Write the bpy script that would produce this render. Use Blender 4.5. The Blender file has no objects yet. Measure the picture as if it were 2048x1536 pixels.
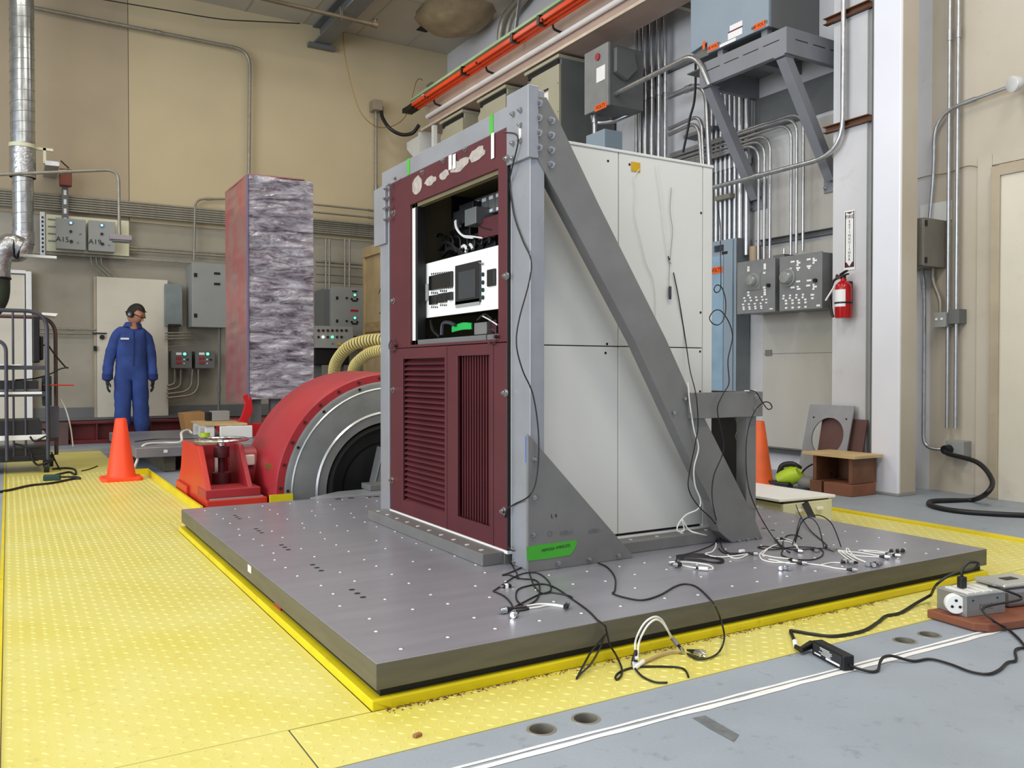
import bpy, bmesh, math, random
from mathutils import Vector, Matrix
random.seed(7)
SC = bpy.context.scene
COL = SC.collection
PI = math.pi
# ------------------------------------------------------------------ camera, world, lamps, exposure
F = 1688.0; H = 0.86; HZ = 743.0
YAW = math.atan(1008/F); PIT = math.atan((768-HZ)/F)
cd = bpy.data.cameras.new('camera'); cam = bpy.data.objects.new('camera', cd); COL.objects.link(cam)
cd.sensor_width = 36; cd.lens = F/2048*36; cd.clip_start = .05; cd.clip_end = 200
cam.location = (0, 0, H); cam.rotation_euler = (PI/2-PIT, 0, -YAW)
SC.camera = cam
SC.view_settings.view_transform = 'Standard'; SC.view_settings.look = 'None'
SC.view_settings.gamma = 1; SC.view_settings.use_curve_mapping = False
SC.view_settings.exposure = 0.0
W = bpy.data.worlds.new('world'); SC.world = W; W.use_nodes = True
W.node_tree.nodes['Background'].inputs[0].default_value = (0.80, 0.88, 1.0, 1)
W.node_tree.nodes['Background'].inputs[1].default_value = 0.75
def area(name, loc, rot, sx, sy, e, col=(1, 1, 1)):
    l = bpy.data.lights.new(name, 'AREA'); l.shape = 'RECTANGLE'; l.size = sx; l.size_y = sy
    l.energy = e; l.color = col
    o = bpy.data.objects.new(name, l); COL.objects.link(o); o.location = loc; o.rotation_euler = rot
    return o
WARM = (1.0, .93, .82)
for i, (x, y, e) in enumerate([(-.6, .3, 95), (2.4, .3, 85), (-2.5, 3.2, 60), (1.6, 3.6, 55), (-2.0, 6.8, 50), (2.2, 7.6, 50), (4.2, 1.2, 45), (4.0, 9.6, 24), (0, 9.6, 22)]):
    area('ceiling_lamp_light', (x, y, 5.55), (0, 0, 0), 1.8, .5, e, WARM)
area('open_door_daylight', (-6.7, 2.5, 2.6), (0, -PI/2, 0), 4.6, 9.5, 700, (.90, .95, 1.0))
try:
    SC.cycles.use_denoising = True
    SC.cycles.max_bounces = 7; SC.cycles.diffuse_bounces = 3; SC.cycles.glossy_bounces = 3
    SC.cycles.sample_clamp_indirect = 6; SC.cycles.caustics_reflective = False; SC.cycles.caustics_refractive = False
except Exception: pass

# ------------------------------------------------------------------ geometry of sight lines, used to measure real places on known planes
_c, _s = math.cos(PIT), math.sin(PIT)
def ray(u, v):
    a = (u-1024)/F; b = (768-v)/F; f = _c+b*_s
    return (math.sin(YAW)*f+math.cos(YAW)*a, math.cos(YAW)*f-math.sin(YAW)*a, -_s+b*_c)
def AX(u, v, x):
    r = ray(u, v); t = x/r[0]; return Vector((x, r[1]*t, H+r[2]*t))
def AY(u, v, y):
    r = ray(u, v); t = y/r[1]; return Vector((r[0]*t, y, H+r[2]*t))
def AZ(u, v, z=0.0):
    r = ray(u, v); t = (z-H)/r[2]; return Vector((r[0]*t, r[1]*t, z))

# ------------------------------------------------------------------ materials
def lin(c): return tuple(((x/255)/12.92 if x/255 <= .04045 else ((x/255+.055)/1.055)**2.4) for x in c)+(1,)
MATS = {}
def M(name, col, rough=.6, metal=0.0, var=.08, sc=6.0, bump=0.0, bsc=60.0, emit=0.0, alpha=1.0, spec=.5, stretch=None, col2=None, dirt=0.0):
    if name in MATS: return MATS[name]
    m = bpy.data.materials.new(name); m.use_nodes = True
    nt = m.node_tree; N = nt.nodes; K = nt.links
    b = N['Principled BSDF']; c = lin(col)
    b.inputs['Roughness'].default_value = rough; b.inputs['Metallic'].default_value = metal
    b.inputs['Specular IOR Level'].default_value = spec
    if alpha < 1: b.inputs['Alpha'].default_value = alpha
    tc = N.new('ShaderNodeTexCoord'); mp = N.new('ShaderNodeMapping'); K.new(tc.outputs['Object'], mp.inputs[0])
    if stretch: mp.inputs['Scale'].default_value = stretch
    no = N.new('ShaderNodeTexNoise'); no.inputs['Scale'].default_value = sc; no.inputs['Detail'].default_value = 4
    K.new(mp.outputs[0], no.inputs['Vector'])
    rp = N.new('ShaderNodeValToRGB'); e = rp.color_ramp.elements
    e[0].position = .3; e[1].position = .7
    c2 = lin(col2) if col2 else tuple(x*(1-2*var) for x in c[:3])+(1,)
    e[0].color = c2; e[1].color = c if col2 else tuple(min(1, x*(1+var)) for x in c[:3])+(1,)
    K.new(no.outputs[0], rp.inputs[0])
    out = rp.outputs[0]
    if dirt > 0:
        n2 = N.new('ShaderNodeTexNoise'); n2.inputs['Scale'].default_value = sc*5; n2.inputs['Detail'].default_value = 8; n2.inputs['Roughness'].default_value = .7
        K.new(mp.outputs[0], n2.inputs['Vector'])
        r2 = N.new('ShaderNodeValToRGB'); r2.color_ramp.elements[0].position = .58; r2.color_ramp.elements[1].position = .72
        r2.color_ramp.elements[0].color = (0, 0, 0, 1); r2.color_ramp.elements[1].color = (dirt, dirt, dirt, 1)
        K.new(n2.outputs[0], r2.inputs[0])
        mx = N.new('ShaderNodeMix'); mx.data_type = 'RGBA'
        K.new(r2.outputs[0], mx.inputs[0]); K.new(out, mx.inputs[6]); mx.inputs[7].default_value = tuple(x*.35 for x in c[:3])+(1,)
        out = mx.outputs[2]
    K.new(out, b.inputs['Base Color'])
    if bump > 0:
        nb = N.new('ShaderNodeTexNoise'); nb.inputs['Scale'].default_value = bsc; nb.inputs['Detail'].default_value = 3
        K.new(mp.outputs[0], nb.inputs['Vector'])
        bp = N.new('ShaderNodeBump'); bp.inputs['Strength'].default_value = bump; bp.inputs['Distance'].default_value = .01
        K.new(nb.outputs[0], bp.inputs['Height']); K.new(bp.outputs[0], b.inputs['Normal'])
    if emit > 0:
        b.inputs['Emission Color'].default_value = c; b.inputs['Emission Strength'].default_value = emit
    MATS[name] = m
    return m
grey_floor = M('painted grey concrete', (146, 155, 166), .55, 0, .05, 3, .08, 90, dirt=.55)
yellow = M('yellow deck paint', (208, 197, 92), .4, 0, .06, 2.5, .05, 120, col2=(214, 207, 126), dirt=.25)
yellow_lug = M('worn yellow lug', (226, 217, 136), .35, 0, .05, 4)
yellow_curb = M('yellow curb paint', (222, 203, 22), .4, 0, .06, 4, dirt=.4)
plate_m = M('ground aluminium plate', (146, 146, 156), .30, .30, .05, 3, .03, 200, stretch=(1, 6, 1), dirt=.12)
plate_edge = M('sawn aluminium edge', (96, 92, 80), .5, .4, .08, 6)
alu = M('mill aluminium', (160, 162, 168), .36, .4, .06, 5, .02, 100, dirt=.15)
alu_dark = M('dull aluminium', (128, 127, 126), .42, .3, .08, 5, .02, 90, dirt=.12)
steel = M('bolt steel', (190, 190, 192), .22, .95, .05)
chrome = M('polished steel', (225, 225, 228), .12, 1.0, .03)
galv = M('galvanised conduit', (188, 190, 194), .3, .85, .08, 20)
galv_dull = M('dull conduit', (150, 146, 134), .45, .5, .08, 20)
maroon = M('maroon paint', (82, 27, 35), .5, 0, .07, 5, dirt=.1)
maroon_dk = M('dark maroon', (64, 24, 28), .55, 0, .1, 8)
cab_white = M('off-white enamel', (224, 224, 220), .4, 0, .02, 2)
white = M('clean white', (238, 238, 236), .4, 0, .02)
black = M('black plastic', (18, 18, 20), .45, 0, .1)
black_gl = M('black gloss', (14, 15, 17), .15, 0, .1)
rubber = M('black rubber', (14, 13, 14), .7, 0, .1)
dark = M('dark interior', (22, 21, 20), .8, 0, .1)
olive = M('olive primer interior', (120, 110, 82), .6, 0, .08)
red = M('shaker red paint', (160, 42, 50), .42, 0, .06, 4, dirt=.12)
red2 = M('bright red paint', (196, 24, 30), .35, 0, .06, 4)
orange_red = M('orange red paint', (206, 66, 34), .38, 0, .05, 1.2, col2=(190, 44, 36))
shaker_grey = M('cast grey ring', (140, 142, 142), .42, .5, .08, 6, .03, 60, dirt=.2)
shaker_rim = M('machined rim', (190, 192, 192), .28, .8, .05, 8)
cone_m = M('cone orange', (255, 74, 28), .45, 0, .04, 5, dirt=.1)
cone_old = M('cone faded orange', (222, 92, 32), .5, 0, .08, 6, dirt=.2)
beige_wall = M('beige wall paint', (196, 180, 146), .75, 0, .03, 1.2, .05, 30)
taupe_wall = M('taupe wall paint', (178, 162, 136), .75, 0, .04, 1.2, .05, 30)
low_wall = M('greyed lower wall', (170, 164, 150), .7, 0, .05, 1.5, .05, 30, col2=(150, 144, 128), dirt=.15)
right_wall = M('white wall paint', (216, 216, 222), .6, 0, .03, 1.0, .04, 25, col2=(198, 198, 200), dirt=.22)
stain_wall = M('stained concrete panel', (210, 210, 214), .65, 0, .05, .9, .04, 25, col2=(176, 172, 160), dirt=.2, stretch=(1, 1, .35))
door_wall = M('cream wall paint', (200, 192, 180), .65, 0, .03, 1.0, .04, 25, col2=(184, 174, 156), dirt=.12)
ceil_m = M('ceiling board', (186, 180, 166), .8, 0, .03, 2)
torn = M('water-stained board', (158, 142, 112), .85, 0, .1, 6, .1, 20)
grid_m = M('ceiling tee', (170, 164, 150), .6, 0, .03)
col_white = M('white gloss column', (228, 230, 240), .22, 0, .02, 2)
door_cream = M('cream door paint', (214, 208, 192), .5, 0, .03, 2, dirt=.12)
frame_beige = M('door frame beige', (176, 162, 140), .55, 0, .06, 4, dirt=.25)
grey_box = M('grey enclosure paint', (150, 152, 150), .45, 0, .03, 4)
grey_box_dk = M('dark grey enclosure paint', (104, 106, 106), .45, 0, .04, 4)
grey_bl = M('blue grey paint', (138, 154, 168), .42, 0, .03, 3)
grey_pl = M('platform grey paint', (128, 130, 138), .45, 0, .05, 4, dirt=.12)
tan_box = M('tan grey enclosure', (168, 164, 142), .5, 0, .04, 4)
beam_m = M('beige crane beam', (186, 162, 148), .5, 0, .05, 3, dirt=.1)
beam_edge = M('lit beam edge', (214, 200, 180), .35, .2, .06, 8)  # light along the flange edge is put into this paler colour
busbar = M('orange bus bar', (232, 72, 20), .4, 0, .05)
bus_green = M('pale green bus bar', (150, 186, 140), .45, 0, .05)
ply = M('plywood', (196, 168, 122), .65, 0, .1, 6, stretch=(1, 1, 6), dirt=.12)
crate_m = M('crate pine', (206, 184, 140), .65, 0, .08, 5, stretch=(6, 1, 1))
wood_dk = M('dark stained board', (112, 72, 48), .6, 0, .15, 8)
card = M('cardboard', (186, 140, 88), .75, 0, .05)
duct_m = M('spiral duct', (184, 188, 190), .24, .9, .12, 10, .05, 30)
tape_g = M('green tape', (70, 170, 48), .55, 0, .05)
tape_w = M('white tape', (236, 232, 226), .6, 0, .03)
tape_b = M('blue tape', (86, 108, 170), .6, 0, .05)
tape_y = M('yellow tag', (210, 168, 20), .55, 0, .05)
putty = M('grey putty', (170, 160, 152), .6, 0, .12, 40)
hose_y = M('cream hose', (196, 180, 112), .5, 0, .05)
led_g = M('green lamp', (90, 255, 170), .3, 0, 0, emit=2.5)
led_w = M('white lamp', (235, 255, 240), .3, 0, 0, emit=2.5)
led_b = M('blue lamp', (120, 160, 255), .3, 0, 0, emit=2.5)
or_lab = M('orange label', (240, 96, 20), .5, 0, .03)
wht_lab = M('white label', (240, 240, 240), .5, 0, .02)
ink = M('black ink', (20, 20, 22), .6, 0, 0)
scuff = M('scuffed grey mark', (104, 108, 112), .6, 0, .15, 30)
line_w = M('white floor line', (232, 232, 232), .5, 0, .03, 6, dirt=.55)
blue_cloth = M('blue coverall cloth', (48, 72, 138), .85, 0, .14, 7, .3, 30)
skin = M('skin', (190, 134, 106), .55, 0, .04)
hair = M('dark hair', (32, 26, 24), .7, 0, .2, 60)
glove = M('black glove', (30, 32, 34), .7, 0, .1)
wire_w = M('white wire', (228, 226, 222), .5, 0, .02)
wire_k = M('black wire', (16, 16, 18), .5, 0, .05)
lime = M('lime plastic', (176, 206, 40), .4, 0, .05)
foam = M('white foam', (226, 226, 224), .7, 0, .03)
beam_red = M('dark red steel base', (104, 24, 28), .5, 0, .12, 4, dirt=.3)
teal = M('dark teal box', (28, 60, 58), .5, 0, .08)
gun = M('cart steel', (74, 74, 84), .42, .4, .1)
rack_k = M('equipment black', (30, 30, 34), .5, 0, .12, 20)
cream = M('cream enamel', (214, 212, 182), .4, 0, .03)
greytool = M('grey tool', (122, 120, 116), .55, 0, .06)
blade = M('brass', (170, 140, 80), .35, .7, .05)

# ------------------------------------------------------------------ mesh builder
OFF = {}
class MB:
    def __init__(s): s.v = []; s.f = []; s.sm = []
    def add(s, vs, fs, smooth=False):
        n = len(s.v); s.v += [Vector(p) for p in vs]
        for f in fs: s.f.append([n+i for i in f]); s.sm.append(smooth)
        return s
    def box(s, a, b):
        x0, x1 = sorted((a[0], b[0])); y0, y1 = sorted((a[1], b[1])); z0, z1 = sorted((a[2], b[2]))
        return s.add([(x0,y0,z0),(x1,y0,z0),(x1,y1,z0),(x0,y1,z0),(x0,y0,z1),(x1,y0,z1),(x1,y1,z1),(x0,y1,z1)],
              [(0,3,2,1),(4,5,6,7),(0,1,5,4),(1,2,6,5),(2,3,7,6),(3,0,4,7)])
    def obox(s, c, ax, ay, az):   # centre and three half-vectors
        c = Vector(c); ax = Vector(ax); ay = Vector(ay); az = Vector(az); P = []
        for k in (-1, 1):
            for i, j in ((-1,-1),(1,-1),(1,1),(-1,1)): P.append(c+ax*i+ay*j+az*k)
        return s.add(P, [(0,3,2,1),(4,5,6,7),(0,1,5,4),(1,2,6,5),(2,3,7,6),(3,0,4,7)])
    def bar(s, p, q, w, h, up=(0,0,1)):   # rectangular bar from p to q
        p = Vector(p); q = Vector(q); d = (q-p); n = d.normalized(); u = Vector(up)
        sx = n.cross(u)
        if sx.length < 1e-4: sx = n.cross(Vector((1,0,0)))
        sx.normalize(); sz = sx.cross(n).normalized()
        return s.obox((p+q)/2, d/2, sx*w/2, sz*h/2)
    def prism(s, poly, off):      # poly of 3-D points, swept by off
        n = len(poly); off = Vector(off); P = [Vector(p) for p in poly]; P += [p+off for p in P]
        fs = [tuple(range(n))[::-1], tuple(range(n, 2*n))]+[(i, (i+1) % n, n+(i+1) % n, n+i) for i in range(n)]
        return s.add(P, fs)
    def cyl(s, p, q, r, n=16, r2=None, caps=True, smooth=True):
        p = Vector(p); q = Vector(q); d = (q-p).normalized(); r2 = r if r2 is None else r2
        a = d.orthogonal().normalized(); b = d.cross(a); P = []
        for c, rr in ((p, r), (q, r2)):
            for i in range(n):
                t = 2*PI*i/n; P.append(c+a*math.cos(t)*rr+b*math.sin(t)*rr)
        s.add(P, [(i, (i+1) % n, n+(i+1) % n, n+i) for i in range(n)], smooth)
        if caps:
            k = len(s.v)-2*n
            s.f.append([k+i for i in range(n)][::-1]); s.sm.append(False)
            s.f.append([k+n+i for i in range(n)]); s.sm.append(False)
        return s
    def tube(s, pts, r, n=8, caps=True):
        pts = [Vector(p) for p in pts]; m = len(pts); P = []
        d0 = (pts[1]-pts[0]).normalized(); a = d0.orthogonal().normalized()
        for i in range(m):
            d = (pts[min(i+1, m-1)]-pts[max(i-1, 0)])
            if d.length < 1e-9: d = d0
            d = d.normalized(); a = a-d*a.dot(d)
            if a.length < 1e-5: a = d.orthogonal()
            a.normalize(); b = d.cross(a); rr = r[i] if isinstance(r, (list, tuple)) else r
            for j in range(n):
                t = 2*PI*j/n; P.append(pts[i]+a*math.cos(t)*rr+b*math.sin(t)*rr)
        fs = []
        for i in range(m-1):
            for j in range(n): fs.append((i*n+j, i*n+(j+1) % n, (i+1)*n+(j+1) % n, (i+1)*n+j))
        s.add(P, fs, True)
        if caps:
            k = len(s.v)-m*n
            s.f.append([k+j for j in range(n)][::-1]); s.sm.append(False)
            s.f.append([k+(m-1)*n+j for j in range(n)]); s.sm.append(False)
        return s
    def lathe(s, c, axis, prof, n=48, a0=0, a1=2*PI, ref=None):   # prof: (radius, along axis)
        c = Vector(c); d = Vector(axis).normalized(); a = Vector(ref).normalized() if ref else d.orthogonal().normalized(); b = d.cross(a)
        full = abs(a1-a0-2*PI) < 1e-6; m = n if full else n+1; P = []
        for i in range(m):
            t = a0+(a1-a0)*i/n
            for r, h in prof: P.append(c+d*h+(a*math.cos(t)+b*math.sin(t))*r)
        k = len(prof); fs = []
        for i in range(n):
            for j in range(k-1):
                fs.append((i*k+j, ((i+1) % m)*k+j, ((i+1) % m)*k+j+1, i*k+j+1))
        return s.add(P, fs, True)
    def sphere(s, c, r, n=12, sc=(1, 1, 1)):
        c = Vector(c); P = []; fs = []; h = n//2
        for i in range(h+1):
            for j in range(n):
                a = PI*i/h; t = 2*PI*j/n
                P.append(c+Vector((r*sc[0]*math.sin(a)*math.cos(t), r*sc[1]*math.sin(a)*math.sin(t), r*sc[2]*math.cos(a))))
        for i in range(h):
            for j in range(n): fs.append((i*n+j, (i+1)*n+j, (i+1)*n+(j+1) % n, i*n+(j+1) % n))
        return s.add(P, fs, True)
    def mesh(s, name, off=Vector((0,0,0))):
        me = bpy.data.meshes.new(name); me.from_pydata([tuple(p-off) for p in s.v], [], s.f)
        bm = bmesh.new(); bm.from_mesh(me); bmesh.ops.remove_doubles(bm, verts=bm.verts, dist=1e-6)
        bmesh.ops.recalc_face_normals(bm, faces=bm.faces)
        sm = any(s.sm)
        for f in bm.faces: f.smooth = sm
        bm.to_mesh(me); bm.free()
        if sm:
            try: me.set_sharp_from_angle(angle=math.radians(38))
            except Exception: pass
        return me
def smooth(pts, k=6, closed=False):
    pts = [Vector(p) for p in pts]; out = []; n = len(pts)
    for i in range(n-1):
        p0 = pts[max(i-1, 0)]; p1 = pts[i]; p2 = pts[i+1]; p3 = pts[min(i+2, n-1)]
        for j in range(k):
            t = j/k
            out.append(.5*((2*p1)+(p2-p0)*t+(2*p0-5*p1+4*p2-p3)*t*t+(3*p1-p0-3*p2+p3)*t**3))
    out.append(pts[-1]); return out
def bend(pts, r=.12, k=6):       # polyline with rounded corners, as a bent pipe
    pts = [Vector(p) for p in pts]; out = [pts[0]]
    for i in range(1, len(pts)-1):
        a, b, c = pts[i-1], pts[i], pts[i+1]
        rr = min(r, (a-b).length*.49, (c-b).length*.49)
        p = b+(a-b).normalized()*rr; q = b+(c-b).normalized()*rr
        for j in range(k+1):
            t = j/k; out.append(p*(1-t)**2+b*2*t*(1-t)+q*t*t)
    out.append(pts[-1]); return out
def link(name, me, mat, parent=None, bev=0, label=None):
    o = bpy.data.objects.new(name, me); COL.objects.link(o)
    if mat is not None and not me.materials: me.materials.append(mat)
    if parent is not None: o.parent = parent
    if bev > 0:
        b = o.modifiers.new('bevel', 'BEVEL'); b.width = bev; b.segments = 2; b.limit_method = 'ANGLE'; b.angle_limit = .6
        b.harden_normals = False
    if label: o['label'] = label
    return o
def thing(name, label, cat, loc=(0, 0, 0), group=None):
    o = bpy.data.objects.new(name, None); COL.objects.link(o); o.location = loc; o.empty_display_size = .05
    o['label'] = label; o['category'] = cat
    if group: o['group'] = group
    OFF[o.name] = Vector(loc); return o
def part(root, name, mb, mat, bev=0, label=None):
    off = OFF[root.name]
    o = link(name, mb.mesh(name, off), mat, root, bev, label); OFF[o.name] = off; return o
def share(src, d):                # a repeat of a part, moved by d, same mesh
    o = src.copy(); COL.objects.link(o); o.location = src.location+Vector(d); OFF[o.name] = OFF[src.name]; return o
def solo(name, mb, mat, label, cat, group=None, bev=0):
    lo = Vector((min(p.x for p in mb.v), min(p.y for p in mb.v), min(p.z for p in mb.v)))
    hi = Vector((max(p.x for p in mb.v), max(p.y for p in mb.v), max(p.z for p in mb.v)))
    loc = Vector(((lo.x+hi.x)/2, (lo.y+hi.y)/2, lo.z))
    o = link(name, mb.mesh(name, loc), mat, None, bev); o.location = loc
    o['label'] = label; o['category'] = cat
    if group: o['group'] = group
    OFF[o.name] = loc; return o
def struct(name, mb, mat, bev=0):
    o = link(name, mb.mesh(name), mat, None, bev); o['kind'] = 'structure'; OFF[o.name] = Vector((0,0,0)); return o
def holed(outer, holes, thick, to3d):   # flat sheet with holes; 2-D loops; to3d maps (a, b, depth)
    cu = bpy.data.curves.new('tmp', 'CURVE'); cu.dimensions = '2D'; cu.fill_mode = 'BOTH'; cu.extrude = thick/2
    for lp in [outer]+holes:
        sp = cu.splines.new('POLY'); sp.points.add(len(lp)-1); sp.use_cyclic_u = True
        for i, p in enumerate(lp): sp.points[i].co = (p[0], p[1], 0, 1)
    o = bpy.data.objects.new('tmp', cu); COL.objects.link(o)
    bpy.context.view_layer.update()
    me = o.to_mesh(); mb = MB()
    mb.add([to3d(v.co.x, v.co.y, v.co.z+thick/2) for v in me.vertices], [tuple(p.vertices) for p in me.polygons])
    o.to_mesh_clear(); bpy.data.objects.remove(o); bpy.data.curves.remove(cu)
    return mb
def rect(a0, b0, a1, b1): return [(a0, b0), (a1, b0), (a1, b1), (a0, b1)]
def circ(a, b, r, n=20): return [(a+r*math.cos(2*PI*i/n), b+r*math.sin(2*PI*i/n)) for i in range(n)]
def text(parent, name, body, org, right, up, size, mat, label=None, extr=.0006, align='CENTER', wide=1.0):
    cu = bpy.data.curves.new('t', 'FONT'); cu.body = body; cu.size = 1; cu.align_x = align; cu.align_y = 'CENTER'; cu.resolution_u = 2
    o = bpy.data.objects.new('t', cu); COL.objects.link(o); bpy.context.view_layer.update()
    me = o.to_mesh(); R = Vector(right).normalized(); U = Vector(up).normalized(); Nn = R.cross(U)
    mb = MB(); V = []; Fs = [tuple(p.vertices) for p in me.polygons]
    for v in me.vertices: V.append(Vector(org)+R*v.co.x*size*wide+U*v.co.y*size+Nn*extr)
    o.to_mesh_clear(); bpy.data.objects.remove(o); bpy.data.curves.remove(cu)
    if not Fs: return None
    mb.add(V, Fs)
    off = OFF[parent.name]; m = bpy.data.meshes.new(name); m.from_pydata([tuple(p-off) for p in mb.v], [], mb.f)
    ob = link(name, m, mat, parent, 0, label); OFF[ob.name] = off; return ob
def hexbolt(mb, p, n, r=.010, h=.009, washer=True):
    p = Vector(p); n = Vector(n).normalized()
    if washer: mb.cyl(p, p+n*.003, r*1.45, 12, smooth=False)
    mb.cyl(p+n*.003, p+n*(.003+h), r, 6, smooth=False); mb.cyl(p+n*(.003+h), p+n*(.003+h*1.7), r*.55, 8, smooth=False)

# ================================================================== THE SETTING
WX, WY, CZ = 5.77, 11.6, 5.68
mb = holed(rect(-7, -5, 8.5, 1.755), [circ(1.094, 1.724-.03, .031), circ(1.222, 1.69, .031), circ(2.452, 1.66, .031), circ(2.577, 1.657, .031)], .02, lambda a, b, d: (a, b, d-.02))
mb.box((-7, 1.755, -.02), (-.03, 14, 0)); mb.box((-.03, 10.15, -.02), (8.5, 14, 0)); mb.box((4.42, 1.755, -.02), (8.5, 10.15, 0))
mb.box((-.03, 1.755, -.06), (4.42, 10.15, -.004))
floor = struct('floor', mb, grey_floor)
for (hx, hy) in [(1.094, 1.694), (1.222, 1.69), (2.452, 1.66), (2.577, 1.657)]:
    mb = MB().lathe((hx, hy, 0), (0, 0, 1), [(.030, -.05), (.030, .0015), (.036, .0015), (.037, 0)], 28)
    part(floor, 'pipe_socket', mb, galv_dull)
    part(floor, 'socket_bottom', MB().cyl((hx, hy, -.06), (hx, hy, -.045), .031, 20), dark)
# white double line, flat paint on the floor
def ribbon(x0, x1, y0, y1, w, z, j=.003, n=70, seed=3):
    r = random.Random(seed); mb = MB(); P = []
    for i in range(n+1):
        t = i/n; x = x0+(x1-x0)*t; y = y0+(y1-y0)*t
        P += [(x, y-w/2+r.uniform(-j, j), z), (x, y+w/2+r.uniform(-j, j), z)]
    return mb.add(P, [(2*i, 2*i+2, 2*i+3, 2*i+1) for i in range(n)])
part(floor, 'painted_line', ribbon(-.6, 4.2, 1.648, 1.560, .011, .0012, .0015), line_w, label='thin worn white line')
part(floor, 'painted_line', ribbon(-.6, 4.2, 1.625, 1.537, .018, .0012, .003, seed=5), line_w, label='broad worn white line')
part(floor, 'floor_scuff', MB().prism([AZ(1385, 1436, .0006), AZ(1410, 1431, .0006), AZ(1478, 1470, .0006), AZ(1468, 1484, .0006), AZ(1420, 1458, .0006)], (0, 0, .0006)), scuff)
# yellow tread-plate deck
deck = thing('deck_plates', 'yellow painted steel tread plate deck around the grey vibration table', 'deck', (.4, 3, -.003)); deck['kind'] = 'structure'; deck.name = 'trim_1'; OFF['trim_1'] = Vector((.4, 3, -.003))
DP = [(-.02, -1.0, .569, 1.752), (-.02, 1.755, .569, 1.998), (-.02, 2.001, .781, 5.08), (.783, 4.81, .99, 5.08), (-.02, 5.084, .995, 7.64), (-.02, 7.644, .85, 10.12), (.573, 1.757, 2.4, 1.996), (2.403, 1.757, 4.41, 1.996), (3.545, 2.0, 4.41, 3.62), (3.545, 3.623, 4.41, 5.0)]
DP[0] = (-.02, 1.0, .30, 1.752)
DP = DP[1:]
for d in DP:
    part(deck, 'tread_plate', MB().box((d[0], d[1], -.003), (d[2], d[3], .002)), yellow, .0015)
lug = MB(); rr = random.Random(2)
for d in DP:
    st = .034; ny = int((min(d[3], 8.0)-d[1])/st); nx = int((d[2]-d[0])/st)
    for i in range(nx):
        for j in range(ny):
            x = d[0]+(i+.5)*st; y = d[1]+(j+.5)*st; a = PI/4 if (i+j) % 2 else -PI/4
            ca, sa = math.cos(a), math.sin(a); L, w = .0115, .0035
            lug.add([(x-ca*L, y-sa*L, .002), (x+sa*w, y-ca*w, .002), (x+ca*L, y+sa*L, .002), (x-sa*w, y+ca*w, .002), (x-ca*L*.3, y-sa*L*.3, .0036), (x+ca*L*.3, y+sa*L*.3, .0036)],
                    [(0, 1, 4), (1, 5, 4), (1, 2, 5), (2, 3, 5), (3, 4, 5), (3, 0, 4)])
off = OFF[deck.name]; me = bpy.data.meshes.new('tread_lugs'); me.from_pydata([tuple(p-off) for p in lug.v], [], lug.f)
lo = link('tread_lugs', me, yellow_lug, deck); lo['kind'] = 'stuff'
part(deck, 'edge_strip', MB().box((-.035, 1.76, -.003), (-.022, 10.15, .006)), yellow_curb)
part(deck, 'edge_strip', MB().box((-.02, 10.125, -.003), (1.3, 10.16, .03)), grey_box)
crb = MB().box((.985, 5.3, 0), (1.0, 7.6, .05)).box((.85, 7.6, 0), (1.0, 7.615, .05)).box((1.36, 5.14, .0), (1.5, 5.16, .108))
part(deck, 'edge_strip', crb, yellow_curb)
part(deck, 'raised_edge', MB().prism([(4.36, 5.0, 0), (4.43, 5.0, 0), (4.43, 1.757, 0), (4.36, 1.757, 0)], (0, 0, .012)), yellow_curb)

# walls
wb = MB().box((-7, WY, -.02), (6.2, WY+.2, CZ+.1)); wall_back = struct('wall_back', wb, low_wall)
xs = AY(257, 200, WY-.02).x
zl = AY(400, 455, WY-.02).z
part(wall_back, 'wall_panel', MB().box((-4, WY-.02, zl), (xs-.004, WY, CZ)), taupe_wall, label='darker taupe concrete panel')
part(wall_back, 'wall_panel', MB().box((xs+.004, WY-.02, zl), (5.77, WY, CZ)), beige_wall, label='lighter beige concrete panel')
wall_right = struct('wall_right', MB().box((WX, 3.72, -.02), (WX+.2, WY, CZ+.1)), right_wall)
part(wall_right, 'wall_panel', MB().box((WX, -.5, -.02), (WX+.2, 3.72, CZ+.1)), door_wall, label='cream painted wall panel')
for (y0, y1, z0, z1) in [(4.37, 5.30, .20, 1.012), (4.37, 5.30, 1.016, 1.95), (4.37, 5.40, 2.03, 2.95)]:
    part(wall_right, 'wall_panel', MB().box((WX-.012, y0, z0), (WX, y1, z1)), stain_wall, .003)
pil = struct('trim_2', MB().box((5.5, 4.06, 0), (WX, 4.36, CZ)), right_wall, .004)
part(pil, 'side_face', MB().box((5.52, 4.035, 0), (WX, 4.06, CZ)), grey_box)
col = struct('trim_3', MB().box((5.25, 3.61, 0), (5.43, 3.83, CZ)), col_white, .012)
part(col, 'base_plate', MB().box((5.235, 3.6, 0), (5.44, 3.84, .02)), grey_box, .003)
part(col, 'column_side', MB().box((5.262, 3.604, .022), (5.43, 3.611, CZ)), door_wall)  # thin cream sheet puts the column's less lit side into colour
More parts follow.
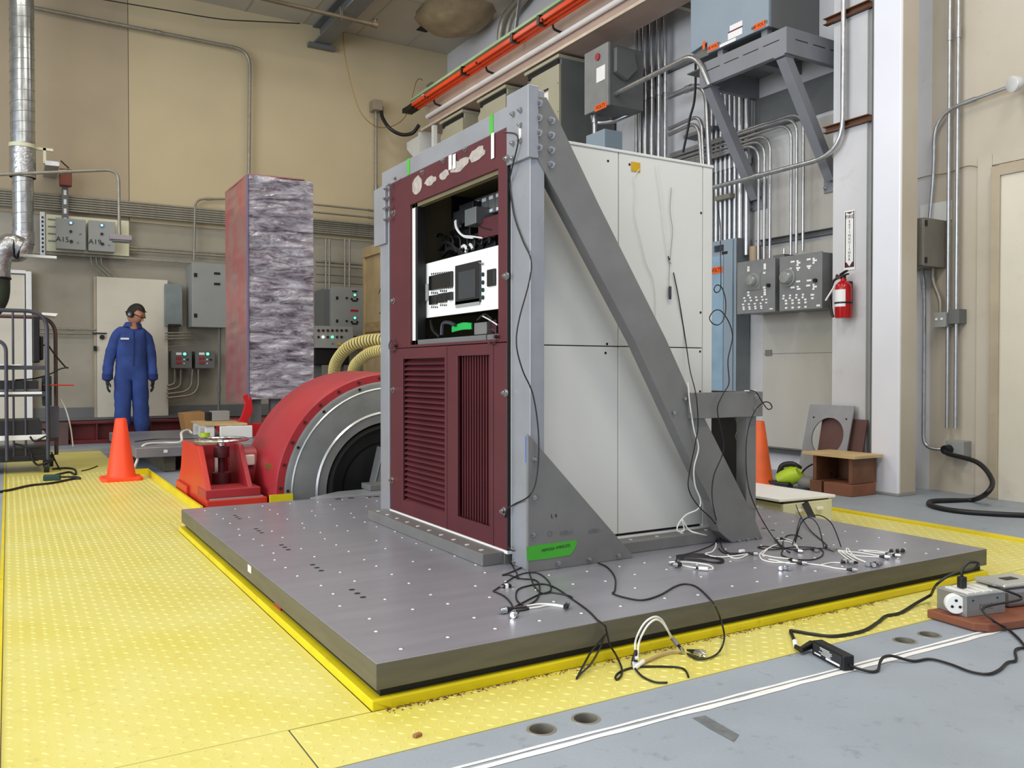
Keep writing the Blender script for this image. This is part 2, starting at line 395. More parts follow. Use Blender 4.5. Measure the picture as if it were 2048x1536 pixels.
# dark wall channels (purlins)
def rail(z, y0, y1, x=WX, h=.05, m=None, d=.05):
    o = MB().box((x-d, y0, z-h/2), (x-.001, y1, z-h/2+.006)).box((x-d, y0, z+h/2-.006), (x-.001, y1, z+h/2)).box((x-.012, y0, z-h/2), (x-.001, y1, z+h/2))
    return o
for n_, (zz, y0, y1) in enumerate([(2.0, 4.37, 5.33), (.175, 4.37, 6.2), (2.99, 5.5, 7.6), (3.9, 5.6, 7.2)]):
    struct('trim_%d' % (4+n_), rail(zz, y0, y1), grey_box_dk)
part(pil, 'cross_channel', rail(AX(1690, 252, 5.5).z, 4.02, 4.42, 5.5, .05), wood_dk)
part(pil, 'cross_channel', rail(AX(1690, 32, 5.5).z, 4.02, 4.42, 5.5, .05), wood_dk)
# ceiling of boards between tees
ceiling = struct('ceiling', MB().box((-7, -5, CZ+.02), (6.2, 12, CZ+.2)), ceil_m)
torn_c = (5.28, 10.29)
for i in range(6):
    for j in range(4):
        x0 = 1.2+i*.78; y0 = 5.9+j*1.42
        if x0+.77 > 5.95: continue
        if i == 5 and j == 3: pass
        hole = x0 < torn_c[0] < x0+.78 and y0 < torn_c[1] < y0+1.42
        if False:
            part(ceiling, 'ceiling_board', MB().box((x0+.012, y0+.012, CZ), (x0+.77, y0+.55, CZ+.014)), ceil_m)
        else:
            part(ceiling, 'ceiling_board', MB().box((x0+.012, y0+.012, CZ), (x0+.77, y0+1.41, CZ+.014)), ceil_m)
tee = MB()
for i in range(7): tee.box((1.2+i*.78-.01, 5.9, CZ-.004), (1.2+i*.78+.012, WY, CZ+.004))
for j in range(5): tee.box((1.2, 5.9+j*1.42-.01, CZ-.004), (5.77, 5.9+j*1.42+.012, CZ+.004))
part(ceiling, 'ceiling_tee', tee, grid_m)
# torn hanging membrane
tm = MB(); P = []; n = 10
for i in range(n+1):
    for j in range(n+1):
        a, b = i/n*2-1, j/n*2-1
        q = max(0, 1-a*a*.9-b*b*.9)
        P.append((5.22+a*.50+.05*b, 10.25+b*.62, CZ+.03-.24*q**.6-.02*math.sin(7*a+3*b)*q))
tm.add(P, [(i*(n+1)+j, (i+1)*(n+1)+j, (i+1)*(n+1)+j+1, i*(n+1)+j+1) for i in range(n) for j in range(n)], True)
o = part(ceiling, 'torn_board', tm, torn, label='torn water-stained board sagging from the ceiling'); 
sd = o.modifiers.new('s', 'SOLIDIFY'); sd.thickness = .008
part(ceiling, 'open_gap', MB().box((4.98, 10.74, CZ-.006), (5.14, 10.98, CZ+.001)), dark)

# doors
dy0, dy1, dz = 2.15, 3.25, 2.17
door1 = struct('door_1', MB().box((WX+.0, dy0+.05, 0), (WX+.06, dy1-.05, dz)), door_cream)
door1.data.transform(Matrix.Translation((-.055, 0, 0)))
fr = MB().box((WX-.07, dy1-.06, 0), (WX, dy1, dz+.07)).box((WX-.07, dy0, dz), (WX, dy1-.06, dz+.07)).box((WX-.07, dy0, 0), (WX, dy0+.05, dz))
part(door1, 'door_frame', fr, frame_beige, .004)
part(door1, 'wall_surround', MB().box((WX-.02, dy1+.02, 0), (WX-.001, dy1+.12, dz+.17)).box((WX-.02, dy0, dz+.09), (WX-.001, dy1+.019, dz+.17)), door_wall, .003)
a = AY(193, 553, WY-.12); b = AY(337, 836, WY-.12)
door2 = struct('door_2', MB().box((a.x, WY-.12, b.z), (b.x, WY-.07, a.z)), door_cream, .004)
part(door2, 'door_frame', MB().box((a.x-.03, WY-.10, b.z), (a.x-.004, WY-.02, a.z)).box((a.x+.02, WY-.07, b.z), (b.x, WY-.02, a.z)), frame_beige)
h = AY(204, 671, WY-.13)
part(door2, 'handle', MB().box((a.x-.05, WY-.14, h.z+.02), (h.x+.05, WY-.125, h.z+.035)).cyl((h.x, WY-.12, h.z-.02), (h.x, WY-.15, h.z-.02), .028, 14), black)
part(door2, 'latch', MB().box((a.x-.04, WY-.15, h.z-.19), (a.x-.005, WY-.12, h.z-.13)), black)
a = AY(-40, 545, WY-.08); b = AY(52, 842, WY-.08)
door3 = struct('door_3', MB().box((a.x, WY-.08, b.z), (b.x, WY-.02, a.z)), door_cream, .004)
part(door3, 'door_frame', MB().box((b.x+.01, WY-.11, b.z), (b.x+.07, WY-.02, a.z+.04)).box((a.x, WY-.11, a.z+.01), (b.x+.01, WY-.02, a.z+.05)), white, .004)
struct('baseboard_back', MB().box((-3, WY-.16, .27), (5.2, WY-.02, .30)).box((-3, WY-.05, .30), (5.2, WY-.02, .42)), grey_box_dk)

# ================================================================== THE VIBRATION TABLE
table = thing('vibration_table', 'wide grey aluminium vibration table plate dotted with threaded holes', 'table', (2.15, 3.35, 0))
PX0, PX1, PY0, PY1 = .795, 3.51, 2.003, 4.80
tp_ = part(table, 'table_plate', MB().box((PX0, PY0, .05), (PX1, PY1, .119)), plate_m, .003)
tp_.data.materials.append(M('shaded sawn plate edge', (104, 100, 88), .5, .3, .08, 5, .02, 60, stretch=(1, 1, 8), dirt=.15))  # sawn sides, with their shade also put into the darker colour
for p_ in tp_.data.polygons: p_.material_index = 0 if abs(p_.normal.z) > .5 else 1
part(table, 'gap_shade', MB().box((PX0+.018, PY0+.018, .028), (PX1-.018, PY1-.018, .05)), rubber)  # black slab stands in for the shade in the gap under the plate
cb = MB().box((PX0-.012, PY0-.005, 0), (PX0+.04, PY1, .028)).box((PX0+.04, PY0-.005, 0), (PX1+.0, PY0+.05, .028)).box((PX1-.05, PY0+.05, 0), (PX1+.03, PY1, .028))
part(table, 'yellow_curb', cb, yellow_curb, .003)
part(table, 'red_anchor', MB().box((PX0+.012, 2.92, .026), (PX0+.03, 3.0, .05)), red)
part(table, 'paper_label', MB().box((PX0-.0015, 3.28, .085), (PX0, 3.33, .112)), tape_w)
s = AZ(620, 1003, .119); 
# threaded inserts
ins = MB().lathe((0, 0, .119), (0, 0, 1), [(.0001, .0022), (.003, .0019), (.0058, .0004), (.0062, .0)], 14)
insm = ins.mesh('threaded_insert', OFF[table.name]); insm.materials.append(M('bright insert', (236, 236, 240), .3, .2))
ring = MB().lathe((0, 0, .119), (0, 0, 1), [(.0072, .0004), (.0095, .0003)], 14); ringm = ring.mesh('insert_rim', OFF[table.name]); ringm.materials.append(alu_dark)
rr = random.Random(11); cnt = 0; used = []
def clear_zone(x, y):
    if 1.54 < x < 2.9 and 2.62 < y < 4.02: return False
    return True
grid = []
for i in range(18):
    for j in range(18):
        x = PX0+.10+i*.152; y = PY0+.10+j*.152
        if i % 2 == 1 and j % 3 == 1: continue
        if x > PX1-.05 or y > PY1-.05 or not clear_zone(x, y): continue
        grid.append((x+rr.choice([0, 0, .03]), y+rr.choice([0, 0, -.025])))
rr.shuffle(grid); grid.sort(key=lambda p: p[0]*.5+p[1]*.86)
for (x, y) in grid[:190]:
    o = link('threaded_insert', insm, None, table); o.location = (x, y, 0); OFF[o.name] = OFF[table.name]
    p_ = link('insert_rim', ringm, None, o); OFF[p_.name] = OFF[table.name]
bh = MB().cyl((0, 0, .119), (0, 0, .1197), .0105, 12, smooth=False).mesh('bolt_hole', OFF[table.name]); bh.materials.append(dark)
for k in range(5):
    for m_ in range(3):
        o = link('bolt_hole', bh, None, table); o.location = (PX0+.20+.0*k+m_*.001, 2.62+k*.43+m_*.055, 0)
for k in range(5):
    for m_ in range(3):
        o = link('bolt_hole', bh, None, table); o.location = (3.06+.02*k, 2.75+k*.32+m_*.055, 0)
# link plate between table and shaker
lp = MB().prism([(1.52, 4.80, .119), (1.52, 4.86, .119), (1.74, 5.02, .119), (1.95, 5.04, .119), (2.6, 5.04, .119), (2.8, 4.86, .119), (2.8, 4.80, .119)], (0, 0, -.06))
part(table, 'drive_tongue', lp, alu, .003)
for (u, v) in [(677, 998), (702, 996), (738, 994), (753, 993)]:
    p = AZ(u, v, .1192); part(table, 'tongue_hole', MB().cyl(p, p+Vector((0, 0, .0008)), .02, 16, smooth=False), dark)

# ================================================================== CABINET UNDER TEST
FX = 1.64; CY0, CY1, CZ0, CZ1 = 2.78, 3.93, .172, 1.765; BX = 2.70
cab = thing('equipment_cabinet', 'off-white electrical cabinet with maroon louvred front and white control panel', 'cabinet', (2.17, 3.35, CZ0))
def fyz(u, v): p = AX(u, v, FX); return (p.y, p.z)
yTR, zTop = 2.785, AX(1022, 250, FX).z
def pick(u, v): return fyz(u, v)
# openings measured on the face plane
oy0 = fyz(996, 500)[0]; oy1 = fyz(820, 500)[0]; oz0, oz1 = fyz(818, 690)[1], fyz(820, 410)[1]
ly0 = fyz(889, 870)[0]; ly1 = fyz(806, 870)[0]; lz0, lz1 = .205, fyz(808, 718)[1]
gy0 = fyz(979, 870)[0]; gy1 = fyz(915, 870)[0]; gz0, gz1 = .205, fyz(917, 712)[1]
lz0 = fyz(804, 1000)[1]; gz0 = fyz(913, 1032)[1]
zmid = oz0-.012
to = lambda a, b, d: (FX+d, a, b)
part(cab, 'front_frame', holed(rect(CY0+.005, zmid, CY1, zTop), [rect(oy0, oz0, oy1, oz1)], .012, to), maroon, .002)
part(cab, 'louvre_door', holed(rect(CY0+.005, CZ0, CY1, zmid-.003), [rect(ly0, lz0, ly1, lz1), rect(gy0, gz0, gy1, gz1)], .014, to), maroon, .002)
n = 27; hgt = (lz1-lz0)/n
sl = MB().prism([(FX+.004, ly0, lz0), (FX+.030, ly0, lz0+hgt*.75), (FX+.032, ly0, lz0+hgt*.75-.003), (FX+.006, ly0, lz0-.003)], (0, ly1-ly0, 0))
s0 = part(cab, 'louvre_slat', sl, maroon)
for k in range(1, n): share(s0, (0, 0, hgt*k))
part(cab, 'louvre_backing', MB().box((FX+.04, ly0-.02, lz0-.01), (FX+.045, ly1+.02, lz1+.01)), maroon_dk)
part(cab, 'grille_backing', MB().box((FX+.06, gy0-.02, gz0-.01), (FX+.065, gy1+.02, gz1+.01)), maroon_dk)
n = 12; w = (gy1-gy0)/n
g0 = part(cab, 'grille_bar', MB().box((FX+.018, gy0+w*.35, gz0), (FX+.034, gy0+w*.70, gz1)), maroon)
for k in range(1, n): share(g0, (0, w*k, 0))
m0 = MB()
for k in range(28): m0.box((FX+.035, gy0, gz0+k*(gz1-gz0)/28), (FX+.037, gy1, gz0+k*(gz1-gz0)/28+.003))
part(cab, 'grille_mesh', m0, blade, label='fine metal mesh behind the vertical bars')
ysp = fyz(894, 700)[0]
part(cab, 'door_seam', MB().box((FX-.0015, ysp-.002, CZ0), (FX, ysp+.001, zmid)), maroon_dk)
part(cab, 'door_seam', MB().box((FX-.0015, 2.888, CZ0), (FX, 2.891, zmid)), maroon_dk)
for (u, v) in [(785, 692), (983, 674)]:
    p = AX(u, v, FX-.012); rg = MB().lathe(p, (1, .25, 0), [(.026, 0), (.029, .003), (.032, 0), (.029, -.003), (.026, 0)], 24)
    part(cab, 'ring_handle', rg, maroon_dk); part(cab, 'handle_stud', MB().cyl((FX, p.y-.034, p.z), (FX-.02, p.y-.034, p.z), .007, 10), maroon_dk)
# body shell
sideY = CY0
def sp(u, v): p = AY(u, v, sideY); return p
xm = sp(1237, 500).x; zm = sp(1237, 693).z; xr = sp(1405, 700).x
pan = [(FX+.05, xm-.002, zm+.002, CZ1, 'upper front'), (xm+.002, xr-.002, zm+.002, CZ1, 'upper rear'), (FX+.05, xm-.002, CZ0+.012, zm-.002, ''), (xm+.002, xr-.002, CZ0+.012, zm-.002, '')]
for (x0, x1, z0, z1, _) in pan: part(cab, 'side_panel', MB().box((x0, sideY, z0), (x1, sideY+.018, z1)), cab_white, .0025)
part(cab, 'corner_post', MB().box((xr+.002, sideY, CZ0), (BX, sideY+.05, CZ1)), cab_white, .003)
part(cab, 'edge_trim', MB().box((FX+.014, sideY-.004, CZ0), (FX+.026, sideY+.02, zTop)), white)
part(cab, 'edge_seal', MB().box((FX+.0, sideY-.002, CZ0), (FX+.013, sideY+.004, zTop)), black)
part(cab, 'seam_backing', MB().box((FX+.06, sideY+.018, CZ0), (BX-.02, sideY+.03, CZ1-.005)), dark)
part(cab, 'top_panel', MB().box((FX+.014, sideY-.004, CZ1), (BX+.005, CY1+.004, CZ1+.012)), cab_white, .002)
part(cab, 'rear_panel', MB().box((BX-.02, sideY+.05, CZ0), (BX, CY1, CZ1)), cab_white)
part(cab, 'far_side_panel', MB().box((FX+.014, CY1-.02, CZ0), (BX-.02, CY1, CZ1)), cab_white)
part(cab, 'base_plate', MB().box((FX-.004, sideY-.006, CZ0-.012), (BX+.01, CY1+.004, CZ0)), white, label='thin pale base sheet')
for (u, v) in [(1216, 322), (1259, 329), (1402, 426), (1401, 625), (1214, 688), (1400, 783), (1211, 706), (1400, 703)]:
    p = sp(u, v); part(cab, 'panel_screw', MB().cyl((p.x, sideY-.001, p.z), (p.x, sideY+.001, p.z), .0055, 12, smooth=False), black)
p = sp(1271, 334); part(cab, 'yellow_tag', MB().box((p.x-.024, sideY-.003, p.z-.02), (p.x+.024, sideY-.0005, p.z+.02)), tape_y, .004)
# inside the upper compartment
IX = FX+.55
part(cab, 'inner_wall', MB().box((FX+.03, CY1-.16, oz0-.02), (IX, CY1-.15, zTop-.05)), olive, label='olive primed inner side wall')
part(cab, 'inner_wall', MB().box((IX, 2.82, oz0-.05), (IX+.01, CY1-.15, zTop-.03)), olive)
part(cab, 'inner_wall', MB().box((FX+.03, 2.82, zTop-.06), (IX, CY1-.15, zTop-.05)), olive)
part(cab, 'inner_sill', MB().box((FX+.012, oy0-.02, oz0-.006), (IX, oy1+.02, oz0+.022)), grey_box_dk, .002)
part(cab, 'inner_jamb', MB().box((FX+.012, oy1-.035, oz0+.0), (FX+.03, oy1+.02, oz1)), cab_white, label='pale vertical jamb strip')
part(cab, 'inner_jamb', MB().box((FX+.012, oy1-.06, oz0+.0), (FX+.05, oy1-.036, oz1)), black)
part(cab, 'inner_header', MB().box((FX+.012, oy0, oz1-.016), (FX+.04, oy1, oz1+.01)), olive)
# control panel
CPX = FX+.06
def cp(u, v): p = AX(u, v, CPX); return (p.y, p.z)
cy1, cz1 = cp(836, 537); cy0 = 2.85; cz0 = cp(836, 641)[1]; cz1 = cp(916, 511)[1]; cz0 = cp(916, 628)[1]
panl = part(cab, 'control_panel', MB().box((CPX, cy0, cz0), (CPX+.006, cy1, cz1)), white, .002)
part(cab, 'panel_chassis', MB().box((CPX+.008, cy0, cz0+.02), (CPX+.22, cy1-.03, cz1-.02)), black)
def onp(mb, u0, v0, u1, v1, d=.006): 
    a = cp(u0, v0); b = cp(u1, v1); mb.box((CPX-d, a[0], a[1]), (CPX, b[0], b[1])); return mb
part(panl, 'display', onp(MB(), 912, 532, 963, 604), black, .003)
part(panl, 'display_screen', onp(MB(), 920, 545, 954, 594, .0075), M('screen grey', (52, 56, 60), .12), 0)
part(panl, 'display_foot', onp(MB(), 913, 604, 961, 609), grey_box)
part(panl, 'rotary_switch', onp(MB(), 845, 570, 858, 601, .008), grey_box, .002)
a = cp(851, 585); part(panl, 'switch_knob', MB().cyl((CPX-.008, a[0], a[1]), (CPX-.03, a[0], a[1]), .014, 16).box((CPX-.036, a[0]-.004, a[1]-.003), (CPX-.028, a[0]+.03, a[1]+.003)), black)
part(panl, 'rotary_switch', onp(MB(), 977, 540, 993, 571, .010), black, .004)
onb = lambda u0, v0, u1, v1, nm: part(panl, nm, onp(MB(), u0, v0, u1, v1, .012), black_gl, .001)
onb(862, 553, 907, 573, 'breaker_row'); onb(862, 592, 876, 608, 'breaker_row'); onb(880, 588, 895, 604, 'breaker_row'); onb(899, 585, 907, 600, 'breaker_row')
k = MB()
for i in range(12):
    for v0, v1 in [(553-i*.35, 551), (583-i*.3, 581)]: 
        a = cp(864+i*3.7, v0-3); k.box((CPX-.003, a[0]-.003, a[1]), (CPX, a[0]+.003, a[1]+.009))
for i in range(4):
    a = cp(864+i*3.7, 588); k.box((CPX-.003, a[0]-.003, a[1]), (CPX, a[0]+.003, a[1]+.009)); a = cp(882+i*3.7, 584); k.box((CPX-.003, a[0]-.003, a[1]), (CPX, a[0]+.003, a[1]+.009))
    a = cp(864+i*3.7, 616); k.box((CPX-.003, a[0]-.003, a[1]), (CPX, a[0]+.003, a[1]+.007)); a = cp(882+i*3.7, 612); k.box((CPX-.003, a[0]-.003, a[1]), (CPX, a[0]+.003, a[1]+.007))
part(panl, 'toggle_row', k, black)
for i, v in enumerate([549, 565, 580, 595]):
    a = cp(967, v); part(panl, 'push_button', MB().cyl((CPX, a[0], a[1]), (CPX-.006, a[0], a[1]), .009, 16).cyl((CPX-.006, a[0], a[1]), (CPX-.010, a[0], a[1]), .0065, 14), teal)
for (u, v) in [(967, 528)]:
    a = cp(u, v); part(panl, 'toggle_switch', MB().cyl((CPX, a[0], a[1]), (CPX-.005, a[0], a[1]), .006, 12).cyl((CPX-.005, a[0], a[1]), (CPX-.022, a[0]+.004, a[1]+.004), .0025, 8), steel)
# gear inside above and below the panel
def ib(nm, u0, v0, u1, v1, x, d, m, **k):
    a = AX(u0, v0, x); b = AX(u1, v1, x); return part(cab, nm, MB().box((x, a.y, a.z), (x+d, b.y, b.z)), m, .003, **k)
mod = [(948, 399, 961, 434), (962, 394, 975, 429), (976, 389, 989, 424), (990, 384, 1003, 420)]
for (u0, v0, u1, v1) in mod:
    q = ib('relay_module', u0, v0, u1, v1, FX+.20, .12, grey_box_dk)
    a = AX(u0+2, v0+4, FX+.198); b = AX(u1-3, v0+8, FX+.198); part(q, 'white_tag', MB().box((FX+.197, a.y, a.z), (FX+.20, b.y, b.z)), wht_lab)
    a = AX(u0+3, v1-5, FX+.198); b = AX(u1-4, v1-1, FX+.198); part(q, 'white_tag', MB().box((FX+.197, a.y, a.z), (FX+.20, b.y, b.z)), wht_lab)
ib('fan_housing', 838, 412, 905, 438, FX+.26, .2, black)
ib('power_supply', 918, 411, 946, 440, FX+.16, .15, black); ib('power_supply', 929, 420, 952, 446, FX+.13, .1, grey_box_dk)
ib('black_module', 906, 425, 922, 455, FX+.18, .1, rack_k); ib('contactor', 956, 440, 1000, 468, FX+.16, .1, maroon)
ib('mounting_plate', 853, 460, 905, 528, FX+.38, .01, grey_box_dk); ib('breaker_block', 858, 478, 880, 505, FX+.33, .05, black); ib('breaker_block', 858, 512, 880, 528, FX+.33, .05, black)
ib('contactor', 900, 462, 940, 500, FX+.22, .1, black); ib('contactor', 940, 470, 990, 492, FX+.2, .1, rack_k)
for k_, (pts, m, r) in enumerate([
    ([(912, 440), (914, 455), (925, 470), (945, 473), (965, 476)], wire_w, .004), ([(910, 442), (913, 458), (927, 473), (947, 476)], wire_w, .004),
    ([(880, 500), (890, 485), (905, 490), (915, 505)], wire_k, .009), ([(885, 512), (900, 497), (915, 500), (930, 512)], wire_k, .012),
    ([(920, 508), (924, 495), (930, 492), (934, 500)], wire_w, .008), ([(932, 505), (936, 493), (942, 490), (946, 498)], wire_w, .008),
    ([(960, 430), (955, 445), (965, 455), (985, 460)], wire_k, .006), ([(945, 445), (960, 450), (975, 445), (990, 455)], wire_w, .003),
    ([(950, 476), (960, 488), (975, 480), (992, 470)], wire_k, .007)]):
    part(cab, 'loose_wire', MB().tube(smooth([AX(u, v, FX+.14+.004*k_) for u, v in pts], 5), r, 6), m)
for k_ in range(7):
    part(cab, 'wiring_loop', MB().tube(smooth([AX(870+k_*16, 500, FX+.2), AX(876+k_*16, 470+3*(k_ % 3), FX+.18), AX(890+k_*15, 476, FX+.16), AX(894+k_*14, 505-k_*3, FX+.15)], 5), .006, 6), wire_k)
for k_ in range(5):
    q = k_*.010
    part(cab, 'green_cable', MB().tube(smooth([AX(905, 663, FX+.10)+Vector((0, 0, q*.5)), AX(925, 658, FX+.09)+Vector((0, 0, q*.6)), AX(944, 657, FX+.1)+Vector((0, 0, q*.5))], 5), .0045, 6), M('green cable', (40, 190, 90), .5))
for pts, r, m in [([(862, 640), (866, 660), (880, 674)], .008, wire_k), ([(884, 670), (886, 648), (897, 645), (910, 650)], .009, gun), ([(955, 640), (970, 628), (985, 640)], .005, wire_k), ([(965, 632), (980, 640), (995, 650)], .003, wire_w)]:
    part(cab, 'loose_wire', MB().tube(smooth([AX(u, v, FX+.08) for u, v in pts], 5), r, 6), m)
ib('terminal_block', 948, 646, 973, 668, FX+.10, .06, greytool); ib('terminal_block', 975, 640, 992, 664, FX+.12, .06, maroon_dk)
# putty dabs, tapes and face bolts on the maroon header
for (u, v, rw, rh) in [(835, 371, 10, 19), (861, 362, 11, 9), (889, 349, 9, 9), (917, 333, 13, 11), (927, 325, 9, 10), (955, 309, 13, 13)]:
    c = AX(u, v, FX); r1 = random.Random(u); P = []; ry = rw*.0055; rz = rh*.0022
    for i in range(14):
        t = 2*PI*i/14; q = r1.uniform(.8, 1.12); P.append((FX, c.y+ry*q*math.cos(t), c.z+rz*q*math.sin(t)))
    P = [(FX-(u % 7)*.0002, q_[1], q_[2]) for q_ in P]; part(cab, 'putty_dab', MB().prism(P, (-.0015, 0, 0)), putty)
for (u0, v0, u1, v1) in [(984, 268, 990, 316), (899, 312, 905, 338), (907, 310, 913, 336)]:
    a = AX(u0, v0, FX); b = AX(u1, v1, FX); part(cab, 'white_tape', MB().box((FX-.0045, a.y, a.z), (FX-.0035, b.y, b.z)), tape_w)
fb = MB()
for (u, v) in [(1016, 318), (1014, 552), (1012, 786), (1009, 1022), (789, 426), (788, 602), (787, 780), (785, 960)]:
    p = AX(u, v, FX); f1 = MB(); hexbolt(f1, (FX, p.y, p.z), (-1, 0, 0), .011, .010); part(cab, 'face_bolt', f1, steel)
for (u, v) in [(847, 345), (888, 322), (932, 299)]:
    p = AX(u, v, FX); f1 = MB(); hexbolt(f1, (FX, p.y, p.z), (-1, 0, 0), .008, .008); part(cab, 'face_bolt', f1, steel)

# ================================================================== ALUMINIUM TEST FIXTURE
GY = 2.64
fix = thing('test_fixture', 'bolted aluminium fixture with diagonal brace holding the off-white cabinet', 'fixture', (2.2, 2.7, .119))
fy = lambda u, v: AY(u, v, GY)
PXF = 1.655
part(fix, 'corner_post', MB().box((PXF, GY, .119), (PXF+.018, 2.772, 1.90)).box((PXF+.018, GY, .119), (PXF+.062, GY+.018, 1.90)).box((PXF+.018, 2.754, .119), (PXF+.062, 2.772, 1.90)), alu, .002, label='bright channel post at the near corner')
part(fix, 'corner_post', MB().box((PXF-.02, CY1+.004, .119), (PXF+.045, 4.05, 1.80)), alu, .002, label='far corner post')
part(fix, 'top_beam', MB().box((PXF-.01, 2.68, zTop+.002), (PXF+.04, 4.05, 1.872)), alu, .002)
# angle bracket near corner
br = MB().box((PXF-.016, GY-.012, 1.645), (PXF-.001, 2.786, 1.91)).box((PXF-.001, GY-.012, 1.645), (PXF+.028, GY-.001, 1.91))
part(fix, 'corner_bracket', br, alu, .002)
bxs = lambda u, v: ((PXF-.016, AX(u, v, PXF-.016).y, AX(u, v, PXF-.016).z), (-1, 0, 0))
for (x, y) in [(345, 352), (420, 312), (418, 465), (418, 625), (342, 652), (340, 805)]:
    p, n_ = bxs(960+x/5.12, 160+y/5.12); f1 = MB(); hexbolt(f1, p, n_, .008, .008); part(fix, 'hex_bolt', f1, steel)
part(fix, 'corner_bracket', MB().box((PXF-.034, 3.95, 1.50), (PXF-.021, 4.10, 1.79)), alu, .002)
for (u, v) in [(792, 357), (780, 370), (772, 378), (771, 398), (779, 396), (771, 418), (780, 415), (772, 440), (780, 437)]:
    p = AX(u, v, PXF-.034); f1 = MB(); hexbolt(f1, p, (-1, 0, 0), .007, .007); part(fix, 'hex_bolt', f1, steel)
# diagonal brace
B = [(1062, 190), (1092, 195), (1116, 240), (1197, 410), (1331, 678), (1380, 788), (1407, 834), (1493, 1007), (1511, 1044), (1524, 1084), (1463, 1093), (1437, 1063), (1420, 1002), (1383, 930), (1268, 682), (1124, 410), (1064, 298)]
bp = [fy(u, v) for u, v in B]
for p in bp: p.z = max(p.z, .1195)
for p in bp: p.y -= .004
part(fix, 'diagonal_brace', MB().prism(bp, (0, .054, 0)), alu_dark, .002)
for (x, y) in [(600, 235), (598, 385), (598, 540), (600, 690), (730, 415), (728, 565), (728, 718), (726, 868)]:
    p = AY(960+x/5.12, 160+y/5.12, GY-.004); f1 = MB(); hexbolt(f1, p, (0, -1, 0), .0095, .010); part(fix, 'hex_bolt', f1, steel)
for (u, v, r) in [(1367, 797, .008), (1345, 825, .008), (1475, 1081, .0075), (1493, 1078, .0075), (1511, 1075, .0075)]:
    p = fy(u, v); f1 = MB(); hexbolt(f1, p, (0, -1, 0), r, .008); part(fix, 'hex_bolt', f1, steel)
part(fix, 'rear_post', MB().box((fy(1493, 900).x, GY+.0, .12), (fy(1512, 900).x, GY+.06, .70)), alu_dark, .001)
a = fy(1396, 785); b = fy(1518, 832)
part(fix, 'cross_bar', MB().box((a.x-.06, GY-.022, b.z), (b.x, GY-.001, a.z)), alu_dark, .002)
part(fix, 'cross_bar', MB().box((b.x-.04, GY, b.z), (b.x, 3.95, a.z)).box((BX+.02, 3.9, b.z), (b.x-.04, 3.95, a.z)), alu_dark, .002)
for (u, v) in [(1511, 794), (1509, 818)]:
    p = AY(u, v, GY-.022); f1 = MB(); hexbolt(f1, p, (0, -1, 0), .0065, .007); part(fix, 'hex_bolt', f1, steel)
part(fix, 'shade_backing', MB().box((BX+.012, 2.80, .12), (b.x+.06, 2.81, a.z-.001)), dark, label='dark sheet standing in for shade behind the brace')  # added dark sheet gives the shade behind the brace
# far side brace, mirrored
bp2 = [Vector((p.x, 3.99, p.z)) for p in bp]
part(fix, 'diagonal_brace', MB().prism(bp2, (0, .05, 0)), alu_dark, .002)
# gusset and its writing
G = [(1056, 868), (1067, 880), (1262, 1106), (1266, 1119), (1056, 1146)]
gp = [AY(u, v, GY-.014) for u, v in G]
for i in (3, 4): gp[i].z = .1195
gus = part(fix, 'gusset_plate', MB().prism(gp, (0, .013, 0)), alu_dark, .0015)
for (u, v) in [(1068, 918), (1068, 995), (1066, 1069), (1116, 1126), (1178, 1119), (1236, 1111)]:
    p = AY(u, v, GY-.014); f1 = MB(); hexbolt(f1, p, (0, -1, 0), .0062, .007); part(fix, 'hex_bolt', f1, steel)
for (u, v) in [(1016, 1116), (1029, 1123)]:
    p = AX(u, v, PXF); f1 = MB(); hexbolt(f1, p, (-1, 0, 0), .0055, .006); part(fix, 'hex_bolt', f1, steel)
T = lambda s_, u, v, sz, m=scuff, w_=1.0: text(gus, 'marking', s_, AY(u, v, GY-.0145), (1, 0, 0), (0, 0, 1), sz, m, wide=w_)
T('6061-', 1190, 1062, .026); T('NSLH', 1133, 1066, .024); T('L 4', 1108, 1032, .022, ink); T('O', 1100, 1068, .03, scuff)
tg = [AY(u, v, GY-.0150) for u, v in [(1053, 1094), (1075, 1090), (1152, 1080), (1154, 1087), (1148, 1100), (1140, 1110), (1100, 1117), (1054, 1122)]]
gt = part(fix, 'green_tape', MB().prism(tg, (0, -.0008, 0)), tape_g)
text(gt, 'handwriting', 'MIMOSA WIRELESS', AY(1112, 1096, GY-.0162), (1, 0, .06), (-.06, 0, 1), .0155, ink)
a = AX(1040, 873, PXF-.001); part(fix, 'blue_tape', MB().box((PXF-.0015, GY+.002, AX(1050, 925, PXF).z), (PXF-.0002, GY+.035, AX(1050, 872, PXF).z)), tape_b)
for (u, v0, v1, wd) in [(817, 352, 332, .028), (983, 262, 240, .028)]:
    p = AX(u, v0, PXF-.0105); part(fix, 'green_tape', MB().box((PXF-.0118, p.y-wd/2, zTop+.004), (PXF-.0102, p.y+wd/2, 1.873)), tape_g)
a = AX(1041, 255, PXF-.017); part(fix, 'white_tape', MB().box((PXF-.0178, a.y-.004, a.z-.05), (PXF-.0162, a.y+.012, a.z+.02)), tape_w)
